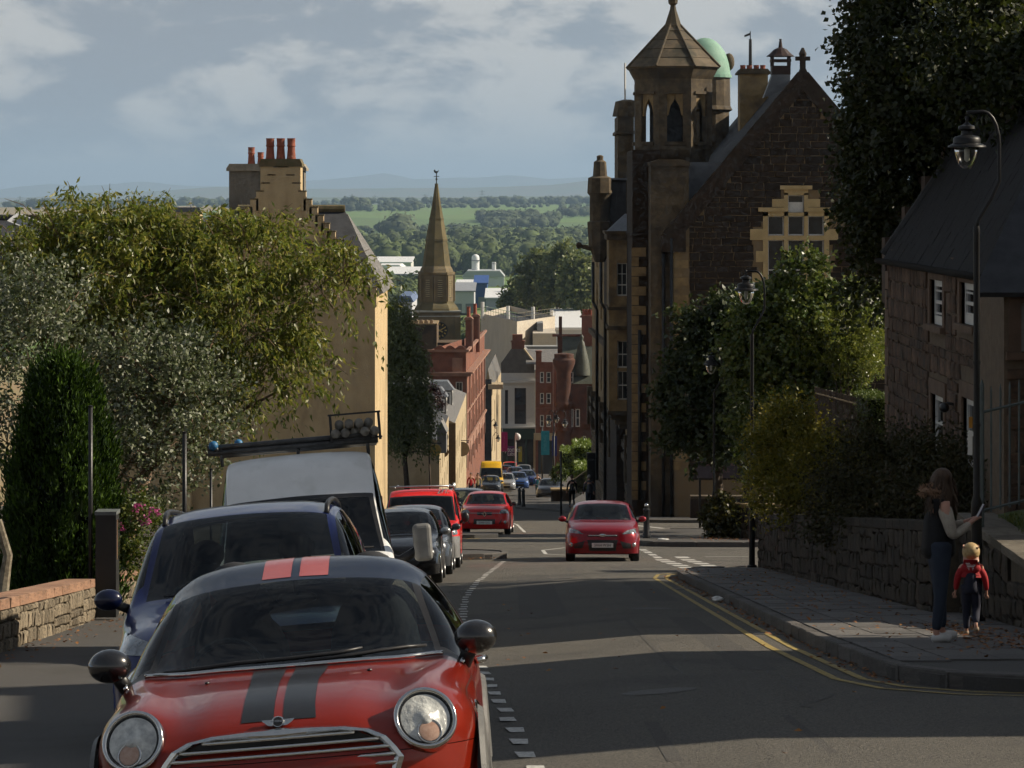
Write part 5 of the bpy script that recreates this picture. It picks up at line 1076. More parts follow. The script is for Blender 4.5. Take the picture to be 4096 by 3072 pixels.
wall(MB(), fw_, [(0, 0), (3, 0), (3, PZ(290, 39.1) - zb), (0, PZ(290, 39.1) - zb)], wh, .2).build('wing_wall', MORT2, hs); fw2 = Fac((wx0, 41.6, zb), (0, -1, 0)); wall(MB(), fw2, [(0, 0), (2.5, 0), (2.5, PZ(290, 39.1) - zb), (0, PZ(290, 39.1) - zb)]).build('wing_wall', MORT2, hs)
window(hs, fw_, wh[0], .12, 1, 2, fw=.08); surround(hs, fw_, wh[0], SURR, .16, .03)
pieces(hs, 'stone', stones(fw_, .03, 2.9, 1.5, PZ(292, 39.1) - zb, .14, .3, .18, .5, lambda a, b, z, z2: not (b > wh[0][0] - .17 and a < wh[0][1] + .17 and z2 > wh[0][2] - .1 and z < wh[0][3] + .2), .025, .04), RUB, .1, .2, 7, 60)
q = [Vector((wx0 - .45, 38.8, PZ(292, 39))), Vector((wx0 + 3, 38.8, PZ(292, 39))), Vector((wx0 + 3, 41.9, PZ(292, 39) + 2.4)), Vector((wx0 + 1.2, 41.9, PZ(292, 39) + 2.4))]; roof_quad(hs, 'wing_roof', q, SLATEJ)
MB().tube([(HX, 46.6, PZ(405, 46.6)), (HX - .15, 46.6, PZ(403, 46.6))], .025, 6).ball((HX - .2, 46.5, PZ(407, 46.6)), .08, .12, .08).build('wall_lamp', BLACKIRON, hs, True)

# ---------------------------------------------------------------- house out of view on the right, added and sized to shade the road
o = thing('corner_house', 'stone house at the near side street, its shadow falling across the road', 'house', (13, 24, -4)); fz = G(12, 24) - .3
xa, ya, yb = 10.2, 21.0, 30.6
MB().box(xa, xa + 8, ya, yb, fz, fz + 8.4).prism([Vector((xa - .2, ya - .2, fz + 8.4)), Vector((xa + 8.2, ya - .2, fz + 8.4)), Vector((xa + 4, ya - .2, fz + 12))], (0, 0, 0), (0, yb - ya + .4, 0)).build('wall', MORT2, o); chimney(o, xa + 3.4, xa + 4.6, yb - 1, yb, fz + 11, fz + 13, SURR)
# ================================================================ left house and the lower town
def mass(parent, pts, z0, z1, mt, wins=None, name='wall', nx=2, nz=2, fm=None, gl=None, sur=None, top=True):
    """walls round a footprint (anticlockwise from above); wins: {edge: [(u0, u1, z0, z1)]} in absolute z"""
    wins = wins or {}
    for i, a in enumerate(pts):
        b = pts[(i + 1) % len(pts)]; f = Fac((a[0], a[1], z0), (b[0] - a[0], b[1] - a[1], 0)); ln = math.hypot(b[0] - a[0], b[1] - a[1])
        hs_ = [(u0, u1, c - z0, d - z0) for u0, u1, c, d in wins.get(i, ())]
        wall(MB(), f, [(0, 0), (ln, 0), (ln, z1 - z0), (0, z1 - z0)], hs_, .2).build(name, mt, parent)
        for h in hs_:
            window(parent, f, h, .1, nx, nz, fm, gl, fw=.07)
            if sur: surround(parent, f, h, sur, .15, .03)
    if top: MB().add([(x, y, z1 - 1.0) for x, y in pts], [tuple(range(len(pts)))]).build('flat_top', SLATEJ, parent)
def wgrid(ln, n, w, rows, m0=.8, m1=None):
    m1 = m0 if m1 is None else m1; out = []
    for i in range(n):
        c = m0 + (ln - m0 - m1) * (i + .5) / n
        out += [(c - w / 2, c + w / 2, a, b) for a, b in rows]
    return out
Yh = 110.0; zb = G(-8, 110) - .4
lh = thing('harled_house', 'beige harled house with crow-stepped gable and red chimney pots', 'house', (-8.4, Yh, zb))
xl, xr = PX(187, Yh), PX(375, Yh); gw = xr - xl; ez, az = PZ(291, Yh), PZ(184, Yh)
f = Fac((xl, Yh, zb), (1, 0, 0)); wall(MB(), f, [(0, 0), (gw, 0), (gw, ez - zb), (gw * .5, az - zb + .8), (0, ez - zb)]).build('gable_wall', HARL, lh)
m = MB(); n = 16
for s in (0, 1):
    for k in range(n):
        t = k / n; x = (xl - .05 + t * gw * .5) if s == 0 else (xr + .05 - t * gw * .5); z = ez - .1 + t * (az + .8 - ez); sg = 1 if s == 0 else -1
        m.box(min(x, x + sg * .3), max(x, x + sg * .3), Yh - .02, Yh + .36, z - .5, z + .2)
m.build('crow_steps', HARL, lh); m = MB()
for s in (0, 1):
    for k in range(n):
        t = k / n; x = (xl - .05 + t * gw * .5) if s == 0 else (xr + .05 - t * gw * .5); z = ez - .1 + t * (az + .8 - ez); sg = 1 if s == 0 else -1
        MB().box(min(x - sg * .02, x + sg * .29), max(x - sg * .02, x + sg * .29), Yh - .03, Yh + .38, z + .2, z + .245).build('crow_step_cap', MOSS, lh)
f2 = Fac((xr, Yh, zb), (0, 1, 0)); wall(MB(), f2, [(0, 0), (11, 0), (11, ez - zb), (0, ez - zb)]).build('street_wall', HARL, lh)
wall(MB(), Fac((xl, Yh + 11, zb), (0, -1, 0)), [(0, 0), (11, 0), (11, ez - zb), (0, ez - zb)]).build('side_wall', HARL, lh)
RZ = PZ(211, 115.5); ra, rb = Vector((PX(238, 115.5), 115.5, RZ)), Vector((PX(345, 115.5), 115.5, RZ)); c1_, c2_, c3_, c4_ = Vector((xl - .3, Yh + .3, ez - .1)), Vector((xr + .25, Yh + .3, ez - .1)), Vector((xr + .25, Yh + 11.2, ez - .1)), Vector((xl - .3, Yh + 11.2, ez - .1))
MB().add([c1_, c2_, rb, ra], [(0, 1, 2, 3)]).add([c3_, c4_, ra, rb], [(0, 1, 2, 3)]).add([c4_, c1_, ra], [(0, 1, 2)]).add([c2_, c3_, rb], [(0, 1, 2)]).build('roof', SLATEJ, lh)
its = []; Wv = (rb - (c2_ + c3_) / 2); n_ = (c3_ - c2_).cross(Wv).normalized(); n_ = n_ if n_.z > 0 else -n_; Uv = (c3_ - c2_).normalized(); Wn = Wv.normalized()
for j in range(24):
    t = j / 24; hw = 5.4 * (1 - t)
    for i in range(-12, 13):
        u = i * .45 + (j % 2) * .22
        if abs(u) > hw - .2: continue
        M = Matrix((-Uv, -n_, Wn)).transposed().to_4x4() if Matrix((Uv, -n_, Wn)).determinant() < 0 else Matrix((Uv, -n_, Wn)).transposed().to_4x4()
        M.translation = (c2_ + c3_) / 2 + Uv * u + Wv * (t + .02) + n_ * .02; its.append((M, (.44, .03, Wv.length / 24 * 1.15)))
pieces(lh, 'slate', its, SLATEP, .02, .1, 5, 280)
MB().tube([ra + Vector((0, 0, .08)), rb + Vector((0, 0, .08))], .16, 8).build('ridge', MOSS, lh); MB().box(PX(303, Yh), PX(319, Yh), Yh - .25, Yh + .02, PZ(246, Yh), PZ(241, Yh)).build('ledge', MOSS, lh)
chimney(lh, PX(260.5, Yh), PX(300.5, Yh), Yh - .03, Yh + 1.1, PZ(240, Yh), PZ(166.5, Yh), HARL, MOSS, [(PX(p, Yh), Yh + .55, PZ(138, Yh), .15) for p in (269, 279.6, 290.2)], cw=.06, ch=.2)
D = 116.5; chimney(lh, PX(229, D), PX(304, D), D, D + 1.1, PZ(232, D), PZ(171, D), HARLG, mat('pale chimney cap', (.3, .27, .22), .9), [(PX(250.3, D), D + .5, PZ(147, D), .13), (PX(259.6, D), D + .5, PZ(152, D), .12)], cw=.1, ch=.2)
D = 108.0; chimney(lh, PX(163, D), PX(200, D), D, D + .9, PZ(262, D), PZ(212, D), HARL, LEAD, (), cw=.03, ch=.12)
wl_ = [Vector((PX(60, 111), 109, PZ(262, 111))), Vector((xl + .3, 109, PZ(262, 111))), Vector((xl + .3, 112, PZ(217, 112))), Vector((PX(60, 111), 112, PZ(217, 112)))]; roof_quad(lh, 'wing_roof', wl_, SLATEJ); MB().box(PX(62, 111), xl + .2, 109.3, 117, zb, PZ(260, 111)).build('wing_wall', HARL, lh)
m = MB().tube([(PX(169, 108), 108.4, PZ(209, 108)), (PX(169, 108), 108.4, PZ(200, 108))], .03, 5); m.build('aerial_post', BLACKIRON, lh)
m = MB().tube([(PX(190, 108), 108.4, PZ(208, 108)), (PX(189, 108), 108.4, PZ(201, 108))], .035, 5)
for k in range(5): m.tube([(PX(186 + k * 1.6, 108), 108.4, PZ(204, 108)), (PX(186 + k * 1.6, 108), 108.4, PZ(206.5, 108))], .012, 4)
m.build('television_aerial', CHROME, lh)
# slate roof with the raised skylight at the far left
D = 72.0; sr = thing('slate_roofed_house', 'dark slate roof with a raised skylight behind the foliage at far left', 'house', (PX(0, D), D, G(-12, D)))
q = [Vector((PX(-60, D), D - 3, PZ(285, D))), Vector((PX(56, D), D - 3, PZ(285, D))), Vector((PX(44, D), D + 1.5, PZ(222, D))), Vector((PX(-60, D), D + 1.5, PZ(222, D)))]; roof_quad(sr, 'roof', q, SLATEJ); slates(sr, q[0] + Vector((0, 0, .03)), q[1] + Vector((-.3, 0, .03)), q[3] + Vector((0, 0, .03)), SLATE, .26, .2, 150)
MB().box(PX(-90, D), PX(-45, D), D - 2.4, D + 5, G(-12, D) - 1, PZ(286, D)).build('wall', HARL, sr); MB().tube([q[3] + Vector((0, 0, .06)), q[2] + Vector((0, 0, .06))], .11, 8).build('ridge', BLACKP, sr)
a = P(13, 221, D - .6); T = Matrix.Translation(P(29, 226, D - 1.4)) @ Matrix.Rotation(R(22), 4, 'Y') @ Matrix.Rotation(R(12), 4, 'X')
m = MB(); 
for (x0, x1, y0, y1) in ((-.45, .45, -.5, -.42), (-.45, .45, .42, .5), (-.45, -.37, -.42, .42), (.37, .45, -.42, .42)): m.box(x0, x1, y0, y1, -.06, .06, M=T)
sw = m.build('skylight', mat('grey window frame', (.4, .41, .42), .4), sr); MB().box(-.37, .37, -.42, .42, -.01, .01, M=T).build('pane', WINGL, sw)
# ---------------------------------------------------------------- street, left side
def roof_gable(parent, pts, ze, zr, mt, name='roof', ov=.2):
    """ridge along the long direction pts[1]->pts[2] (the street); pts: front-left, front-right, back-right, back-left"""
    a, b, c, d = [Vector((x, y, ze)) for x, y in pts]; r0 = (a + b) / 2; r1_ = (d + c) / 2; r0.z = r1_.z = zr
    MB().add([a, r0, r1_, d], [(0, 1, 2, 3)]).add([r0, b, c, r1_], [(0, 1, 2, 3)]).build(name, mt, parent); [MB().add(q, [(0, 1, 2)]).build('gable_peak', parent.get('_m') and MATS[parent['_m']] or BEIGE, parent) for q in ([a, b, r0], [c, d, r1_])]
def town(name, label, pts, ytop_px, mt, wins=None, zr=None, roof=None, D=None, cat='building', **k):
    D = D or pts[0][1]; z0 = min(G(x, y) for x, y in pts) - 2; z1 = PZ(ytop_px, D); t = thing(name, label, cat, (pts[0][0], pts[0][1], z0)); t['_m'] = mt.name
    mass(t, pts, z0, z1, mt, wins, top=roof is None, **k)
    if roof: roof_gable(t, pts, z1, PZ(zr, D), roof)
    del t['_m']; return t, z0, z1
XA = -4.45
b1, z0, z1 = town('cream_cottage', 'low cream cottage with round hanging signs beyond the willow', [(-10, 184), (XA, 184), (XA + .1, 206), (-10, 206)], 428, BEIGE, {1: wgrid(22, 5, .9, ((PZ(462, 195), PZ(447, 195)), (PZ(486, 195), PZ(472, 195))))}, 408, SLATEJ, 195)
zr_ = z1
dn = MB().box(PX(438, 180), PX(447, 180), 178, 181, z1 - .2, z1 + 1.0); dn.prism([Vector((PX(437, 180), 177.8, z1 + 1.0)), Vector((PX(448, 180), 177.8, z1 + 1.0)), Vector((PX(442, 180), 177.8, z1 + 1.7))], (0, 0, 0), (0, 3.4, 0)); dn.build('dormer', SLATEP, b1)
XB = PX(455, 208)
b2, z0, z1 = town('dormered_terrace', 'cream terrace with two slate dormers and a brown end wall', [(-12, 208), (XB, 208), (XB + .3, 240), (-12, 240)], 423, BEIGE, {1: wgrid(32, 7, 1.0, ((PZ(446, 220), PZ(430, 220)), (PZ(478, 220), PZ(462, 220))))}, 398, SLATEP, 208)
MB().box(PX(447.5, 207.9), XB + .05, 207.8, 208.0, z0, z1).build('end_strip', mat('brown end wall', (.16, .1, .05), .9), b2)
for (px0, px1, Y, pt_, pb) in ((429, 446, 212, 391, 411), (434, 452, 222, 384, 404)):
    x0, x1 = PX(px0, Y), PX(px1, Y); z0_, z1_ = PZ(pb + 6, Y), PZ(pt_ + 6, Y); fd = Fac((x1, Y, z0_), (0, 1, 0))
    m = MB().box(x0, x1, Y, Y + 2.2, z0_, z1_); d_ = m.build('dormer', SLATEP, b2); q = [Vector((x0 - .3, Y - .15, z1_)), Vector((x1 + .15, Y - .15, z1_)), Vector((x1 - .35, Y + .3, z1_ + .62)), Vector((x0 - .3, Y + .3, z1_ + .62))]
    MB().prism(q, (0, 0, 0), (0, 2.2, 0)).build('dormer_roof', LEAD, d_); fz = Fac((x0, Y, z0_), (1, 0, 0)); h = (x1 - x0 - .75, x1 - x0 - .1, .35, z1_ - z0_ - .15); m = MB(); fz.box(m, h[0], h[1], h[2], h[3], .0, .03); w_ = m.build('window', WHITEP, d_); m = MB(); fz.box(m, h[0] + .08, h[1] - .08, h[2] + .08, h[3] - .08, .03, .035); m.build('pane', WINGL, w_)
    m = MB(); fd.box(m, .3, 1.8, .35, z1_ - z0_ - .15, 0, .04); w_ = m.build('window', WHITEP, d_); m = MB(); fd.box(m, .45, 1.65, .5, z1_ - z0_ - .3, .04, .045); m.build('pane', WINGL, w_)
# red sandstone tenement
CR = (PX(466, 262), 262.0); CE = (PX(484.5, 302), 302.0); LNr = math.hypot(CE[0] - CR[0], CE[1] - CR[1]); W_ = lambda py: PZ(py, 275)
rs, z0, z1 = town('red_tenement', 'tall red sandstone tenement with curved parapet and twin chimney stacks', [(PX(430, 262), 262), CR, CE, (PX(474, 290), 290)], 350, REDST, {1: wgrid(LNr, 6, 1.1, ((W_(408), W_(386)), (W_(436), W_(417)), (W_(462), W_(447)))), 0: [(2.25, 2.85, PZ(400, 262), PZ(382, 262))]}, D=262, sur=None)
Rf = Fac((CR[0], CR[1], 0), (CE[0] - CR[0], CE[1] - CR[1], 0)); m = MB(); fr0 = Fac((PX(430, 262), 262, 0), (1, 0, 0)); l0 = CR[0] - PX(430, 262)
wall(m, Rf, [(0, z0), (LNr, z0), (LNr, z1 - .05), (0, z1 - .05)][:0] or [(0, 0), (.01, 0), (.01, .01)]) if False else None
for (pa, pb, e) in ((376, 373.5, .45), (373.5, 372, .6), (352, 349.5, .25), (414, 412.5, .12), (443, 441, .25)):
    Rf.box(m, -.3, LNr, PZ(pa, 262), PZ(pb, 262), 0, e)
    if pa < 400: fr0.box(m, -.2, l0 + e, PZ(pa, 262), PZ(pb, 262), 0, e)
m.build('cornice', PINKST, rs)
m = MB()
for k in range(7): Rf.box(m, LNr * k / 6.2, LNr * k / 6.2 + .5, PZ(468, 262), PZ(376, 262), 0, .1)
Rf.box(m, 0, LNr, PZ(455, 262), PZ(441, 262), .0, .06); m.build('pilaster', PINKST, rs)
m = MB(); n = 24; sc = []
for i in range(n + 1): u = l0 * (.12 + .88 * i / n); sc.append(fr0.p(u, z1 + .12 + .28 * abs(math.sin(i / n * math.pi * 3)), 0))
m.prism([fr0.p(l0 * .12, z1 - .3)] + [fr0.p(l0, z1 - .3)] + sc[::-1], (0, -.15, 0), (0, .25, 0)); m.build('parapet', REDST, rs); m = MB(); fr0.box(m, l0 * .62, l0 - .3, PZ(373, 262), PZ(358, 262), 0, .12); m.build('panel', PINKST, rs)
for (pa, pb, Y, yt, pots) in ((465.5, 471.5, 268, 320, [468.5]), (473, 478.5, 282, 317, [475])):
    chimney(rs, PX(pa, Y), PX(pb, Y), Y, Y + 1.6, PZ(352, Y), PZ(yt, Y), REDST, PINKST, [(PX(p, Y), Y + k, PZ(yt - 13, Y), .16) for p in pots for k in (.4, 1.1)], cw=.15)
    MB().box(PX(pb, Y) - .05, PX(pb, Y) + .12, Y - .03, Y + 1.63, PZ(352, Y), PZ(yt, Y)).build('chimney_edge', PINKST, rs)
# signs on the left fronts
sg = mat('sign yellow', (.5, .34, .08), .6); sb_ = mat('sign brown', (.12, .08, .045), .6)
for (px, py, Y, mt_, r, lb) in ((435.5, 450, 172, sg, .34, 'round yellow hanging sign on the cream cottage'), (443, 437, 190, sb_, .34, 'round brown hanging sign high on the cream cottage'), (443.5, 452, 196, sb_, .34, 'lower round brown hanging sign on the cream cottage'), (462, 449, 224, mat('sign bronze', (.2, .15, .09), .5), .55, 'large oval bronze coloured sign on the dormered terrace')):
    c = P(px, py, Y); t = thing('hanging_sign', lb, 'sign', c, 'hanging signs on the left fronts'); MB().lathe([(0, -.04), (r, -.04), (r, .04), (0, .04)], 20, Matrix.Translation(c) @ FACE).build('sign_board', mt_, t); MB().tube([c + Vector((-r * 1.3, .02, r * 1.15)), c + Vector((r, .02, r * 1.15))], .03, 5).build('bracket', BLACKIRON, t)
# cream corner house, white shop, red shop house, turreted corner
c1b, z0, z1 = town('cream_corner_house', 'narrow cream house with a grey slated side left of the white shop', [(PX(484.5, 306), 306), (PX(491.5, 306), 306), (PX(501, 336), 336), (PX(490, 336), 336)], 389, BEIGE, {1: [(9, 10.6, PZ(448, 320), PZ(397, 320)), (22, 23.4, PZ(448, 320), PZ(400, 320))]}, 369, SLATEP, 306, nx=1, nz=3)
MB().box(PX(484.3, 305.9), PX(491.6, 305.9), 305.7, 305.95, z0, z1 + 1.0).build('slated_side', SLATEJ, c1b); m = MB().box(PX(488, 306), PX(503, 306), 305.4, 309, z1, z1 + .5); m.build('eaves_cornice', BEIGE, c1b)
D = 345.0; sx = lambda p: PX(p, D); sz = lambda p: PZ(p, D); zg = G(0, D) - 1
ws = thing('white_shop', 'white panelled shop front with tall dark windows under a grey gable', 'shop', (sx(518), D, zg)); f = Fac((sx(500), D, zg), (1, 0, 0)); su = lambda p: sx(p) - sx(500); zz = lambda p: sz(p) - zg
hl_ = [(su(514.6), su(526), zz(424), zz(388)), (su(505), su(508), zz(424), zz(390))]
wall(MB(), f, [(0, zz(427)), (su(535), zz(427)), (su(535), zz(373)), (0, zz(373))], hl_, .3).build('wall', WHITEC, ws)
m = MB(); f.box(m, -.1, su(535.4), zz(383), zz(380), 0, .3); f.box(m, -.1, su(535.4), zz(428), zz(426), 0, .5)
m.build('cornice', WHITEC, ws)
m = MB(); z = zz(425)
while z < zz(384):
    for (a, b) in ((0, su(504.4)), (su(508.6), su(514)), (su(526.6), su(535))): f.box(m, a, b, z, z + .42, 0, .035)
    z += .46
m.build('white_panel', WHITEC, ws, kind='stuff')
window(ws, f, hl_[0], .15, 3, 6, fm=BRONZE, fw=.1); window(ws, f, hl_[1], .15, 1, 4, fm=BRONZE, fw=.06); m = MB(); f.box(m, hl_[0][0], hl_[0][1], zz(410), zz(405), -.14, -.05); m.build('spandrel', BRONZE, ws)
GRG = mat('grey slate hung gable', (.15, .14, .125), .8, (.11, .1, .09), 1.5, bump=.3); wall(MB(), f, [(su(501), zz(373)), (su(534.5), zz(373)), (su(534.5), zz(364)), (su(523.7), zz(349)), (su(511), zz(349)), (su(501), zz(363))], (), .2).build('gable', GRG, ws)
roof_quad(ws, 'roof', [Vector((sx(523.7), D, sz(349))), Vector((sx(535), D, sz(364))), Vector((sx(535), D + 14, sz(364))), Vector((sx(523.7), D + 14, sz(349)))], SLATEP); MB().tube([(sx(523.7), D - .1, sz(348.5)), (sx(535), D - .1, sz(363.5))], .12, 5).build('gable_verge', BEIGE, ws)
chimney(ws, sx(511.5), sx(524.5), D + .2, D + 1.5, sz(354), sz(342), REDST, REDST, (), cw=.1, ch=.1); MB().box(sx(512.4), sx(522.6), D + .2, D + 1.4, sz(342), sz(334.6)).build('chimney_top', REDST, ws)
GRN = mat('dark green shopfront', (.02, .05, .042), .5); PUR = mat('shop sign purple', (.12, .02, .12), .5)
m = MB(); f.box(m, -.1, su(535), zz(439), zz(427.6), -.1, .35); m.build('fascia', GRN, ws); m = MB(); f.box(m, 0, su(535), 0, zz(439), -.5, -.45); m.build('shop_window', WINGL, ws)
for p in (500.5, 507, 514.5, 526, 534.5): m = MB(); f.box(m, su(p) - .12, su(p) + .12, 0, zz(439), -.45, .1); m.build('shop_post', GRN if p < 530 else BEIGE, ws)
m = MB(); f.box(m, su(507), su(515.5), zz(456), zz(446), .0, .2); so_ = m.build('shop_sign', PUR, ws); text('nationwide', .55, Matrix.Translation(f.p(su(511.2), zz(449.5), .22)) @ FACE, WHITEP, so_) if False else text('optomes', .8, Matrix.Translation(f.p(su(511.2), zz(449.5), .22)) @ FACE, WHITEP, so_, sx=.75); text('Labs', .6, Matrix.Translation(f.p(su(511.2), zz(453.8), .22)) @ FACE, WHITEP, so_, sx=.8)
m = MB(); f.box(m, su(518.5), su(522), zz(462), zz(447), -.4, -.35); m.build('window_poster', mat('poster yellow', (.6, .5, .05), .6), ws)
D2 = 343.0; rz = G(4, D2) - 1; rt = thing('red_shop_house', 'red sandstone house with paired sash windows right of the white shop', 'building', (PX(545, D2), D2, rz)); f = Fac((PX(535.5, D2), D2, rz), (1, 0, 0)); su2 = lambda p: PX(p, D2) - f.O.x; zz2 = lambda p: PZ(p, D2) - rz
wn2 = [(su2(a), su2(b), zz2(c), zz2(d)) for (c, d) in ((383, 372), (404, 393), (427, 415)) for (a, b) in ((540, 544), (546.3, 551))]
wall(MB(), f, [(0, 0), (su2(559), 0), (su2(559), zz2(362)), (0, zz2(362))], wn2, .25).build('wall', REDST, rt)
for h in wn2: window(rt, f, h, .12, 1, 2, fw=.1)
m = MB(); f.box(m, 0, su2(556), zz2(409), zz2(407.5), 0, .1); f.box(m, 0, su2(556), zz2(387), zz2(386), 0, .06); m.build('string_course', REDST, rt); m = MB(); f.box(m, su2(552.5), su2(554), zz2(440), zz2(362), 0, .3); m.build('pilaster', PINKST, rt); m = MB(); f.box(m, -.2, su2(556), zz2(440), zz2(433), 0, .3); m.build('fascia', BEIGE, rt); m = MB(); f.box(m, .3, su2(553), 0, zz2(441), .0, .05); m.build('shop_window', WINGL, rt)
roof_quad(rt, 'roof', [Vector((PX(526, D2), D2 + .3, PZ(364, D2))), Vector((PX(560, D2), D2 + .3, PZ(364, D2))), Vector((PX(560, D2), D2 + 6, PZ(352, D2))), Vector((PX(526, D2), D2 + 6, PZ(352, D2)))], SLATEP); chimney(rt, PX(536, D2), PX(541.5, D2), D2 - .1, D2 + 1, PZ(366, D2), PZ(352, D2), REDST, None, (), cw=.08, ch=.1)
D3 = 322.0; tz = G(6, D3) - 1; DKR = mat('dark red sandstone', (.1, .042, .027), .9, (.06, .026, .018), 1.4, bump=.3, stain=(.06, .03, .02), stscale=.4)
tr = thing('turreted_corner_house', 'dark red sandstone corner house with a round turret and green slate roof', 'building', (PX(572, D3), D3, tz)); f = Fac((PX(556, D3), D3, tz), (1, 0, 0)); su3 = lambda p: PX(p, D3) - f.O.x; zz3 = lambda p: PZ(p, D3) - tz
wn3 = [(su3(a), su3(b), zz3(c), zz3(d)) for (a, b, c, d) in ((571, 573.6, 427, 409), (575.5, 580, 427, 409), (570, 573.4, 383, 372), (583, 586, 450, 436))]
wall(MB(), f, [(0, 0), (su3(600), 0), (su3(600), zz3(384)), (0, zz3(384))], wn3, .3).build('wall', DKR, tr)
for h in wn3: window(tr, f, h, .15, 1, 2, fw=.1)
tcx = Vector((PX(564, D3), D3 + .3, 0)); rr = 7.8 / F * D3; Zp = lambda p: PZ(p, D3)
MB().lathe([(rr, tz), (rr, Zp(432)), (rr * 1.1, Zp(431)), (rr * 1.1, Zp(428)), (rr, Zp(427)), (rr, Zp(409)), (rr * 1.12, Zp(407)), (rr * 1.12, Zp(403)), (rr, Zp(401)), (rr * .98, Zp(372)), (rr * 1.2, Zp(368)), (rr * 1.4, Zp(364)), (rr * 1.45, Zp(360)), (rr * 1.25, Zp(358)), (rr * 1.25, Zp(354)), (rr * .4, Zp(353))], 20, Matrix.Translation(tcx)).build('round_turret', DKR, tr, smooth=35)
chimney(tr, PX(557.8, D3), PX(562.5, D3), D3 + .6, D3 + 1.8, Zp(356), Zp(337), DKR, DKR, (), cw=.1, ch=.12); MB().box(PX(559, D3), PX(562.2, D3), D3 + .7, D3 + 1.7, Zp(337), Zp(317)).build('chimney_shaft', DKR, tr)
GRS = mat('green slate', (.09, .095, .07), .6, (.06, .065, .05), 2, bump=.3); roof_quad(tr, 'roof', [Vector((PX(558, D3), D3 + .2, Zp(386))), Vector((PX(600, D3), D3 + .2, Zp(386))), Vector((PX(598, D3), D3 + 5, Zp(338))), Vector((PX(558, D3), D3 + 5, Zp(338)))], GRS)
fl_ = Vector((PX(582, D3), D3 + 1.5, 0)); MB().lathe([(.95, Zp(376)), (.8, Zp(362)), (.4, Zp(347)), (.3, Zp(343)), (.15, Zp(341)), (.2, Zp(339)), (.2, Zp(337)), (.05, Zp(335))], 16, Matrix.Translation(fl_)).build('bell_roof', GRS, tr, smooth=40)
MB().tube([(PX(553, D3), D3 + 5, Zp(337.5)), (PX(600, D3), D3 + 5, Zp(337.5))], .15, 6).build('ridge', REDST, tr); chimney(tr, PX(583, D3 - 1), PX(595, D3 - 1), D3 + 4, D3 + 5.5, Zp(380), Zp(319), REDST, REDST, [(PX(p, D3), D3 + 4.7, Zp(311), .2) for p in (585, 588.5, 592)], cw=.2)
# ---------------------------------------------------------------- the church steeple
D = 330.0; st = thing('church_steeple', 'stone church steeple with louvred belfry, clock and weathercock', 'steeple', (PX(436, D), D, G(-8, D) - 3))
STP = mat('steeple stone', (.19, .15, .085), .9, (.125, .095, .055), .9, bump=.25, bscale=8, stain=(.1, .085, .05), stscale=.3); STD = mat('steeple moss stone', (.14, .115, .058), .92, (.09, .075, .038), .9, bump=.3, bscale=6, objrand=.1)
c = Vector((PX(436.5, D), D, 0)); k = D / F; Zs = lambda p: PZ(p, D); T0 = Matrix.Translation(c); A = R(22.5) + R(14)
lv = [(14.3, 267.5), (10.7, 240), (7.1, 219), (4.2, 203), (1.6, 184.5)]
for (ra_, ya_), (rb_, yb_) in zip(lv, lv[1:]):
    for q in range(8):
        a0, a1 = A + q * math.pi / 4, A + (q + 1) * math.pi / 4; pts = [c + Vector((math.cos(a) * r * k, math.sin(a) * r * k, z)) for a, r, z in ((a0, ra_ * 1.02, Zs(ya_)), (a1, ra_ * 1.02, Zs(ya_)), (a1, rb_, Zs(yb_)), (a0, rb_, Zs(yb_)))]
        MB().prism(pts, (0, 0, 0), -(pts[1] - pts[0]).cross(pts[3] - pts[0]).normalized() * .15).build('spire_face', STD, st)
    MB().lathe([(rb_ * k * 1.06, Zs(yb_) - .12), (rb_ * k * 1.06, Zs(yb_) + .1)], 8, T0, 0, A).build('spire_band', STD, st)
MB().lathe([(16.8 * k, Zs(275)), (18.8 * k, Zs(274.5)), (19 * k, Zs(272)), (17 * k, Zs(271.5)), (16 * k, Zs(268.5)), (14.3 * k, Zs(266))], 8, T0, 0, A).build('spire_cornice', STP, st)
ap8 = 16.6 * k; sd = 2 * ap8 * math.tan(math.pi / 8)
for q in range(8):
    a = A + R(22.5) + q * math.pi / 4; cc = c + Vector((math.cos(a), math.sin(a), 0)) * ap8; U = Vector((-math.sin(a), math.cos(a), 0)); ff = Fac((cc.x - U.x * sd / 2, cc.y - U.y * sd / 2, Zs(301)), U); hg = Zs(275) - Zs(301); hh = (sd * .32, sd * .68, .45, hg - .45)
    wall(MB(), ff, [(0, 0), (sd, 0), (sd, hg), (0, hg)], [hh], .25).build('belfry_face', STP, st); m = MB()
    for j in range(9): z = hh[2] + (hh[3] - hh[2]) * (j + .3) / 9; ff.box(m, hh[0], hh[1], z, z + .12, -.2, -.02)
    m.build('louvre', mat('pale louvre', (.4, .33, .2), .8), st); m = MB()
    for u in (0.04, .94): ff.box(m, sd * u, sd * u + .1, 0, hg, 0, .12)
    m.build('pilaster', STP, st)
MB().lathe([(ap8 * .9, Zs(303)), (ap8 * .9, Zs(275))], 8, T0, 0, A).build('belfry_core', DARKIN, st)
MB().lathe([(22 * k * 1.02, Zs(310)), (22 * k * 1.0, Zs(308)), (20 * k, Zs(305)), (18 * k, Zs(303)), (17.8 * k, Zs(300.5))], 8, T0, 0, A).build('belfry_base', STD, st)
hw = 20.5 * k; RT = Matrix.Translation(c) @ Matrix.Rotation(R(10), 4, 'Z'); m = MB().box(-hw, hw, -hw, hw, G(-8, D) - 3, Zs(311.5), M=RT); m.build('tower', STP, st); m = MB().box(-hw * 1.07, hw * 1.07, -hw * 1.07, hw * 1.07, Zs(311.5), Zs(310), M=RT); m.box(-hw * 1.03, hw * 1.03, -hw * 1.03, hw * 1.03, Zs(316), Zs(315), M=RT); m.build('tower_cornice', mat('pale lead cornice', (.4, .4, .36), .7), st)
m = MB()
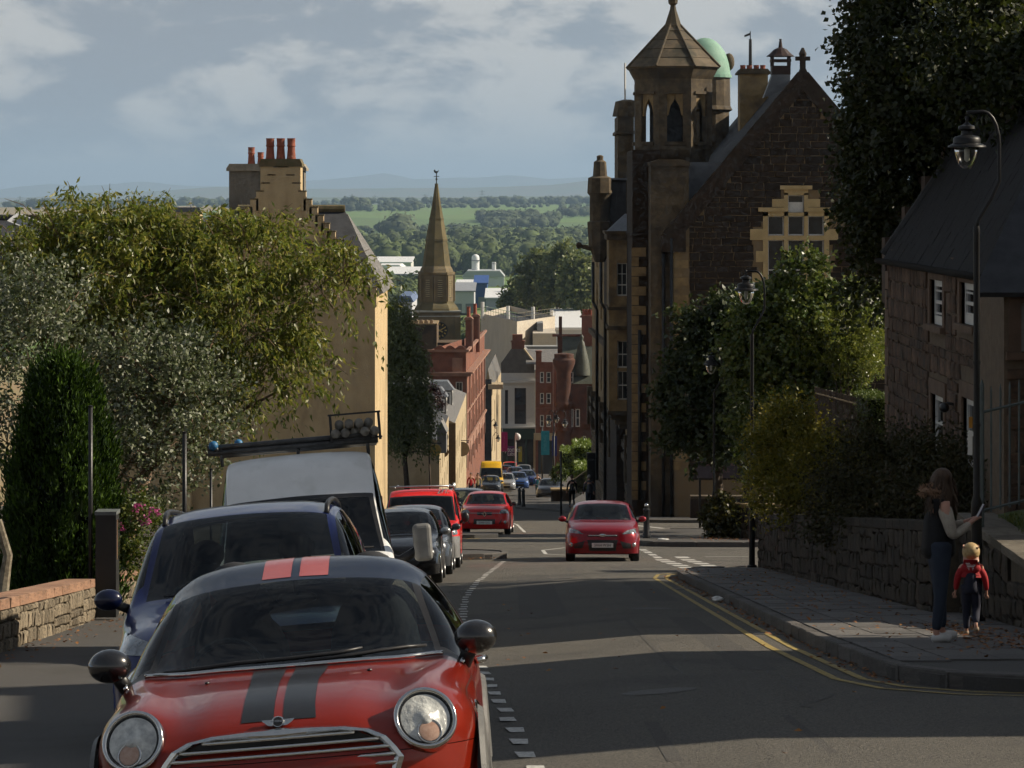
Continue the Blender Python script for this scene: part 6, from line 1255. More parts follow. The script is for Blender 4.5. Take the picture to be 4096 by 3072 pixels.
for s in (-1, 1):
    m.box(s * hw * .86 - hw * .12, s * hw * .86 + hw * .12, -hw - .08, -hw, G(-8, D), Zs(316), M=RT); m.box(hw, hw + .08, s * hw * .86 - hw * .12, s * hw * .86 + hw * .12, G(-8, D), Zs(316), M=RT)
m.build('pilaster', STP, st)
for (px_, R2) in ((0, RT), (1, RT @ Matrix.Rotation(R(90), 4, 'Z'))):
    C_ = R2 @ Matrix.Translation((0, -hw - .02, Zs(329.5))) @ FACE; ck = MB().lathe([(0, .06), (7.4 * k, .06), (8.2 * k, .1), (8.4 * k, 0)], 32, C_).build('clock', mat('black clock dial', (.012, .012, .012), .5), st); m = MB(); g_ = mat('gilt', (.45, .33, .1), .4, metal=.6)
    for j in range(12): m.box(5 * k, 7 * k, -.06, .06, .06, .09, M=C_ @ Matrix.Rotation(j * math.pi / 6, 4, 'Z'))
    m.build('hour_mark', g_, ck); m = MB().box(-.05, .05, -.2, 5 * k, .1, .13, M=C_ @ Matrix.Rotation(R(-60), 4, 'Z')).box(-.07, .07, -.2, 3.4 * k, .1, .13, M=C_ @ Matrix.Rotation(R(-120), 4, 'Z')); m.build('clock_hand', g_, ck)
m = MB().tube([c + Vector((0, 0, Zs(185))), c + Vector((0, 0, Zs(172)))], .06, 6).tube([c + Vector((-.3, 0, Zs(176.5))), c + Vector((.3, 0, Zs(176.5)))], .035, 5).ball(c + Vector((0, 0, Zs(179))), .12)
wm_ = [(-.28, 0), (-.1, -.12), (.1, -.1), (.3, .22), (.12, .12), (-.08, .1), (-.18, .3), (-.3, .18)]; m.prism([c + Vector((x, 0, Zs(173) + z + .1)) for x, z in wm_], (0, -.03, 0), (0, .03, 0)); m.build('weathercock', BLACKIRON, st)
# brown block before the steeple, concrete block, sheds, works
D = 300.0; bb = thing('brown_block', 'dark brown stone block with a row of small pots before the steeple', 'building', (PX(420, D), D, G(-9, D) - 2)); MB().box(PX(404, D), PX(436.7, D), D, D + 8, G(-9, D) - 2, PZ(325, D)).build('wall', mat('dark brown stone wall', (.12, .08, .045), .9, stain=(.05, .035, .025), stscale=.5), bb); MB().box(PX(403.5, D), PX(437.2, D), D - .15, D + 8.1, PZ(325, D), PZ(323.5, D)).build('parapet', TANST, bb); MB().box(PX(432, D), PX(468, D), D + 3, D + 9, G(-9, D) - 2, PZ(344, D)).build('lower_wall', mat('dark brown stone wall', (.12, .08, .045)), bb); MB().box(PX(412, D), PX(418, D), D - .3, D, PZ(356, D), PZ(329, D)).build('stair_window', WINGL, bb)
for p in (416, 421, 426, 431.5): MB().lathe([(.2, PZ(323.6, D)), (.16, PZ(320.2, D)), (.2, PZ(320, D))], 10, Matrix.Translation((PX(p, D), D + .4, 0))).build('chimney_pot', mat('pale pot', (.5, .38, .28), .8), bb, True)
A_, B_, C_ = (PX(481, 505), 505), (PX(517, 470), 470), (PX(555, 492), 492); cb = thing('concrete_block', 'large windowless pale concrete building with rooftop railings behind the shops', 'building', (*B_, -40)); mass(cb, [A_, B_, C_, (PX(510, 540), 540)], -40, PZ(319, 480), CONC, top=True)
MB().box(PX(537, 476), PX(543, 476), 475, 486, PZ(333, 476), PZ(323, 476)).build('plant_box', mat('grey louvre box', (.2, .21, .22), .6), cb); MB().box(PX(533, 470), PX(556, 470), 469, 490, PZ(360, 470), PZ(333, 470)).build('canopy', CONC, cb)
m = MB()
for (a, b) in ((A_, B_), (B_, C_)):
    a, b = Vector((*a, PZ(319, 480))), Vector((*b, PZ(319, 480)))
    for h in (.7, 1.3): m.tube([a + UZ * h, b + UZ * h], .05, 4)
    for i in range(15): q = a.lerp(b, i / 14); m.tube([q, q + UZ * 1.3], .04, 4)
m.build('roof_railing', CHROME, cb); m = MB()
for p, yt in ((482.5, 302), (508, 306), (533, 307), (551.5, 310)): m.tube([(PX(p, 500), 500, PZ(319, 500)), (PX(p, 500), 500, PZ(yt, 500))], .3, 8)
m.build('roof_flue', WHITEP, cb)
D = 400.0; gs = thing('grey_roofed_hall', 'long grey roofed hall behind the white shop', 'building', (PX(540, D), D, -36)); roof_quad(gs, 'roof', [Vector((PX(520, D), D, PZ(370, D))), Vector((PX(575, D), D, PZ(370, D))), Vector((PX(575, D), D + 7, PZ(347, D + 7))), Vector((PX(520, D), D + 7, PZ(347, D + 7)))], mat('pale grey slate', (.26, .245, .22), .7, (.21, .2, .18), .6)); MB().box(PX(520, D), PX(575, D), D + .5, D + 7, -38, PZ(372, D)).build('wall', CONC, gs); MB().box(PX(522, 412), PX(560, 412), 406.5, 407.5, PZ(347, 407), PZ(345.4, 407)).build('ridge', WHITEP, gs)
def shed(px0, px1, yt, yb, D, mt, lb, rf=None, name='works_shed', slope=0, dep=40, cat='shed'):
    t = thing(name, lb, cat, (PX((px0 + px1) / 2, D), D, PZ(yb, D)), 'works buildings on the plain'); x0, x1, z0, z1 = PX(px0, D), PX(px1, D), PZ(yb, D) - 3, PZ(yt, D); MB().box(x0, x1, D, D + dep, z0, z1).build('wall', mt, t)
    if slope: h = slope / F * D; MB().prism([Vector((x0 - .5, D - .5, z1)), Vector((x1 + .5, D - .5, z1)), Vector((x1 - (x1 - x0) * .1, D - .5, z1 + h)), Vector((x0 + (x1 - x0) * .1, D - .5, z1 + h))], (0, 0, 0), (0, dep, 0)).build('roof', rf or GREYROOF, t)
    else: MB().prism([Vector((x0 - .5, D - .5, z1)), Vector((x1 + .5, D - .5, z1)), Vector((x1 + .5, D + dep, z1 + 2)), Vector((x0 - .5, D + dep, z1 + 2))], (0, 0, 0), (0, 0, .5)).build('roof', rf or GREYROOF, t)
    for i in range(max(1, int((px1 - px0) / 9))): x = x0 + (x1 - x0) * (i + .3) / max(1, int((px1 - px0) / 9)); MB().box(x, x + 3, D - .2, D, z0, z0 + (z1 - z0) * .45).build('loading_door', mat('grey loading door', (.2, .22, .24), .6), t)
    return t
PALEB = mat('pale blue cladding', (.55, .57, .6), .6, (.5, .52, .55), .1); DB = mat('strong blue cladding', (.02, .08, .3), .5); WB = mat('bright white roof', (.85, .86, .86), .5)
shed(374, 411, 263, 272, 1500, WHITEC, 'long white roofed shed nearest the woods left of the steeple', WB); shed(376, 402, 268, 276, 1420, WHITEC, 'low white shed below the long shed left of the steeple', WB, slope=3)
shed(386, 422, 275, 291, 1200, PALEB, 'pale blue shed with white fascia left of the steeple', WB); shed(463, 504, 277, 292, 1500, PALEB, 'big grey roofed works hall under the white silo', mat('works roof', (.4, .43, .44), .5), slope=6); shed(456, 480, 288, 300, 1250, WHITEC, 'white shed in front of the works hall', WB)
shed(474.5, 487, 284, 300, 1180, DB, 'strong blue cube building beside the steeple', DB); shed(450, 474, 292, 305, 1100, PALEB, 'pale grey block left of the strong blue cube', GREYROOF); shed(486, 520, 299, 308, 1000, PALEB, 'pale low sheds right of the strong blue cube', WB); shed(398, 412, 302, 318, 760, PALEB, 'white gabled shed with blue roof left of the tower', mat('blue sheet roof', (.12, .17, .3), .5), slope=6)
shed(558, 577, 317, 336, 620, WHITEC, 'white plant rooms with masts behind the green roof', WHITEC, cat='building'); shed(556, 582, 330, 346, 560, PALEB, 'pale low roofs beside the plant rooms', WB)
D = 1520.0; t = thing('white_silo', 'tall white domed silo on the works hall', 'silo', P(475.5, 275, D)); r = 3.9 / F * D; MB().lathe([(r, PZ(285, D))] + [(r * math.cos(a), PZ(258, D) + r * math.sin(a)) for a in [math.pi / 2 * i / 6 for i in range(7)]], 20, Matrix.Translation((PX(475.5, D), D, 0))).build('silo_body', WB, t, smooth=40); MB().box(PX(471.5, D), PX(480, D), D - r - .5, D - r + 1, PZ(261, D), PZ(260, D)).build('catwalk', GREYROOF, t)
t = thing('works_chimney', 'short white smoking chimney on the works hall', 'chimney', P(494, 275, D)); MB().lathe([(1.1, PZ(285, D)), (1.0, PZ(262.5, D)), (1.1, PZ(262, D))], 14, Matrix.Translation((PX(494, D), D, 0))).build('stack', WB, t, smooth=40); MB().lathe([(1.25, PZ(264, D)), (1.25, PZ(263.4, D))], 14, Matrix.Translation((PX(494, D), D, 0))).build('stack_ring', GREYROOF, t)
for i, px in enumerate((442, 450, 455, 460, 464, 468.5, 473, 477, 482, 492, 531)):
    D = 5400 + 60 * (i % 3); t = thing('far_cottage', ('white far cottage ' + ('leftmost in the ridge row', 'second from left in the ridge row', 'third from left in the ridge row', 'fourth from left in the ridge row', 'fifth from left in the ridge row', 'in the middle of the ridge row', 'fifth from right in the ridge row', 'fourth from right in the ridge row', 'third from right in the ridge row', 'second from right in the ridge row', 'standing apart at the right of the ridge row')[i]), 'cottage', (PX(px, D), D, far_h(PX(px, D), D)), 'white cottages along the far ridge'); x = PX(px, D); z = PZ(210.5, D); MB().box(x - 3, x + 3, D, D + 9, z - 6, z + 3).build('wall', WHITEC, t); MB().prism([Vector((x - 3.3, D - .3, z + 3)), Vector((x + 3.3, D - .3, z + 3)), Vector((x, D - .3, z + 6.5))], (0, 0, 0), (0, 9.6, 0)).build('roof', GREYROOF, t)
for i, (px, yt, D) in enumerate(((482, 190, 6500), (352, 194, 6800), (425, 194, 7500), (375, 195, 7600), (180, 196, 6500), (20, 196, 7000))):
    t = thing('pylon', ('lattice power pylon standing highest above the far fields', 'lattice power pylon left of the chimneyed house roof', 'faint pylon behind the spire tip', 'faint pylon just left of the spire', 'pylon over the left treetops', 'pylon at far left on the horizon')[i], 'pylon', (PX(px, D), D, far_h(PX(px, D), D)), 'power pylons on the far plain'); x = PX(px, D); z1 = PZ(yt, D); z0 = z1 - 50; m = MB()
    for s in (-1, 1): m.tube([(x + s * 4, D, z0), (x + s * 1, D, z1)], .45, 4)
    m.build('leg', LEAD, t); m = MB()
    for zz_ in (.7, .82, .93): m.tube([(x - 7, D, z0 + 50 * zz_), (x + 7, D, z0 + 50 * zz_)], .35, 4)
    m.build('cross_arm', LEAD, t)
# ================================================================ trees and shrubs
def leaf_quads(P_, A, Nn, ln, wd, fold=.15):
    """P_ roots, A leaf axes, Nn face normals (unit), ln, wd arrays -> verts, faces of folded diamond leaves"""
    S = np.cross(A, Nn); S /= np.linalg.norm(S, axis=1)[:, None] + 1e-9; Nn = np.cross(S, A); l = ln[:, None]; w_ = wd[:, None]
    mid = P_ + A * l * .45
    V = np.stack([P_, mid + S * w_ / 2 + Nn * w_ * fold, P_ + A * l - Nn * l * .06, mid - S * w_ / 2 + Nn * w_ * fold], 1).reshape(-1, 3)
    return V, np.arange(len(V)).reshape(-1, 4)
def unit(a): return a / (np.linalg.norm(a, axis=1)[:, None] + 1e-9)
def crown(ells, ntw, per, ln, wd, droop=.6, twl=.7, clump=.12, up=.35, seed=1, upright=0, fill=.55, ymul=1, keep=None):
    """ells: (centre, (rx, ry, rz)) lobes. Twigs start inside the lobes, arch outwards; leaves hang along them."""
    r = np.random.RandomState(seed); w_ = np.array([e[1][0] * e[1][1] * e[1][2] for e in ells]) ** (2 / 3.); w_ /= w_.sum(); idx = r.choice(len(ells), ntw, p=w_)
    C = np.array([ells[i][0] for i in idx], float); Rr = np.array([ells[i][1] for i in idx], float)
    d = unit(r.normal(size=(ntw, 3))); d[:, 2] = np.where(d[:, 2] < -.75, -d[:, 2], d[:, 2]); front = r.rand(ntw) < .35; d[:, 1] = np.where(front, -abs(d[:, 1]), d[:, 1])
    rad = r.uniform(fill, 1.0, (ntw, 1)) ** .6; rad *= 1 + .18 * np.sin(d[:, :1] * 5 + seed) * np.cos(d[:, 2:] * 6 + seed * 2)
    p0 = C + d * Rr * rad; dr = unit(unit(d / Rr) * .8 + r.normal(size=(ntw, 3)) * .45 + np.array((0, 0, up)))
    L_ = twl * r.uniform(.6, 1.3, ntw); t = np.linspace(.1, 1, per); t = np.tile(t, (ntw, 1)) + r.uniform(-.05, .05, (ntw, per))
    pts = p0[:, None] + dr[:, None] * (t * L_[:, None])[..., None]; pts[..., 2] -= droop * .45 * (t ** 2) * L_[:, None]; pts = pts.reshape(-1, 3); n = len(pts); pts += r.normal(size=(n, 3)) * clump * twl
    a = unit(np.repeat(dr, per, 0) * .5 + r.normal(size=(n, 3)) * .6 + np.array((0, 0, -droop)) + np.array((0, 0, upright))); nn = unit(r.normal(size=(n, 3)) + np.array((0, 0, .5)))
    l = ln * r.uniform(.65, 1.25, n); V, Fc = leaf_quads(pts, a, nn, l, l * wd)
    if keep is not None: k = keep(pts); Fc = Fc[k]
    return V, Fc, p0, dr, L_
def tree(name, label, base, ells, lm, ntw, per, ln, wd=.45, trunk_r=.16, bark=None, cat='tree', group=None, seed=1, limbs=9, twigs=0, splitn=1, **k):
    t = thing(name, label, cat, base, group); bark = bark or BARK; V, Fc, p0, dr, L_ = crown(ells, ntw, per, ln, wd, seed=seed, **k)
    ids = np.unique(Fc); rm = np.zeros(len(V), int); rm[ids] = np.arange(len(ids)); np_mesh('crown', V[ids], rm[Fc], lm, t)
    r = random.Random(seed); m = MB(); b = Vector(base); c0 = Vector(np.mean([np.array(e[0]) for e in ells], 0)); fork = b.lerp(c0, .45); fork.x += r.uniform(-.1, .1)
    if trunk_r:
        m.tube([b - Vector((0, 0, .3)), b.lerp(fork, .5) + Vector((r.uniform(-.08, .08), 0, 0)), fork], [trunk_r * 1.25, trunk_r, trunk_r * .8], 10)
        for i in range(limbs):
            q = Vector(p0[r.randrange(len(p0))]); mid = fork.lerp(q, .5) + Vector((r.uniform(-.2, .2), r.uniform(-.2, .2), .15)); m.tube([fork, mid, q], [trunk_r * .55, trunk_r * .3, trunk_r * .1], 6)
        m.build('trunk', bark, t, True)
    if twigs:
        m = MB()
        for i in range(min(twigs, len(p0))):
            a = Vector(p0[i]); d = Vector(dr[i]); l = L_[i]; m.tube([a - d * .2, a + d * l * .5, a + d * l * .95 - Vector((0, 0, .2 * l))], [.012, .008, .004], 4)
        m.build('twigs', bark, t, kind='stuff')
    return t
BARK = mat('bark', (.09, .065, .045), .95, (.05, .037, .027), 9, bump=.8, bscale=30)
TWIG = mat('pale twig', (.2, .13, .08), .8)
def E(px, py, Y, rx, ry, dep): return ((PX(px, Y), Y, PZ(py, Y)), (rx / F * Y, dep, ry / F * Y))
CHERRY = leafmat('cherry leaf', (.085, .13, .015), (.33, .3, .06), rough=.4, trans=.5)
tree('cherry_tree', 'broad cherry tree with drooping olive green leaves over the wall', (-6.9, 52, G(-7, 52)), [E(110, 290, 52, 105, 70, 1.7), E(235, 330, 51, 74, 68, 1.4), E(330, 288, 51, 40, 28, .8), E(120, 245, 52, 70, 34, 1.2), E(250, 258, 52, 66, 30, 1.1), E(50, 310, 53, 70, 70, 1.5), E(288, 378, 51, 34, 36, .8), E(180, 380, 52, 60, 60, 1.0), E(190, 262, 52, 46, 34, 1.0)], CHERRY, 2100, 24, .13, .32, .14, TWIG, seed=4, droop=.95, twl=.75, twigs=420, fill=.25, clump=.07)
SILV_L = leafmat('silvery leaf', (.07, .1, .036), (.18, .2, .09), under=(.34, .36, .27), rough=.5, trans=.3, spec=.5)
tree('whitebeam_shrub', 'silvery leaved shrub glinting behind the dark cypress', (-7.3, 49, G(-7, 49)), [E(35, 395, 49, 66, 125, 1.0), E(150, 420, 49, 78, 78, 1.0), E(185, 390, 50, 50, 50, .8), E(110, 480, 49, 90, 50, .8)], SILV_L, 1250, 20, .085, .6, .08, TWIG, seed=9, droop=.15, twl=.6, up=.7, twigs=160, fill=.3, clump=.09, cat='shrub')
# cypress
CYP = leafmat('cypress spray', (.01, .026, .004), (.075, .14, .012), rough=.6, trans=.2, spec=.2)
def cypress(name, label, px, pyb, pyt, Y, halfpx, seed, n=15000):
    r = np.random.RandomState(seed); x0 = PX(px, Y); zb_, zt_ = PZ(pyb, Y), PZ(pyt, Y); H = zt_ - zb_; rb = halfpx / F * Y; t = thing(name, label, 'conifer', (x0, Y, zb_))
    ncl = 760; th = r.uniform(0, 2 * np.pi, ncl); h = r.uniform(0, 1, ncl) ** 1.1; prof = lambda q: np.interp(q, [0, .15, .5, .8, .95, 1], [.95, 1, .87, .64, .44, .16]); bul = 1 + .17 * np.sin(th * 5 + h * 1.5) + .1 * r.normal(size=ncl)
    c = np.stack([x0 + np.cos(th) * rb * prof(h) * bul, Y + np.sin(th) * rb * prof(h) * bul, zb_ + h * H * .97], 1); k = n // ncl; P_ = np.repeat(c, k, 0) + r.normal(size=(ncl * k, 3)) * np.array((.045, .045, .11)); a = unit(np.array((0, 0, 1.0)) + r.normal(size=P_.shape) * .32 + np.repeat(np.stack([np.cos(th), np.sin(th), th * 0], 1), k, 0) * .35)
    l = r.uniform(.06, .13, len(P_)); V, Fc = leaf_quads(P_, a, unit(r.normal(size=P_.shape)), l, l * .3); np_mesh('crown', V, Fc, CYP, t)
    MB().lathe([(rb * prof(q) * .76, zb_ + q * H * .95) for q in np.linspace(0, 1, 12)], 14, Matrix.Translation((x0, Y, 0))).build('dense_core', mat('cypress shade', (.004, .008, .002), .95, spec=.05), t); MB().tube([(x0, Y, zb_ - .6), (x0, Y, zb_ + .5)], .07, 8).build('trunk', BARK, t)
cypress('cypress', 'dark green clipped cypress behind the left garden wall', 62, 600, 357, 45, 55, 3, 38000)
FLW = leafmat('pink petal', (.45, .05, .22), (.6, .16, .36), rough=.6)
HYD = leafmat('bush leaf', (.06, .1, .015), (.16, .16, .03), rough=.4)
b = tree('flowering_bush', 'low green bush with pink flower heads beside the parking meter', (PX(138, 45), 45, G(-6, 45)), [E(138, 535, 45, 18, 32, .4), E(124, 552, 45, 12, 30, .4)], HYD, 160, 14, .07, .6, 0, cat='bush', seed=5, droop=.2, twl=.25)
for i, (px, py) in enumerate(((139, 507), (155, 511), (120, 526), (146, 520))):
    V, Fc, *_ = crown([((PX(px, 44.7), 44.6, PZ(py, 44.7)), (.07, .07, .05))], 14, 6, .035, .8, twl=.04, seed=20 + i); np_mesh('flower_head', V, Fc, FLW, b)
MB().tube([P(-2, 520, 38), P(8, 555, 38), P(5, 575, 38), P(0, 610, 38)], [.05, .06, .07, .09], 8).build('stem', mat('pale bark', (.3, .27, .2), .9, (.12, .1, .07), 12), tag(thing('garden_stem', 'pale crooked garden tree stem at the far left edge', 'tree', (PX(0, 38), 38, G(-6.5, 38)))))
WILL = leafmat('willow leaf', (.11, .15, .05), (.26, .28, .11), rough=.4, trans=.4)
tree('street_willow', 'weeping grey green tree beyond the harled house', (PX(408, 150), 150, G(-5, 150)), [E(398, 338, 150, 9, 34, .6), E(405, 380, 150, 14, 44, .8), E(412, 425, 150, 15, 36, .8), E(396, 420, 150, 10, 40, .6)], WILL, 1500, 16, .17, .45, .14, seed=13, droop=1.0, twl=.8, fill=.4)
COPL = leafmat('purple leaf', (.03, .014, .016), (.07, .035, .03)); tree('purple_shrub', 'small dark purple shrub tucked under the willow by the dormers', (PX(430, 178), 178, G(-5, 178) ), [E(431, 398, 178, 9, 12, .6)], COPL, 90, 12, .16, .6, .06, cat='shrub', seed=14, twl=.4)
DARKL = leafmat('dark leaf', (.025, .042, .01), (.065, .08, .018), rough=.5)
tree('hotel_tree', 'dark leafy tree before the hotel wall left of the lamp post', (PX(718, 101), 101, G(8, 101)), [E(715, 385, 101, 48, 82, 1.5), E(738, 345, 101, 34, 50, 1.3), E(690, 420, 101, 26, 55, 1.1), E(745, 420, 100, 40, 62, 1.4)], DARKL, 1500, 16, .2, .62, .18, seed=21, droop=.3, twl=.7)
SYC = leafmat('sycamore leaf', (.05, .085, .014), (.18, .2, .04), rough=.38)
tree('sycamore', 'young sycamore with sunlit top in front of the gable window', (9.2, 95, G(8, 95)), [E(800, 338, 95, 58, 48, 1.4), E(805, 292, 95, 20, 34, .7), E(762, 352, 95, 34, 44, 1.0), E(850, 335, 95, 30, 46, .9), E(800, 420, 95, 70, 60, 1.4)], SYC, 1800, 16, .17, .7, .16, seed=23, droop=.25, twl=.55)
PRIV = leafmat('fine bright leaf', (.12, .16, .02), (.3, .3, .06), rough=.35, trans=.45)
tree('bright_shrub', 'bright yellow green fine leaved shrub over the wooden fence', (10.4, 94, G(8, 94)), [E(838, 352, 94, 40, 36, .8), E(862, 358, 94, 22, 34, .7)], PRIV, 600, 22, .1, .35, .06, cat='shrub', seed=25, droop=.1, up=.7, twl=.5, fill=.4)
GOLD = leafmat('golden leaf', (.12, .13, .012), (.36, .28, .03), rough=.5)
tree('golden_shrub', 'olive gold shrub spilling over the retaining wall beside the lamp post', (6.1, 55, G(6, 55)), [E(790, 470, 55, 34, 46, .7), E(775, 500, 55, 20, 34, .6), E(822, 490, 54, 34, 44, .7), E(780, 440, 55, 20, 28, .5)], GOLD, 900, 20, .075, .5, .05, cat='shrub', seed=27, droop=-.1, up=.8, twl=.5)
BRSH = leafmat('brownish leaf', (.028, .032, .008), (.07, .055, .014), rough=.55)
tree('dark_shrub', 'dark brownish shrub along the wall behind the woman', (6.2, 46, G(6, 46)), [E(880, 495, 46, 50, 52, .7), E(930, 500, 43, 38, 50, .6), E(850, 520, 48, 34, 34, .6), E(960, 515, 41, 24, 44, .5)], BRSH, 1300, 18, .07, .5, .05, cat='shrub', seed=29, droop=.0, up=.6, twl=.5)
IVY = leafmat('ivy leaf', (.035, .04, .008), (.09, .075, .012)); tree('ivy_bush', 'ivy clad stump at the end of the far garden wall', (PX(722, 92), 92, G(7, 92)), [E(722, 520, 92, 15, 26, .5), E(728, 535, 92, 12, 16, .4)], IVY, 260, 14, .12, .7, 0, cat='bush', seed=31, twl=.25)
LIME = leafmat('lime leaf', (.016, .026, .004), (.055, .062, .01), rough=.45, trans=.42)
tree('lime_tree', 'huge dark lime tree filling the upper right corner', (8.6, 58.5, G(8, 58)), [E(960, 60, 57, 110, 120, 2.1), E(1040, 90, 57, 110, 130, 2.1), E(908, 130, 58, 46, 60, 1.6), E(894, 40, 58, 46, 50, 1.3), E(890, 200, 59, 40, 70, 1.4), E(930, 190, 58, 70, 70, 1.6), E(885, 285, 59, 28, 50, 1.0), E(882, 15, 58, 24, 26, .8), E(985, 60, 52, 60, 66, 1.4), E(1030, 100, 50, 40, 60, 1.2), E(930, 110, 56, 50, 60, 1.3), E(878, 110, 59, 26, 50, 1.0), E(872, 165, 59, 22, 34, .9)], LIME, 5200, 15, .125, .75, .32, seed=33, droop=.35, twl=.6, fill=.45)
# clipped hedge beside the house, hedges far down the street
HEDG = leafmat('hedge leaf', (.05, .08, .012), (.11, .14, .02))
def hedge(name, label, x0, x1, y0, y1, z0, z1, n, ln, seed, lm=HEDG):
    r = np.random.RandomState(seed); t = thing(name, label, 'hedge', ((x0 + x1) / 2, (y0 + y1) / 2, z0)); p = r.uniform(0, 1, (n, 3)); ax = r.choice(3, n, p=(.3, .35, .35)); 
    for k in range(3): p[ax == k, k] = np.where(r.rand((ax == k).sum()) < (.75 if k == 1 else .5), 0.0, 1.0) if k != 2 else 1.0
    P_ = np.array((x0, y0, z0)) + p * np.array((x1 - x0, y1 - y0, z1 - z0)) + r.normal(size=(n, 3)) * .03; V, Fc = leaf_quads(P_, unit(r.normal(size=(n, 3)) + np.array((0, 0, .5))), unit(r.normal(size=(n, 3))), ln * r.uniform(.6, 1.2, n), ln * .6 * np.ones(n)); np_mesh('foliage', V, Fc, lm, t)
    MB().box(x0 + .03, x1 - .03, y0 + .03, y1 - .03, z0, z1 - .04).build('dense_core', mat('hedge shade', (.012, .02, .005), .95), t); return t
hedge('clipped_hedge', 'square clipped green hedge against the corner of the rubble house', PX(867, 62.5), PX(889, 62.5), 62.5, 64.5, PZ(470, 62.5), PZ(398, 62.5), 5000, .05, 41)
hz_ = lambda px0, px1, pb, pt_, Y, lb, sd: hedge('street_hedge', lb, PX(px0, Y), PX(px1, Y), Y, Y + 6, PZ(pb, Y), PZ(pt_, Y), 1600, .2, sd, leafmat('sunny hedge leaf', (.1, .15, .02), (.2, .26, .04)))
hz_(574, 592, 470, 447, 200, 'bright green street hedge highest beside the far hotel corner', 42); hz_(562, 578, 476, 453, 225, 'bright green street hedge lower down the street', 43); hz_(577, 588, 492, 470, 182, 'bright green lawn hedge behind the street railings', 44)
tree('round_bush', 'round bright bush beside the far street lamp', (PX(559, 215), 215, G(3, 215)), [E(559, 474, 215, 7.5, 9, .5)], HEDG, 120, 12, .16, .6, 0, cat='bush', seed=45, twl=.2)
# big leafy trees over the town
for i, (px, py, Y, rx, ry) in enumerate(((540, 280, 620, 20, 26), (562, 278, 610, 18, 30), (580, 285, 600, 15, 26), (520, 300, 640, 14, 16))):
    tree('town_tree', ('tall green tree left of the pair behind the concrete block', 'tallest green tree behind the concrete block', 'green tree nearest the hotel behind the concrete block', 'small green tree left of the tall trees behind the concrete block')[i], (PX(px, Y), Y, far_h(PX(px, Y), Y)), [E(px, py, Y, rx, ry, 3), E(px - rx * .4, py + ry * .5, Y, rx * .6, ry * .5, 2.5), E(px + rx * .5, py + ry * .4, Y, rx * .55, ry * .6, 2.5)], WILL, 420, 12, .95, .6, .4, group='tall trees behind the concrete block', seed=50 + i, droop=.2, twl=2.0)
# fallen leaves and grass
FALL = leafmat('fallen leaf', (.16, .05, .012), (.36, .17, .04), rough=.7, trans=.1)
def fallen(name, pts, seed, ln=.06):
    r = np.random.RandomState(seed); P_ = np.array([(x, y, G(x, y) + h + .012) for x, y, h in pts]); n = len(P_); a = unit(np.stack([r.normal(size=n), r.normal(size=n), r.normal(size=n) * .25], 1)); V, Fc = leaf_quads(P_, a, unit(np.stack([r.normal(size=n) * .3, r.normal(size=n) * .3, np.ones(n)], 1)), ln * r.uniform(.6, 1.3, n), ln * .6 * np.ones(n)); tag(np_mesh(name, V, Fc, FALL), 'scattered brown autumn leaves on the ground', 'leaves', kind='stuff')
pts = [(rnd.gauss(4.7, .25), rnd.uniform(27, 33), .12) for _ in range(420)] + [(rnd.uniform(3.2, 5.1), rnd.uniform(25, 60), .13) for _ in range(420)] + [(float(np.interp(y, [p[0] for p in KR], [p[1] for p in KR])) - abs(rnd.gauss(.0, .1)), y, .0) for y in [rnd.uniform(24, 58) for _ in range(420)]] + [(rnd.uniform(-.5, 3), rnd.uniform(16, 50), 0) for _ in range(40)] + [(rnd.gauss(-5.6, .2), rnd.uniform(30, 44), .13) for _ in range(120)] + [(rnd.gauss(6.2, .6), rnd.gauss(90.5, 1.3), .13) for _ in range(260)] + [(rnd.uniform(-2.6, -.2), rnd.gauss(75.2, .3), .05) for _ in range(60)]
fallen('fallen_leaves', pts, 61)
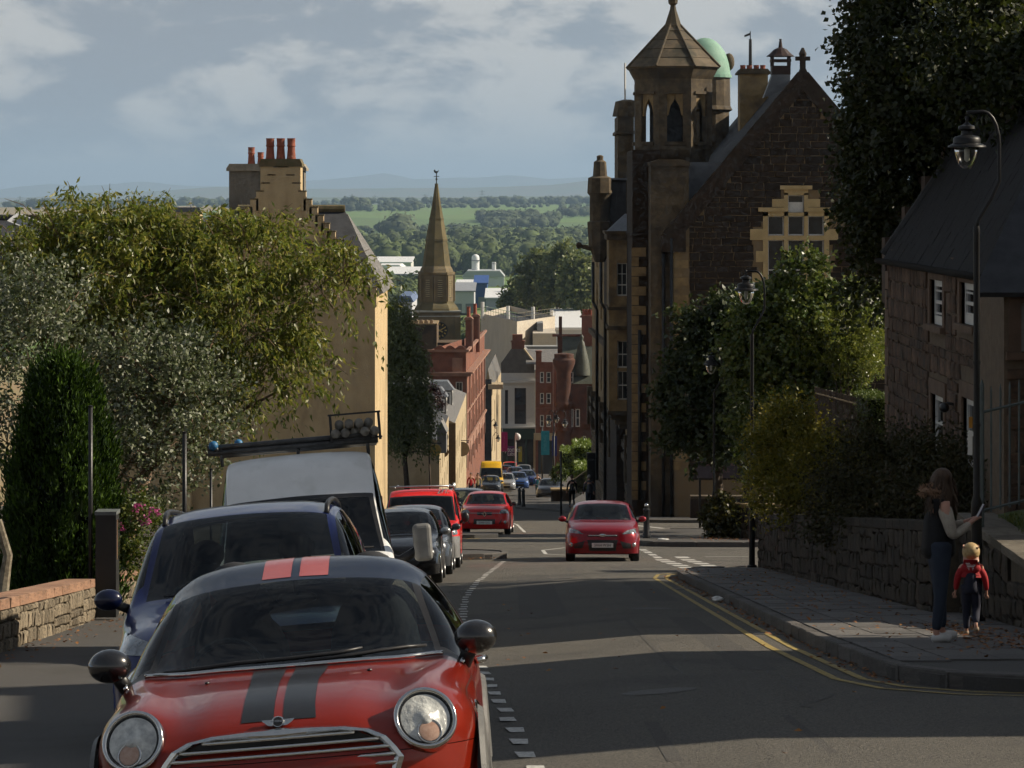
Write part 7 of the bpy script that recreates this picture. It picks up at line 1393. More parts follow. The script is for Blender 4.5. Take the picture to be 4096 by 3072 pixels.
# ================================================================ walls, lamps, signs and street furniture
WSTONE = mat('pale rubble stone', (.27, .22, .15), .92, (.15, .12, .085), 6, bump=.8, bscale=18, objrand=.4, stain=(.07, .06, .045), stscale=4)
WMORT = mat('garden wall mortar', (.1, .08, .055), .95, (.06, .05, .036), 9, bump=.5, bscale=40)
COPING = mat('pinkish coping', (.33, .19, .12), .9, (.25, .14, .09), 5, bump=.4, bscale=30, objrand=.15, stain=(.14, .09, .06), stscale=2)
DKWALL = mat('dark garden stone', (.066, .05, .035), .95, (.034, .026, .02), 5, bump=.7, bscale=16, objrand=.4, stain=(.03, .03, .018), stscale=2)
def garden_wall(name, label, line, hgt, th, sm, mm, cm, face, cop=.12, top=None, sw=(.22, .55), sh=(.14, .28), lim=280, cl=.9):
    """line: [(x, y)] along the street face; face: -1 when the face looks to -X, +1 to +X"""
    t = thing(name, label, 'wall', (line[0][0], line[0][1], G(*line[0]))); its = []; cops = []
    for (a, b) in zip(line, line[1:]):
        if face > 0: a, b = (b, a) if b[1] < a[1] else (a, b)
        else: a, b = (b, a) if b[1] > a[1] else (a, b)
        ln = math.hypot(b[0] - a[0], b[1] - a[1]); n = max(1, int(ln / 1.5)); m = MB()
        for i in range(n):
            p, q = [tuple(a[k] + (b[k] - a[k]) * j / n for k in (0, 1)) for j in (i, i + 1)]; zp, zq = G(*p), G(*q); tp, tq = (top, top) if top is not None else (zp + hgt, zq + hgt); f = Fac((p[0], p[1], 0), (q[0] - p[0], q[1] - p[1], 0)); l = math.hypot(q[0] - p[0], q[1] - p[1])
            m.prism([f.p(0, zp - .3), f.p(l, zq - .3), f.p(l, tq), f.p(0, tp)], (0, 0, 0), -f.n * th)
            sl = math.atan((tq - tp) / l) if top is None else 0
            z = -.05
            while z < hgt - .06 if top is None else z < max(tp - zp, tq - zq) - .03:
                h = rnd.uniform(*sh); u = rnd.uniform(-.2, 0); lim_ = hgt if top is None else max(tp - zp, tq - zq)
                if z + h > lim_ - .07: h = max(.06, lim_ - z - .005)
                while u < l:
                    w_ = rnd.uniform(*sw); c = (max(u, 0) + min(u + w_, l)) / 2; ww = min(u + w_, l) - max(u, 0)
                    base = zp + (zq - zp) * c / l
                    if ww > .08 and base + z + h < (tp + (tq - tp) * c / l) + .03: its.append((f.M(c, base + z + h / 2, rnd.uniform(0, .015)) @ Matrix.Rotation(-sl if top is None else 0, 4, 'Y'), (ww - .02, .1, h - .02)))
                    u += w_
                z += h
            for j in range(max(1, round(l / cl))):
                k = max(1, round(l / cl)); c = l * (j + .5) / k; zt = tp + (tq - tp) * c / l; cops.append((f.M(c, zt + cop / 2, -th / 2) @ Matrix.Rotation(-sl, 4, 'Y') @ Matrix.Rotation(R(0), 4, 'X'), (l / k - .012, th + .1, cop)))
        m.build('wall_core', mm, t)
    pieces(t, 'stone', its, sm, .1, .3, 9, lim); pieces(t, 'coping_stone', cops, cm, .015, .05, 5, 100)
    return t
garden_wall('garden_wall', 'low rubble garden wall with pinkish coping at the left pavement', [(-5.7, 27), (-5.85, 34), (-6.08, 43.6)], .6, .32, WSTONE, WMORT, COPING, 1, sw=(.16, .42), sh=(.1, .22))
garden_wall('garden_wall', 'far piece of low garden wall beyond the parking meter', [(-6.0, 45.2), (-6.1, 74)], .6, .32, WSTONE, WMORT, COPING, 1, lim=80)
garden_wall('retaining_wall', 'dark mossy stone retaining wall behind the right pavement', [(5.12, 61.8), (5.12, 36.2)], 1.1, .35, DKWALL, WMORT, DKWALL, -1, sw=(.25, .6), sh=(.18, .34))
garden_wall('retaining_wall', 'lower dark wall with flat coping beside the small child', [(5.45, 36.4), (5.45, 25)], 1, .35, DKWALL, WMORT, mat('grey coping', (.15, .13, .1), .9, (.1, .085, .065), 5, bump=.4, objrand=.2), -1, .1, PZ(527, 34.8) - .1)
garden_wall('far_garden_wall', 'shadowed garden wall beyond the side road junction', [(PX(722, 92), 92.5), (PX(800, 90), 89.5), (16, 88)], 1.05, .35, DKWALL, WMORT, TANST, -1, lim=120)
hw_ = thing('hotel_yard_wall', 'brown stone yard wall at the foot of the hotel', 'wall', (8.5, 127, G(8, 127))); MB().box(PX(690, 127), 14, 126.6, 127, G(8, 127) - .5, PZ(498, 127)).build('wall_core', BROWNSTJ, hw_); MB().box(PX(690, 127), 14, 126.5, 127.1, PZ(498, 127), PZ(495, 127)).build('coping', TOWERST, hw_)
# gardens behind the walls
def terr(name, x0, x1, y0, y1, hf, mt, nx=8, ny=20):
    m = MB(); vs = [(x0 + (x1 - x0) * i / nx, y0 + (y1 - y0) * j / ny, 0) for j in range(ny + 1) for i in range(nx + 1)]; vs = [(x, y, hf(x, y)) for x, y, _ in vs]; n = nx + 1
    m.add(vs, [(j * n + i, j * n + i + 1, (j + 1) * n + i + 1, (j + 1) * n + i) for j in range(ny) for i in range(nx)]); return tag(m.build(name, mt, smooth=True), kind='structure')
SOIL = mat('garden soil', (.04, .03, .02), .95, (.025, .02, .014), 8, bump=.8)
terr('garden_left', -16, -6.05, 20, 100, lambda x, y: G(x, y) + .32 - (0 if x > -6.4 else .0), SOIL); terr('garden_right', 5.4, 16, 36.5, 61.7, lambda x, y: G(x, y) + .85, SOIL)
zt = PZ(527, 34.8); terr('grass_bank', 5.75, 14, 25, 36.4, lambda x, y: zt - .05 + min(.9, max(0, (x - 5.8)) * .22) + .03 * math.sin(x * 9) * math.sin(y * 7), GRASS, 30, 40)
r = np.random.RandomState(3); n = 9000; P_ = np.stack([r.uniform(5.78, 7.4, n), r.uniform(28, 36, n), np.zeros(n)], 1); P_[:, 2] = zt - .06 + np.minimum(.9, np.maximum(0, P_[:, 0] - 5.8) * .22); l = r.uniform(.03, .1, n); V, Fc = leaf_quads(P_, unit(r.normal(size=(n, 3)) * .4 + np.array((0, 0, 1))), unit(r.normal(size=(n, 3))), l, l * .18)
tag(np_mesh('bank_grass', V, Fc, leafmat('grass blade', (.07, .1, .015), (.2, .2, .05))), 'short sunlit grass on the bank behind the low wall', 'grass', kind='stuff')
MB().add([(-30, 79, 0), (-9, 79, 0)], []).v
# railings on the bank
rl = thing('railings', 'grey green iron railings on the grass bank at right', 'railings', (5.45, 34.8, zt)); IR = mat('grey green iron', (.1, .12, .12), .5, (.07, .085, .085), 8)
for i in range(14):
    x = 5.45 + i * .108; zz_ = zt + .03 + i * .026; hb, ht_ = (-.02 if i == 0 else .12), (1.62 if i == 0 else 1.52)
    MB().tube([(x, 34.8, zz_ + hb - (.05 if i == 0 else 0)), (x, 34.8, zz_ + ht_), (x, 34.8, zz_ + ht_ + .06)], [.028 if i == 0 else .013] * 2 + [.004], 6).build('upright' if i else 'end_post', IR, rl)
for h in (.16, 1.3): MB().tube([(5.45, 34.8, zt + .03 + h), (5.45 + 13 * .108, 34.8, zt + .03 + h + 13 * .026)], .018, 6).build('rail', IR, rl)
# lamps
LBOWL = glass('lamp bowl glass', (.82, .84, .82), .04); LAMPG = mat('lamp metal', (.01, .01, .011), .42, (.014, .014, .015), 8, spec=.3)
def lantern(t, c, s=1.0, par=None):
    T = Matrix.Translation(c) @ Matrix.Scale(s, 4); h = MB().lathe([(.02, .62), (.035, .6), (.03, .5), (.07, .46), (.15, .43), (.16, .38), (.1, .34), (.11, .27), (.22, .24), (.25, .2), (.25, .12), (.34, .08), (.35, .05), (.26, .04), (0, .05)], 24, T).build('lamp_hood', LAMPG, t, smooth=40)
    MB().lathe([(.225, .045), (.22, -.04), (.19, -.16), (.14, -.27), (.08, -.335), (.0, -.35)], 24, T).build('lamp_bowl', LBOWL, h, True); MB().lathe([(0, -.22), (.05, -.18), (.05, .0), (.03, .05)], 12, T).build('bulb', WHITEP, h, True)
def street_lamp(label, X, Y, lpx, lpy, side=1, base_h=1.3, pr=.036):
    z0 = G(X, Y) + .1; t = thing('street_lamp', label, 'street lamp', (X, Y, z0), 'black swan neck street lamps'); c = P(lpx, lpy, Y); top = c.z + .4
    m = MB().lathe([(.1, 0), (.1, .06), (pr * 1.7, .08), (pr * 1.7, base_h), (pr * 1.8, base_h + .04), (pr * 1.1, base_h + .12), (pr, base_h + 1.2), (pr, top - z0 - 1.35), (pr * 1.15, top - z0 - 1.3), (pr * .9, top - z0 - 1.25)], 16, Matrix.Translation((X, Y, z0))); m.build('lamp_post', LAMPG, t, smooth=40)
    zt_ = top - 1.3; w_ = .22 * side; mx = X + w_ * 1.15
    pts = [(X, Y, zt_), (X + .02 * side, Y, zt_ + .12), (X + w_ * .75, Y, zt_ + .36), (mx, Y, zt_ + .55), (mx, Y, zt_ + .95)]
    pts += [(c.x + (mx - c.x) * (.5 + .5 * math.cos(a)), Y, zt_ + .95 + .38 * math.sin(a)) for a in [math.pi * i / 10 for i in range(1, 6)]] + [(c.x, Y, top + .02)]
    MB().tube(pts, .022, 10).build('swan_neck', LAMPG, t, True); MB().lathe([(.045, 2.2), (.045, 2.24)], 14, Matrix.Translation((X, Y, z0))).lathe([(.045, 2.9), (.045, 2.94)], 14, Matrix.Translation((X, Y, z0))).build('clamp_band', LAMPG, t); lantern(t, c, .62 if Y < 50 else .72); return t
street_lamp('black street lamp with glass bowl rising behind the small child', PX(976.6, 33.6), 33.6, 967, 150)
street_lamp('black street lamp standing at the pavement corner by the junction', PX(752, 61.2), 61.2, 746, 292)
street_lamp('black street lamp half lost in the dark tree by the hotel', PX(714, 95), 95, 711, 366)
# papers tied to the near post
t = thing('notice', 'white paper notice tied to the near lamp post', 'notice', P(970, 446, 33.5)); MB().box(PX(968, 33.4), PX(972.5, 33.4), 33.4, 33.41, PZ(455, 33.4), PZ(431, 33.4)).build('paper', WHITEP, t); MB().box(PX(969, 33.4), PX(972.5, 33.4), 33.4, 33.41, PZ(428, 33.4), PZ(417, 33.4)).build('sticker', mat('orange sticker', (.5, .22, .02), .6), t)
# bollards
def bollard(label, X, Y, h=1.05):
    z0 = G(X, Y) + .12; t = thing('bollard', label, 'bollard', (X, Y, z0), 'black bollards with silver tops'); T = Matrix.Translation((X, Y, z0)); MB().lathe([(.13, 0), (.13, .12), (.1, .16), (.085, h * .75), (.11, h * .8), (.11, h * .84), (.06, h * .88), (.07, h * .93)], 14, T).build('shaft', BLACKIRON, t, smooth=40); MB().ball((X, Y, z0 + h * .95), .07).build('cap', CHROME, t, True)
bollard('black bollard beside the cherry red hatchback', PX(646.5, 91.5), 91.5); bollard('left black bollard of the pair on the far pavement', PX(519.5, 170), 170); bollard('right black bollard of the pair on the far pavement', PX(523.3, 164), 164)
# parking meter, posts
z0 = G(-6, 43) + .12; x0, x1 = PX(95.5, 43.4), PX(116, 43.4); pm_ = thing('parking_meter', 'dark grey parking ticket machine with sloping top by the garden wall', 'parking meter', ((x0 + x1) / 2, 43.4, z0)); m = MB().box(x0, x1, 43.4, 43.75, z0, PZ(515, 43.4)); m.build('cabinet', mat('dark grey cabinet', (.022, .022, .022), .5), pm_)
MB().prism([Vector((x0 - .01, 43.37, PZ(515, 43.4))), Vector((x1 + .01, 43.37, PZ(515, 43.4))), Vector((x1 + .01, 43.78, PZ(515, 43.4))), Vector((x0 - .01, 43.78, PZ(515, 43.4)))], (0, 0, 0), (0, 0, .05)).build('top_cover', mat('grey cover', (.16, .18, .18), .4), pm_); MB().box(x1, x1 + .02, 43.45, 43.7, PZ(560, 43.4), PZ(520, 43.4)).build('keypad_panel', CHROME, pm_)
for (px, pyt, Y, lb, r) in ((90.5, 407, 43.6, 'tall dark sign post left of the parking meter', .032), (184.5, 433, 46, 'dark metal post before the silvery shrub', .035), (211, 470, 47, 'thin dark post beside the harled wall', .022), (561, 452, 140, 'thin dark sign post by the far pavement edge', .05)):
    z0 = G(PX(px, Y), Y); t = thing('metal_post', lb, 'post', (PX(px, Y), Y, z0)); MB().tube([(PX(px, Y), Y, z0), (PX(px, Y), Y, PZ(pyt, Y))], r, 10).build('pole', BLACKIRON, t, True); MB().lathe([(r * 1.15, PZ(pyt, Y)), (r * 1.15, PZ(pyt, Y) + .02), (0, PZ(pyt, Y) + .03)], 10, Matrix.Translation((PX(px, Y), Y, 0))).build('post_cap', LAMPG, t)
# wooden fence beyond the bright shrub
fe = thing('wooden_fence', 'dark wooden board fence under the bright shrub', 'fence', (PX(840, 92.5), 92.5, G(8, 92.5))); FW = mat('dark fence wood', (.07, .055, .042), .85, (.045, .035, .028), 6, bump=.4, objrand=.3, zst=.15); its = []
for i in range(22):
    px = 816 + i * 2.9; py = 387 + i * .75; its.append((Matrix.Translation((PX(px, 92.5), 92.5 + .01 * (i % 2), (PZ(py, 92.5) + PZ(440, 92.5)) / 2)), (.084, .03, PZ(py, 92.5) - PZ(440, 92.5))))
pieces(fe, 'board', its, FW, .01, .02); MB().tube([P(815, 393, 92.4), P(880, 410, 92.4)], .03, 4).build('rail', mat('pale rail', (.3, .24, .16), .8), fe)
# hotel sign board
hsn = thing('hotel_sign', 'dull purple hotel sign board under the dark tree', 'sign', P(722, 480, 106)); MB().box(PX(697, 106), PX(748, 106), 106, 106.06, PZ(478, 106), PZ(457.5, 106)).build('board', mat('dull purple board', (.085, .07, .085), .6), hsn); GT = mat('faded red lettering', (.3, .16, .14), .6)
text('STIRLING HIGHLAND', .2, Matrix.Translation(P(722.5, 464, 105.98)) @ FACE, GT, hsn, sx=.8); text('HOTEL', .2, Matrix.Translation(P(722.5, 470.5, 105.98)) @ FACE, GT, hsn, sx=.8)
m = MB()
for px in (700, 745): m.box(PX(px, 106) - .04, PX(px, 106) + .04, 106.06, 106.12, G(8, 106), PZ(458, 106))
m.build('sign_legs', BLACKIRON, hsn)
# info totem
Y = 166.0; tt = thing('information_totem', 'tall black information totem beside the hotel corner', 'sign', (PX(591, Y), Y, G(4.4, Y))); MB().box(PX(587, Y), PX(595.5, Y), Y, Y + .15, G(4.4, Y), PZ(453.5, Y)).build('panel', mat('totem black', (.01, .01, .011), .3), tt); MB().box(PX(586.8, Y), PX(595.7, Y), Y - .02, Y + .17, PZ(453.5, Y), PZ(452.6, Y)).build('top_edge', CHROME, tt); text('COM', .16, Matrix.Translation(P(591, 460, Y - .01)) @ FACE, LEAD, tt)
# banners, lamp cluster, small lamps
def banner(label, px0, px1, pt_, pb, Y, c, s, post=True):
    t = thing('street_banner', label, 'banner', (PX(px0, Y), Y, G(PX(px0, Y), Y)), 'banners on posts down the street'); MB().box(PX(px0, Y), PX(px1, Y), Y, Y + .04, PZ(pb, Y), PZ(pt_, Y)).build('cloth', mat('banner ' + str(c), c, .8), t)
    if s: text(s, (px1 - px0) / F * Y * .45, Matrix.Translation(P((px0 + px1) / 2, (pt_ + pb) / 2, Y - .02)) @ FACE @ Matrix.Rotation(R(90), 4, 'Z'), mat('pale print ' + str(c), tuple(min(1, q + .1) for q in c), .7), t)
    if post: MB().tube([(PX(px0, Y) + .1, Y + .1, G(PX(px0, Y), Y)), (PX(px0, Y) + .1, Y + .1, PZ(pt_ - 4, Y))], .06, 8).build('post', BLACKIRON, t, True)
banner('magenta vertical banner left of the white shop door', 501, 507.5, 432, 451.5, 300, (.3, .015, .13), 'STIRLING'); banner('turquoise vertical banner before the red shop house', 541, 549.5, 431, 455, 240, (.02, .22, .3), 'STIRLING'); banner('dark blue banner right of the turquoise banner', 552, 557, 436, 456, 250, (.02, .03, .16), None)
Y = 232.0; X = PX(554, Y); lc = thing('lamp_cluster', 'black lamp post with a cluster of lanterns down the street', 'street lamp', (X, Y, G(X, Y))); MB().lathe([(.14, 0), (.1, 1.2), (.06, 1.4), (.05, PZ(413, Y) - G(X, Y))], 10, Matrix.Translation((X, Y, G(X, Y)))).build('lamp_post', LAMPG, lc, True)
for k, (px, py) in enumerate(((549, 421), (556.5, 419.5), (565, 424))):
    c = P(px, py, Y); MB().tube([(X, Y, PZ(414, Y)), ((X + c.x) / 2, Y, PZ(410, Y)), (c.x, Y, PZ(412, Y)), c + Vector((0, 0, .55))], .03, 6).build('arm', LAMPG, lc, True); lantern(lc, c, .8)
Y = 300.0; wg = thing('globe_lamp', 'white globe lamp on a post before the shop front', 'street lamp', (PX(517, Y), Y, G(0, Y))); MB().tube([(PX(515.5, Y), Y, G(0, Y)), (PX(515.5, Y), Y, PZ(437, Y)), (PX(516, Y), Y, PZ(433, Y)), (PX(518, Y), Y, PZ(434, Y))], .07, 8).build('post', WHITEP, wg, True); MB().ball(P(518, 437, Y), .28, .28, .34).build('globe', WHITEP, wg, True)
for (px, py, Y, lb) in ((495.5, 426, 300, 'upper bracket lantern on the cream corner house'), (498, 439, 296, 'lower bracket lantern on the cream corner house')):
    c = P(px, py, Y); t = thing('bracket_lantern', lb, 'lantern', c); lantern(t, c, .8); MB().tube([c + Vector((-.6, 0, -1.2)), c + Vector((-.5, 0, .3)), c + Vector((-.2, 0, .7)), c + Vector((0, 0, .5))], .03, 6).build('bracket', LAMPG, t, True)
# street railings far right
fr_ = thing('street_railings', 'dark iron railings before the far street hedge', 'railings', (PX(575, 180), 180, G(4, 180))); m = MB(); a, b = P(570, 482, 185), P(587, 470, 172)
for i in range(26): q = a.lerp(b, i / 25); MB().tube([q, q + Vector((0, 0, -1.2))], .02, 4).build('upright', BLACKIRON, fr_)
MB().tube([a, b], .03, 5).build('rail', BLACKIRON, fr_)
t = thing('low_pillar_wall', 'low stone wall beside the street railings', 'wall', (PX(556, 190), 190, G(3, 190))); MB().box(PX(551, 190), PX(571, 190), 189, 190, G(3, 190), PZ(489, 190)).build('wall_core', BROWNSTJ, t); MB().box(PX(550.5, 190), PX(571.5, 190), 188.9, 190.1, PZ(489, 190), PZ(487.5, 190)).build('coping', TANST, t)
# litter
for i, (x, y, h, lb) in enumerate(((2.98, 43.5, .02, 'crumpled white litter in the gutter'), (PX(663, 89), 89, .12, 'crumpled litter at the island kerb'), (-5.2, 43, .13, 'pale scrap of paper by the garden wall'))):
    m = MB().ball((x, y, G(x, y) + h + .03), .09 + .1 * (i == 1), .07, .035, 7, 5); m.v = [(a + rnd.uniform(-.015, .015), b + rnd.uniform(-.015, .015), c + rnd.uniform(-.008, .012)) for a, b, c in m.v]; tag(m.build('litter', WHITEP), lb, 'litter')
# ================================================================ people
QUEUE = []
def skin(name, J, Ed, mt, parent, root=0, sub=2, M=None):
    """J: [(x, y, z, radius)] joints, Ed: edges; one continuous tapering surface"""
    me = bpy.data.meshes.new(name); me.from_pydata([j[:3] for j in J], Ed, []); o = bpy.data.objects.new(name, me); COL.objects.link(o); md = o.modifiers.new('skin', 'SKIN'); md.use_smooth_shade = True; md.branch_smoothing = .6
    for i, sv in enumerate(me.skin_vertices[0].data): sv.radius = (J[i][3], J[i][4] if len(J[i]) > 4 else J[i][3]); sv.use_root = i == root
    sb = o.modifiers.new('sub', 'SUBSURF'); sb.levels = sub; sb.render_levels = sub; q = link(name, bpy.data.meshes.new(name), parent); QUEUE.append((o, q, mt)); return q
def chain(J, Ed, pts, start=None):
    prev = start
    for p in pts:
        J.append(p); i = len(J) - 1
        if prev is not None: Ed.append((prev, i))
        prev = i
    return prev
SKINM = mat('skin', (.5, .27, .19), .5, (.45, .23, .16), 20); 
def hand(J, Ed, w, d, up, start, s=1.0, curl=.5):
    """palm and five fingers, thumb from the side near the wrist"""
    w, d, up = Vector(w), Vector(d).normalized(), Vector(up).normalized(); sd = d.cross(up).normalized(); pal = chain(J, Ed, [(*(w + d * .045 * s), .02 * s, .03 * s)], start); kn = chain(J, Ed, [(*(w + d * .085 * s), .016 * s, .032 * s)], pal)
    for k, ln in enumerate((.07, .08, .075, .06)):
        o = w + d * .09 * s + sd * (k - 1.5) * .02 * s; a = o + d * ln * .5 * s - up * .006 * s; b = o + (d * ln * (.5 + .5 * (1 - curl)) - up * ln * .5 * curl) * s; chain(J, Ed, [(*o, .009 * s), (*a, .0085 * s), (*b, .007 * s)], kn)
    o = w + d * .03 * s - sd * .03 * s; chain(J, Ed, [(*o, .011 * s), (*(o + d * .035 * s - sd * .02 * s - up * .01 * s), .0095 * s), (*(o + d * .065 * s - sd * .022 * s - up * .02 * s), .008 * s)], pal)
def person(label, X, Y, yaw, h, top, trous, hair, shoes, stride=.0, arms=None, coat=0, hairlen=0, bend=0, dz=.12, dark=None, feet=None, fat=1.0, group=None):
    """standing or walking figure, facing +X before the turn"""
    t = thing('person', label, 'person', group=group); s = h / 1.68
    hipz, chz = .9, 1.36; st = stride
    L_ = feet or (((.0, .09, hipz), (.03 + st * .25, .09, .48), (st * .5, .09, .08), (st * .5 + .13, .1, .035)), ((.0, -.09, hipz), (.05 - st * .2, -.09, .48), (-st * .5, -.09, .08 + st * .12), (-st * .5 + .13, -.1, .035 + st * .04)))
    A_ = arms or (((0, .18, 1.36), (-.04, .24, 1.1), (.08, .25, .88)), ((0, -.18, 1.36), (.04, -.24, 1.1), (.12, -.25, .88)))
    J = []; Ed = []; pel = chain(J, Ed, [(0, 0, .93, .1, .14)]); ch = chain(J, Ed, [(-.01, 0, 1.12, .09, .125), (0, 0, 1.3, .095, .15), (.01, 0, 1.41, .07, .12)], pel); nk = chain(J, Ed, [(.03, 0, 1.47, .045), (.045, 0, 1.53, .06), (.055, 0, 1.6, .082, .075), (.05, 0, 1.655, .06)], ch)
    for Lg in L_: chain(J, Ed, [(*Lg[0][:2], Lg[0][2] - .04, .085), (*Lg[1], .055), (*Lg[2], .036), (*Lg[3], .035, .035)], pel)
    for Aa in A_:
        e = chain(J, Ed, [(*Aa[0], .05), (*Aa[1], .038), (*Aa[2], .026)], ch - 0); d = Vector(Aa[2]) - Vector(Aa[1]); hand(J, Ed, Aa[2], d, (0, 0, 1) if abs(d.normalized().z) < .8 else (1, 0, 0), e)
    bo = skin('body', [tuple(q * s for q in j) for j in J], Ed, SKINM, t, sub=1)
    def shell_(name, JJ, EE, mt, root=0): return skin(name, [tuple(q * s * (fat if k > 2 else 1) for k, q in enumerate(j)) for j in JJ], EE, mt, t, root, 1)
    J = []; Ed = []; p = chain(J, Ed, [(0, 0, .8 - coat, .15, .19), (-.005, 0, .95 - coat * .5, .13, .17), (-.01, 0, 1.14, .115, .15), (0, 0, 1.3, .12, .175), (.01, 0, 1.42, .085, .13), (.025, 0, 1.47, .06)])
    chain(J, Ed, [(0, .1, 1.37, .09), (0, .15, 1.355, .075)], 4); chain(J, Ed, [(0, -.1, 1.37, .09), (0, -.15, 1.355, .075)], 4); tp = seq(top); shell_('jacket', J, Ed, tp[0])
    for Aa in A_:
        J = []; Ed = []; a0 = Vector(Aa[0]); a0.y *= .6; w_ = Vector(Aa[1]).lerp(Vector(Aa[2]), .93); chain(J, Ed, [(*a0, .075), (*Vector(Aa[0]).lerp(Vector(Aa[1]), .5), .062), (*Aa[1], .052), (*w_, .036)]); shell_('sleeve', J, Ed, tp[-1])
    for Lg in L_:
        J = []; Ed = []; k = Vector(Lg[1]); an = k.lerp(Vector(Lg[2]), .92); chain(J, Ed, [(Lg[0][0], Lg[0][1] * .75, 1.02, .125, .12), (Lg[0][0], Lg[0][1] * .8, .93, .12, .11), (*Vector(Lg[0]).lerp(k, .4), .088), (*k, .064), (*an, .048)]); shell_('trouser_leg', J, Ed, trous)
        J = []; Ed = []; q = Vector(Lg[2]); f_ = Vector(Lg[3]); d = (f_ - q); d.z *= .6; chain(J, Ed, [(q.x - d.x * .35, q.y - d.y * .3, q.z - .04, .042), (*q.lerp(f_, .45), .047, .045), (*(q + d * 1.15), .036, .042)]); J[0] = (*J[0][:2], max(.035, J[0][2]), .042); shell_('shoe', J, Ed, shoes)
    hm = MB(); c = Vector((.035, 0, 1.62)); hm.ball(c, .105, .092, .105, 16, 12)
    if hairlen: hm.ball((-.005, 0, 1.55), .095, .098, .14, 14, 10); hm.ball((.04, -.07, 1.5), .05, .035, .17, 10, 8); hm.ball((.05, .07, 1.5), .05, .035, .17, 10, 8); hm.ball((-.05, 0, 1.45), .06, .09, .12, 12, 8)
    hm.v = [(a * s, b * s, cc * s) for a, b, cc in hm.v]; 
    # the face side stays open
    keep = [i for i, fc_ in enumerate(hm.f) if not (sum(hm.v[k][0] for k in fc_) / len(fc_) > .085 * s and sum(hm.v[k][2] for k in fc_) / len(fc_) < 1.64 * s and not hairlen)]; hm.f = [hm.f[i] for i in keep]; hm.m = [0] * len(hm.f); hm.build('hair', hair, t, True)
    m = MB(); 
    for sy in (-1, 1): m.ball((.128 * s, sy * .032 * s, 1.605 * s), .011 * s, .013 * s, .009 * s, 8, 6)
    m.build('eyes', BLACKP, bo, True); m = MB().ball((.142 * s, 0, 1.58 * s), .014 * s, .011 * s, .022 * s, 8, 6).ball((.125 * s, 0, 1.545 * s), .01 * s, .022 * s, .006 * s, 8, 6)
    for sy in (-1, 1): m.ball((.045 * s, sy * .085 * s, 1.6 * s), .018 * s, .008 * s, .028 * s, 8, 6)
    m.build('features', SKINM, bo, True)
    t.matrix_basis = Matrix.Translation((X, Y, G(X, Y) + dz)) @ Matrix.Rotation(yaw, 4, 'Z'); return t, s
VEST = mat('black quilted vest', (.006, .006, .007), .7, (.01, .01, .011), 6, bump=.5, bscale=9); CREAM = mat('cream knit', (.42, .37, .3), .9, (.36, .31, .25), 30, bump=.4, bscale=90); JEANS = mat('dark denim', (.022, .03, .05), .85, (.03, .04, .06), 12, bump=.2, bscale=120)
HAIRB = mat('light brown hair', (.09, .052, .028), .6, (.05, .028, .015), 40, zst=.08, bump=.4, bscale=60); HAIRD = mat('dark hair', (.02, .014, .01), .6); BLOND = mat('blond hair', (.5, .36, .17), .5, (.36, .24, .1), 40, bump=.4, bscale=60); SHOEW = mat('white shoes', (.6, .58, .55), .6); SHOEB = mat('dark shoes', (.02, .02, .022), .6)
t, s = person('woman in a black vest with cream sleeves looking at her phone', PX(939, 28.6), 28.6, R(4), 1.62, [VEST, CREAM], JEANS, HAIRB, SHOEW, hairlen=1, fat=1.12, arms=(((0.02, .17, 1.36), (.07, .2, 1.08), (.3, .06, 1.19)), ((0.02, -.17, 1.36), (.09, -.22, 1.06), (.31, -.06, 1.19))), feet=(((.0, .08, .9), (.03, .09, .48), (.05, .1, .08), (.19, .11, .035)), ((.0, -.08, .9), (.0, -.08, .48), (-.05, -.08, .08), (.09, -.1, .035))))
r = np.random.RandomState(8); n = 500; th = r.uniform(0, 2 * np.pi, n); c = np.stack([-.06 + .1 * np.cos(th), .13 * np.sin(th), 1.44 + .02 * np.sin(th * 2)], 1) + r.normal(size=(n, 3)) * .02; V, Fc = leaf_quads(c, unit(r.normal(size=(n, 3))), unit(r.normal(size=(n, 3))), .05 * np.ones(n), .012 * np.ones(n)); np_mesh('fur_hood', V, Fc, mat('tan fur', (.3, .18, .11), .8), t); MB().lathe([(.1, 1.42), (.13, 1.45), (.1, 1.47)], 16, Matrix.Translation((-.06, 0, 0)) @ Matrix.Diagonal((1, 1.15, 1, 1))).build('hood_rim', mat('tan fur', (.3, .18, .11)), t, True)
n = 700; th = r.uniform(0, 2 * np.pi, n); c = np.stack([.03 + .1 * np.cos(th), .095 * np.sin(th), 1.66 - r.uniform(0, .16, n)], 1) * s; V, Fc = leaf_quads(c, unit(np.stack([np.cos(th) * .25, np.sin(th) * .2, -np.ones(n)], 1) + r.normal(size=(n, 3)) * .12), unit(np.stack([np.cos(th), np.sin(th), 0 * th], 1)), r.uniform(.12, .3, n), .02 * np.ones(n)); np_mesh('hair_strands', V, Fc, HAIRB, t)['kind'] = 'stuff'
ph = MB().box(-.004, .004, -.036, .036, -.07, .07, M=Matrix.Translation((.4, 0, 1.25)) @ Matrix.Rotation(R(28), 4, 'Y')); po = ph.build('phone', mat('phone purple', (.08, .06, .11), .3)); tag(po, 'mobile phone held in both hands by the woman', 'phone'); po.matrix_basis = t.matrix_basis.copy()
REDJ = mat('red jacket', (.35, .01, .015), .8, (.28, .008, .012), 9); NAVY = mat('navy cloth', (.012, .014, .028), .85, (.02, .022, .04), 9)
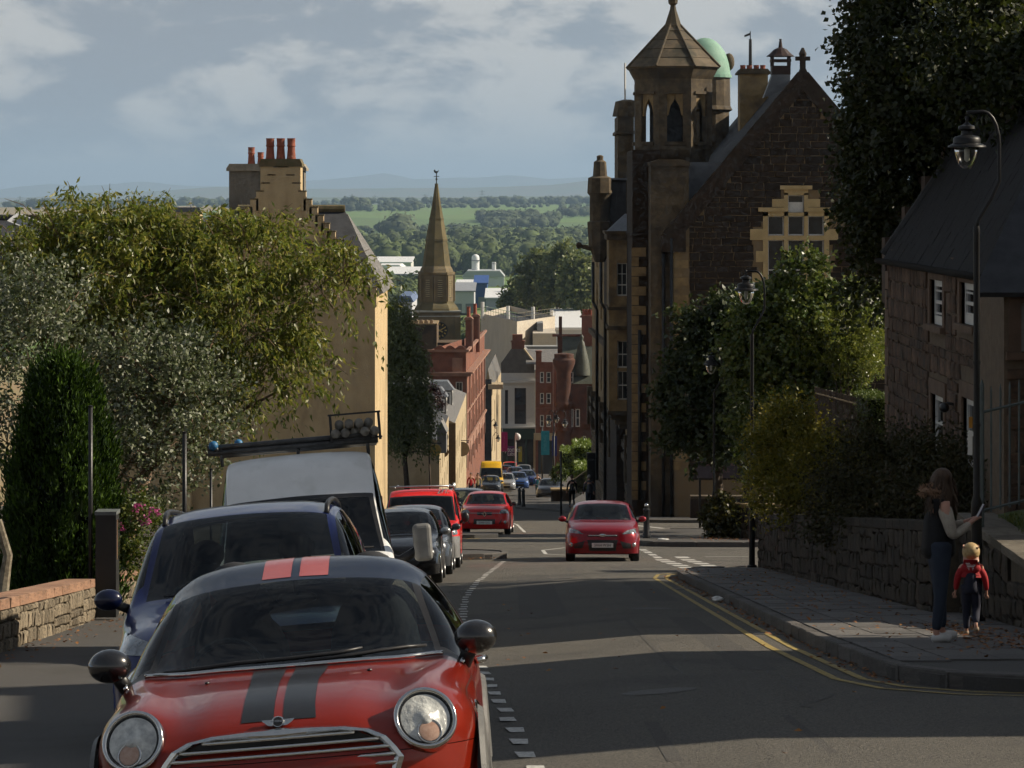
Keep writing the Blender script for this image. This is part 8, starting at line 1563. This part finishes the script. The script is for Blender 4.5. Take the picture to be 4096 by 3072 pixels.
t, s = person('blond toddler in a red hooded jacket walking away by the wall', PX(971, 30), 30, R(80), .86, [NAVY, REDJ], NAVY, BLOND, mat('beige shoes', (.3, .22, .15), .7), fat=1.35, arms=(((0, .2, 1.34), (-.03, .27, 1.08), (.02, .3, .86)), ((0, -.2, 1.34), (-.03, -.28, 1.08), (.02, -.3, .86))), feet=(((.0, .09, .9), (.06, .09, .48), (.02, .09, .08), (.15, .1, .035)), ((.0, -.09, .9), (.03, -.1, .5), (-.24, -.1, .24), (-.2, -.12, .07))))
hd = skin('head', [(.04 * s, 0, 1.5 * s, .1 * s), (.045 * s, 0, 1.6 * s, .155 * s, .14 * s), (.04 * s, 0, 1.7 * s, .11 * s)], [(0, 1), (1, 2)], SKINM, t, 1, 2); hm = MB().ball((.02 * s, 0, 1.64 * s), .19 * s, .175 * s, .18 * s, 18, 12); hm.build('hair_cap', BLOND, t, True)
MB().ball((-.07 * s, 0, 1.32 * s), .1 * s, .2 * s, .13 * s, 14, 10).build('hood', REDJ, t, True); sm_ = MB()
for k in range(5): sm_.box(-.165 * s, -.1 * s, -(.1 - k * .014) * s, (.1 - k * .014) * s, (1.42 - k * .03) * s, (1.435 - k * .03) * s)
sm_.build('striped_lining', WHITEP, t); skin('red_yoke', [(0, 0, 1.2 * s, .135 * s, .18 * s), (0, 0, 1.32 * s, .135 * s, .2 * s), (.01 * s, 0, 1.44 * s, .09 * s, .14 * s)], [(0, 1), (1, 2)], REDJ, t, 1, 1)
TEAL = mat('teal coat', (.02, .13, .17), .85); TAN = mat('tan jacket', (.3, .24, .12), .85); GREYJ = mat('grey blue jacket', (.09, .1, .12), .85)
person('person in a teal coat walking on the far pavement', PX(537.5, 222), 222, R(-100), 1.7, TEAL, NAVY, HAIRD, SHOEB, stride=.3, coat=.22, group='people down the street')
person('person dressed in black walking beside the hotel wall', PX(572, 158), 158, R(95), 1.72, VEST, VEST, mat('grey brown hair', (.1, .06, .045), .7), SHOEB, stride=.35, group='people down the street')
person('person in a grey blue jacket half hidden by the cherry red hatchback', PX(589, 150), 150, R(95), 1.74, GREYJ, JEANS, mat('grey hair', (.3, .29, .28), .7), SHOEB, stride=.2, group='people down the street')
person('person in a red top on the left far pavement', PX(471, 214), 214, R(-90), 1.75, REDJ, NAVY, HAIRB, SHOEB, stride=.2, group='people down the street')
person('person in a tan jacket right beside the one in red', PX(478, 216), 216, R(-90), 1.72, TAN, NAVY, HAIRD, SHOEB, stride=.2, group='people down the street')
bpy.context.view_layer.update(); dg = bpy.context.evaluated_depsgraph_get()
for o, q, mt in QUEUE:
    me2 = bpy.data.meshes.new_from_object(o.evaluated_get(dg)); me2.materials.clear(); me2.materials.append(mt); me2.polygons.foreach_set('use_smooth', [True] * len(me2.polygons)); q.data = me2
for o, q, mt in QUEUE: bpy.data.objects.remove(o)
# ---------------------------------------------------------------- the air
hzm = bpy.data.materials.new('hazy air'); hzm.use_nodes = True; t = hzm.node_tree; t.nodes.clear()
ho = N(t, 'ShaderNodeOutputMaterial'); pv = N(t, 'ShaderNodeVolumePrincipled'); pv.inputs['Color'].default_value = (.5, .72, 1, 1); pv.inputs['Density'].default_value = 6.5e-5; pv.inputs['Anisotropy'].default_value = .2
L(t, pv.outputs[0], ho.inputs['Volume'])
tag(MB().box(-26000, 26000, -70, 43000, -200, 500).build('haze', hzm), 'pale blue haze over the distant plain and hills', 'haze', kind='stuff')
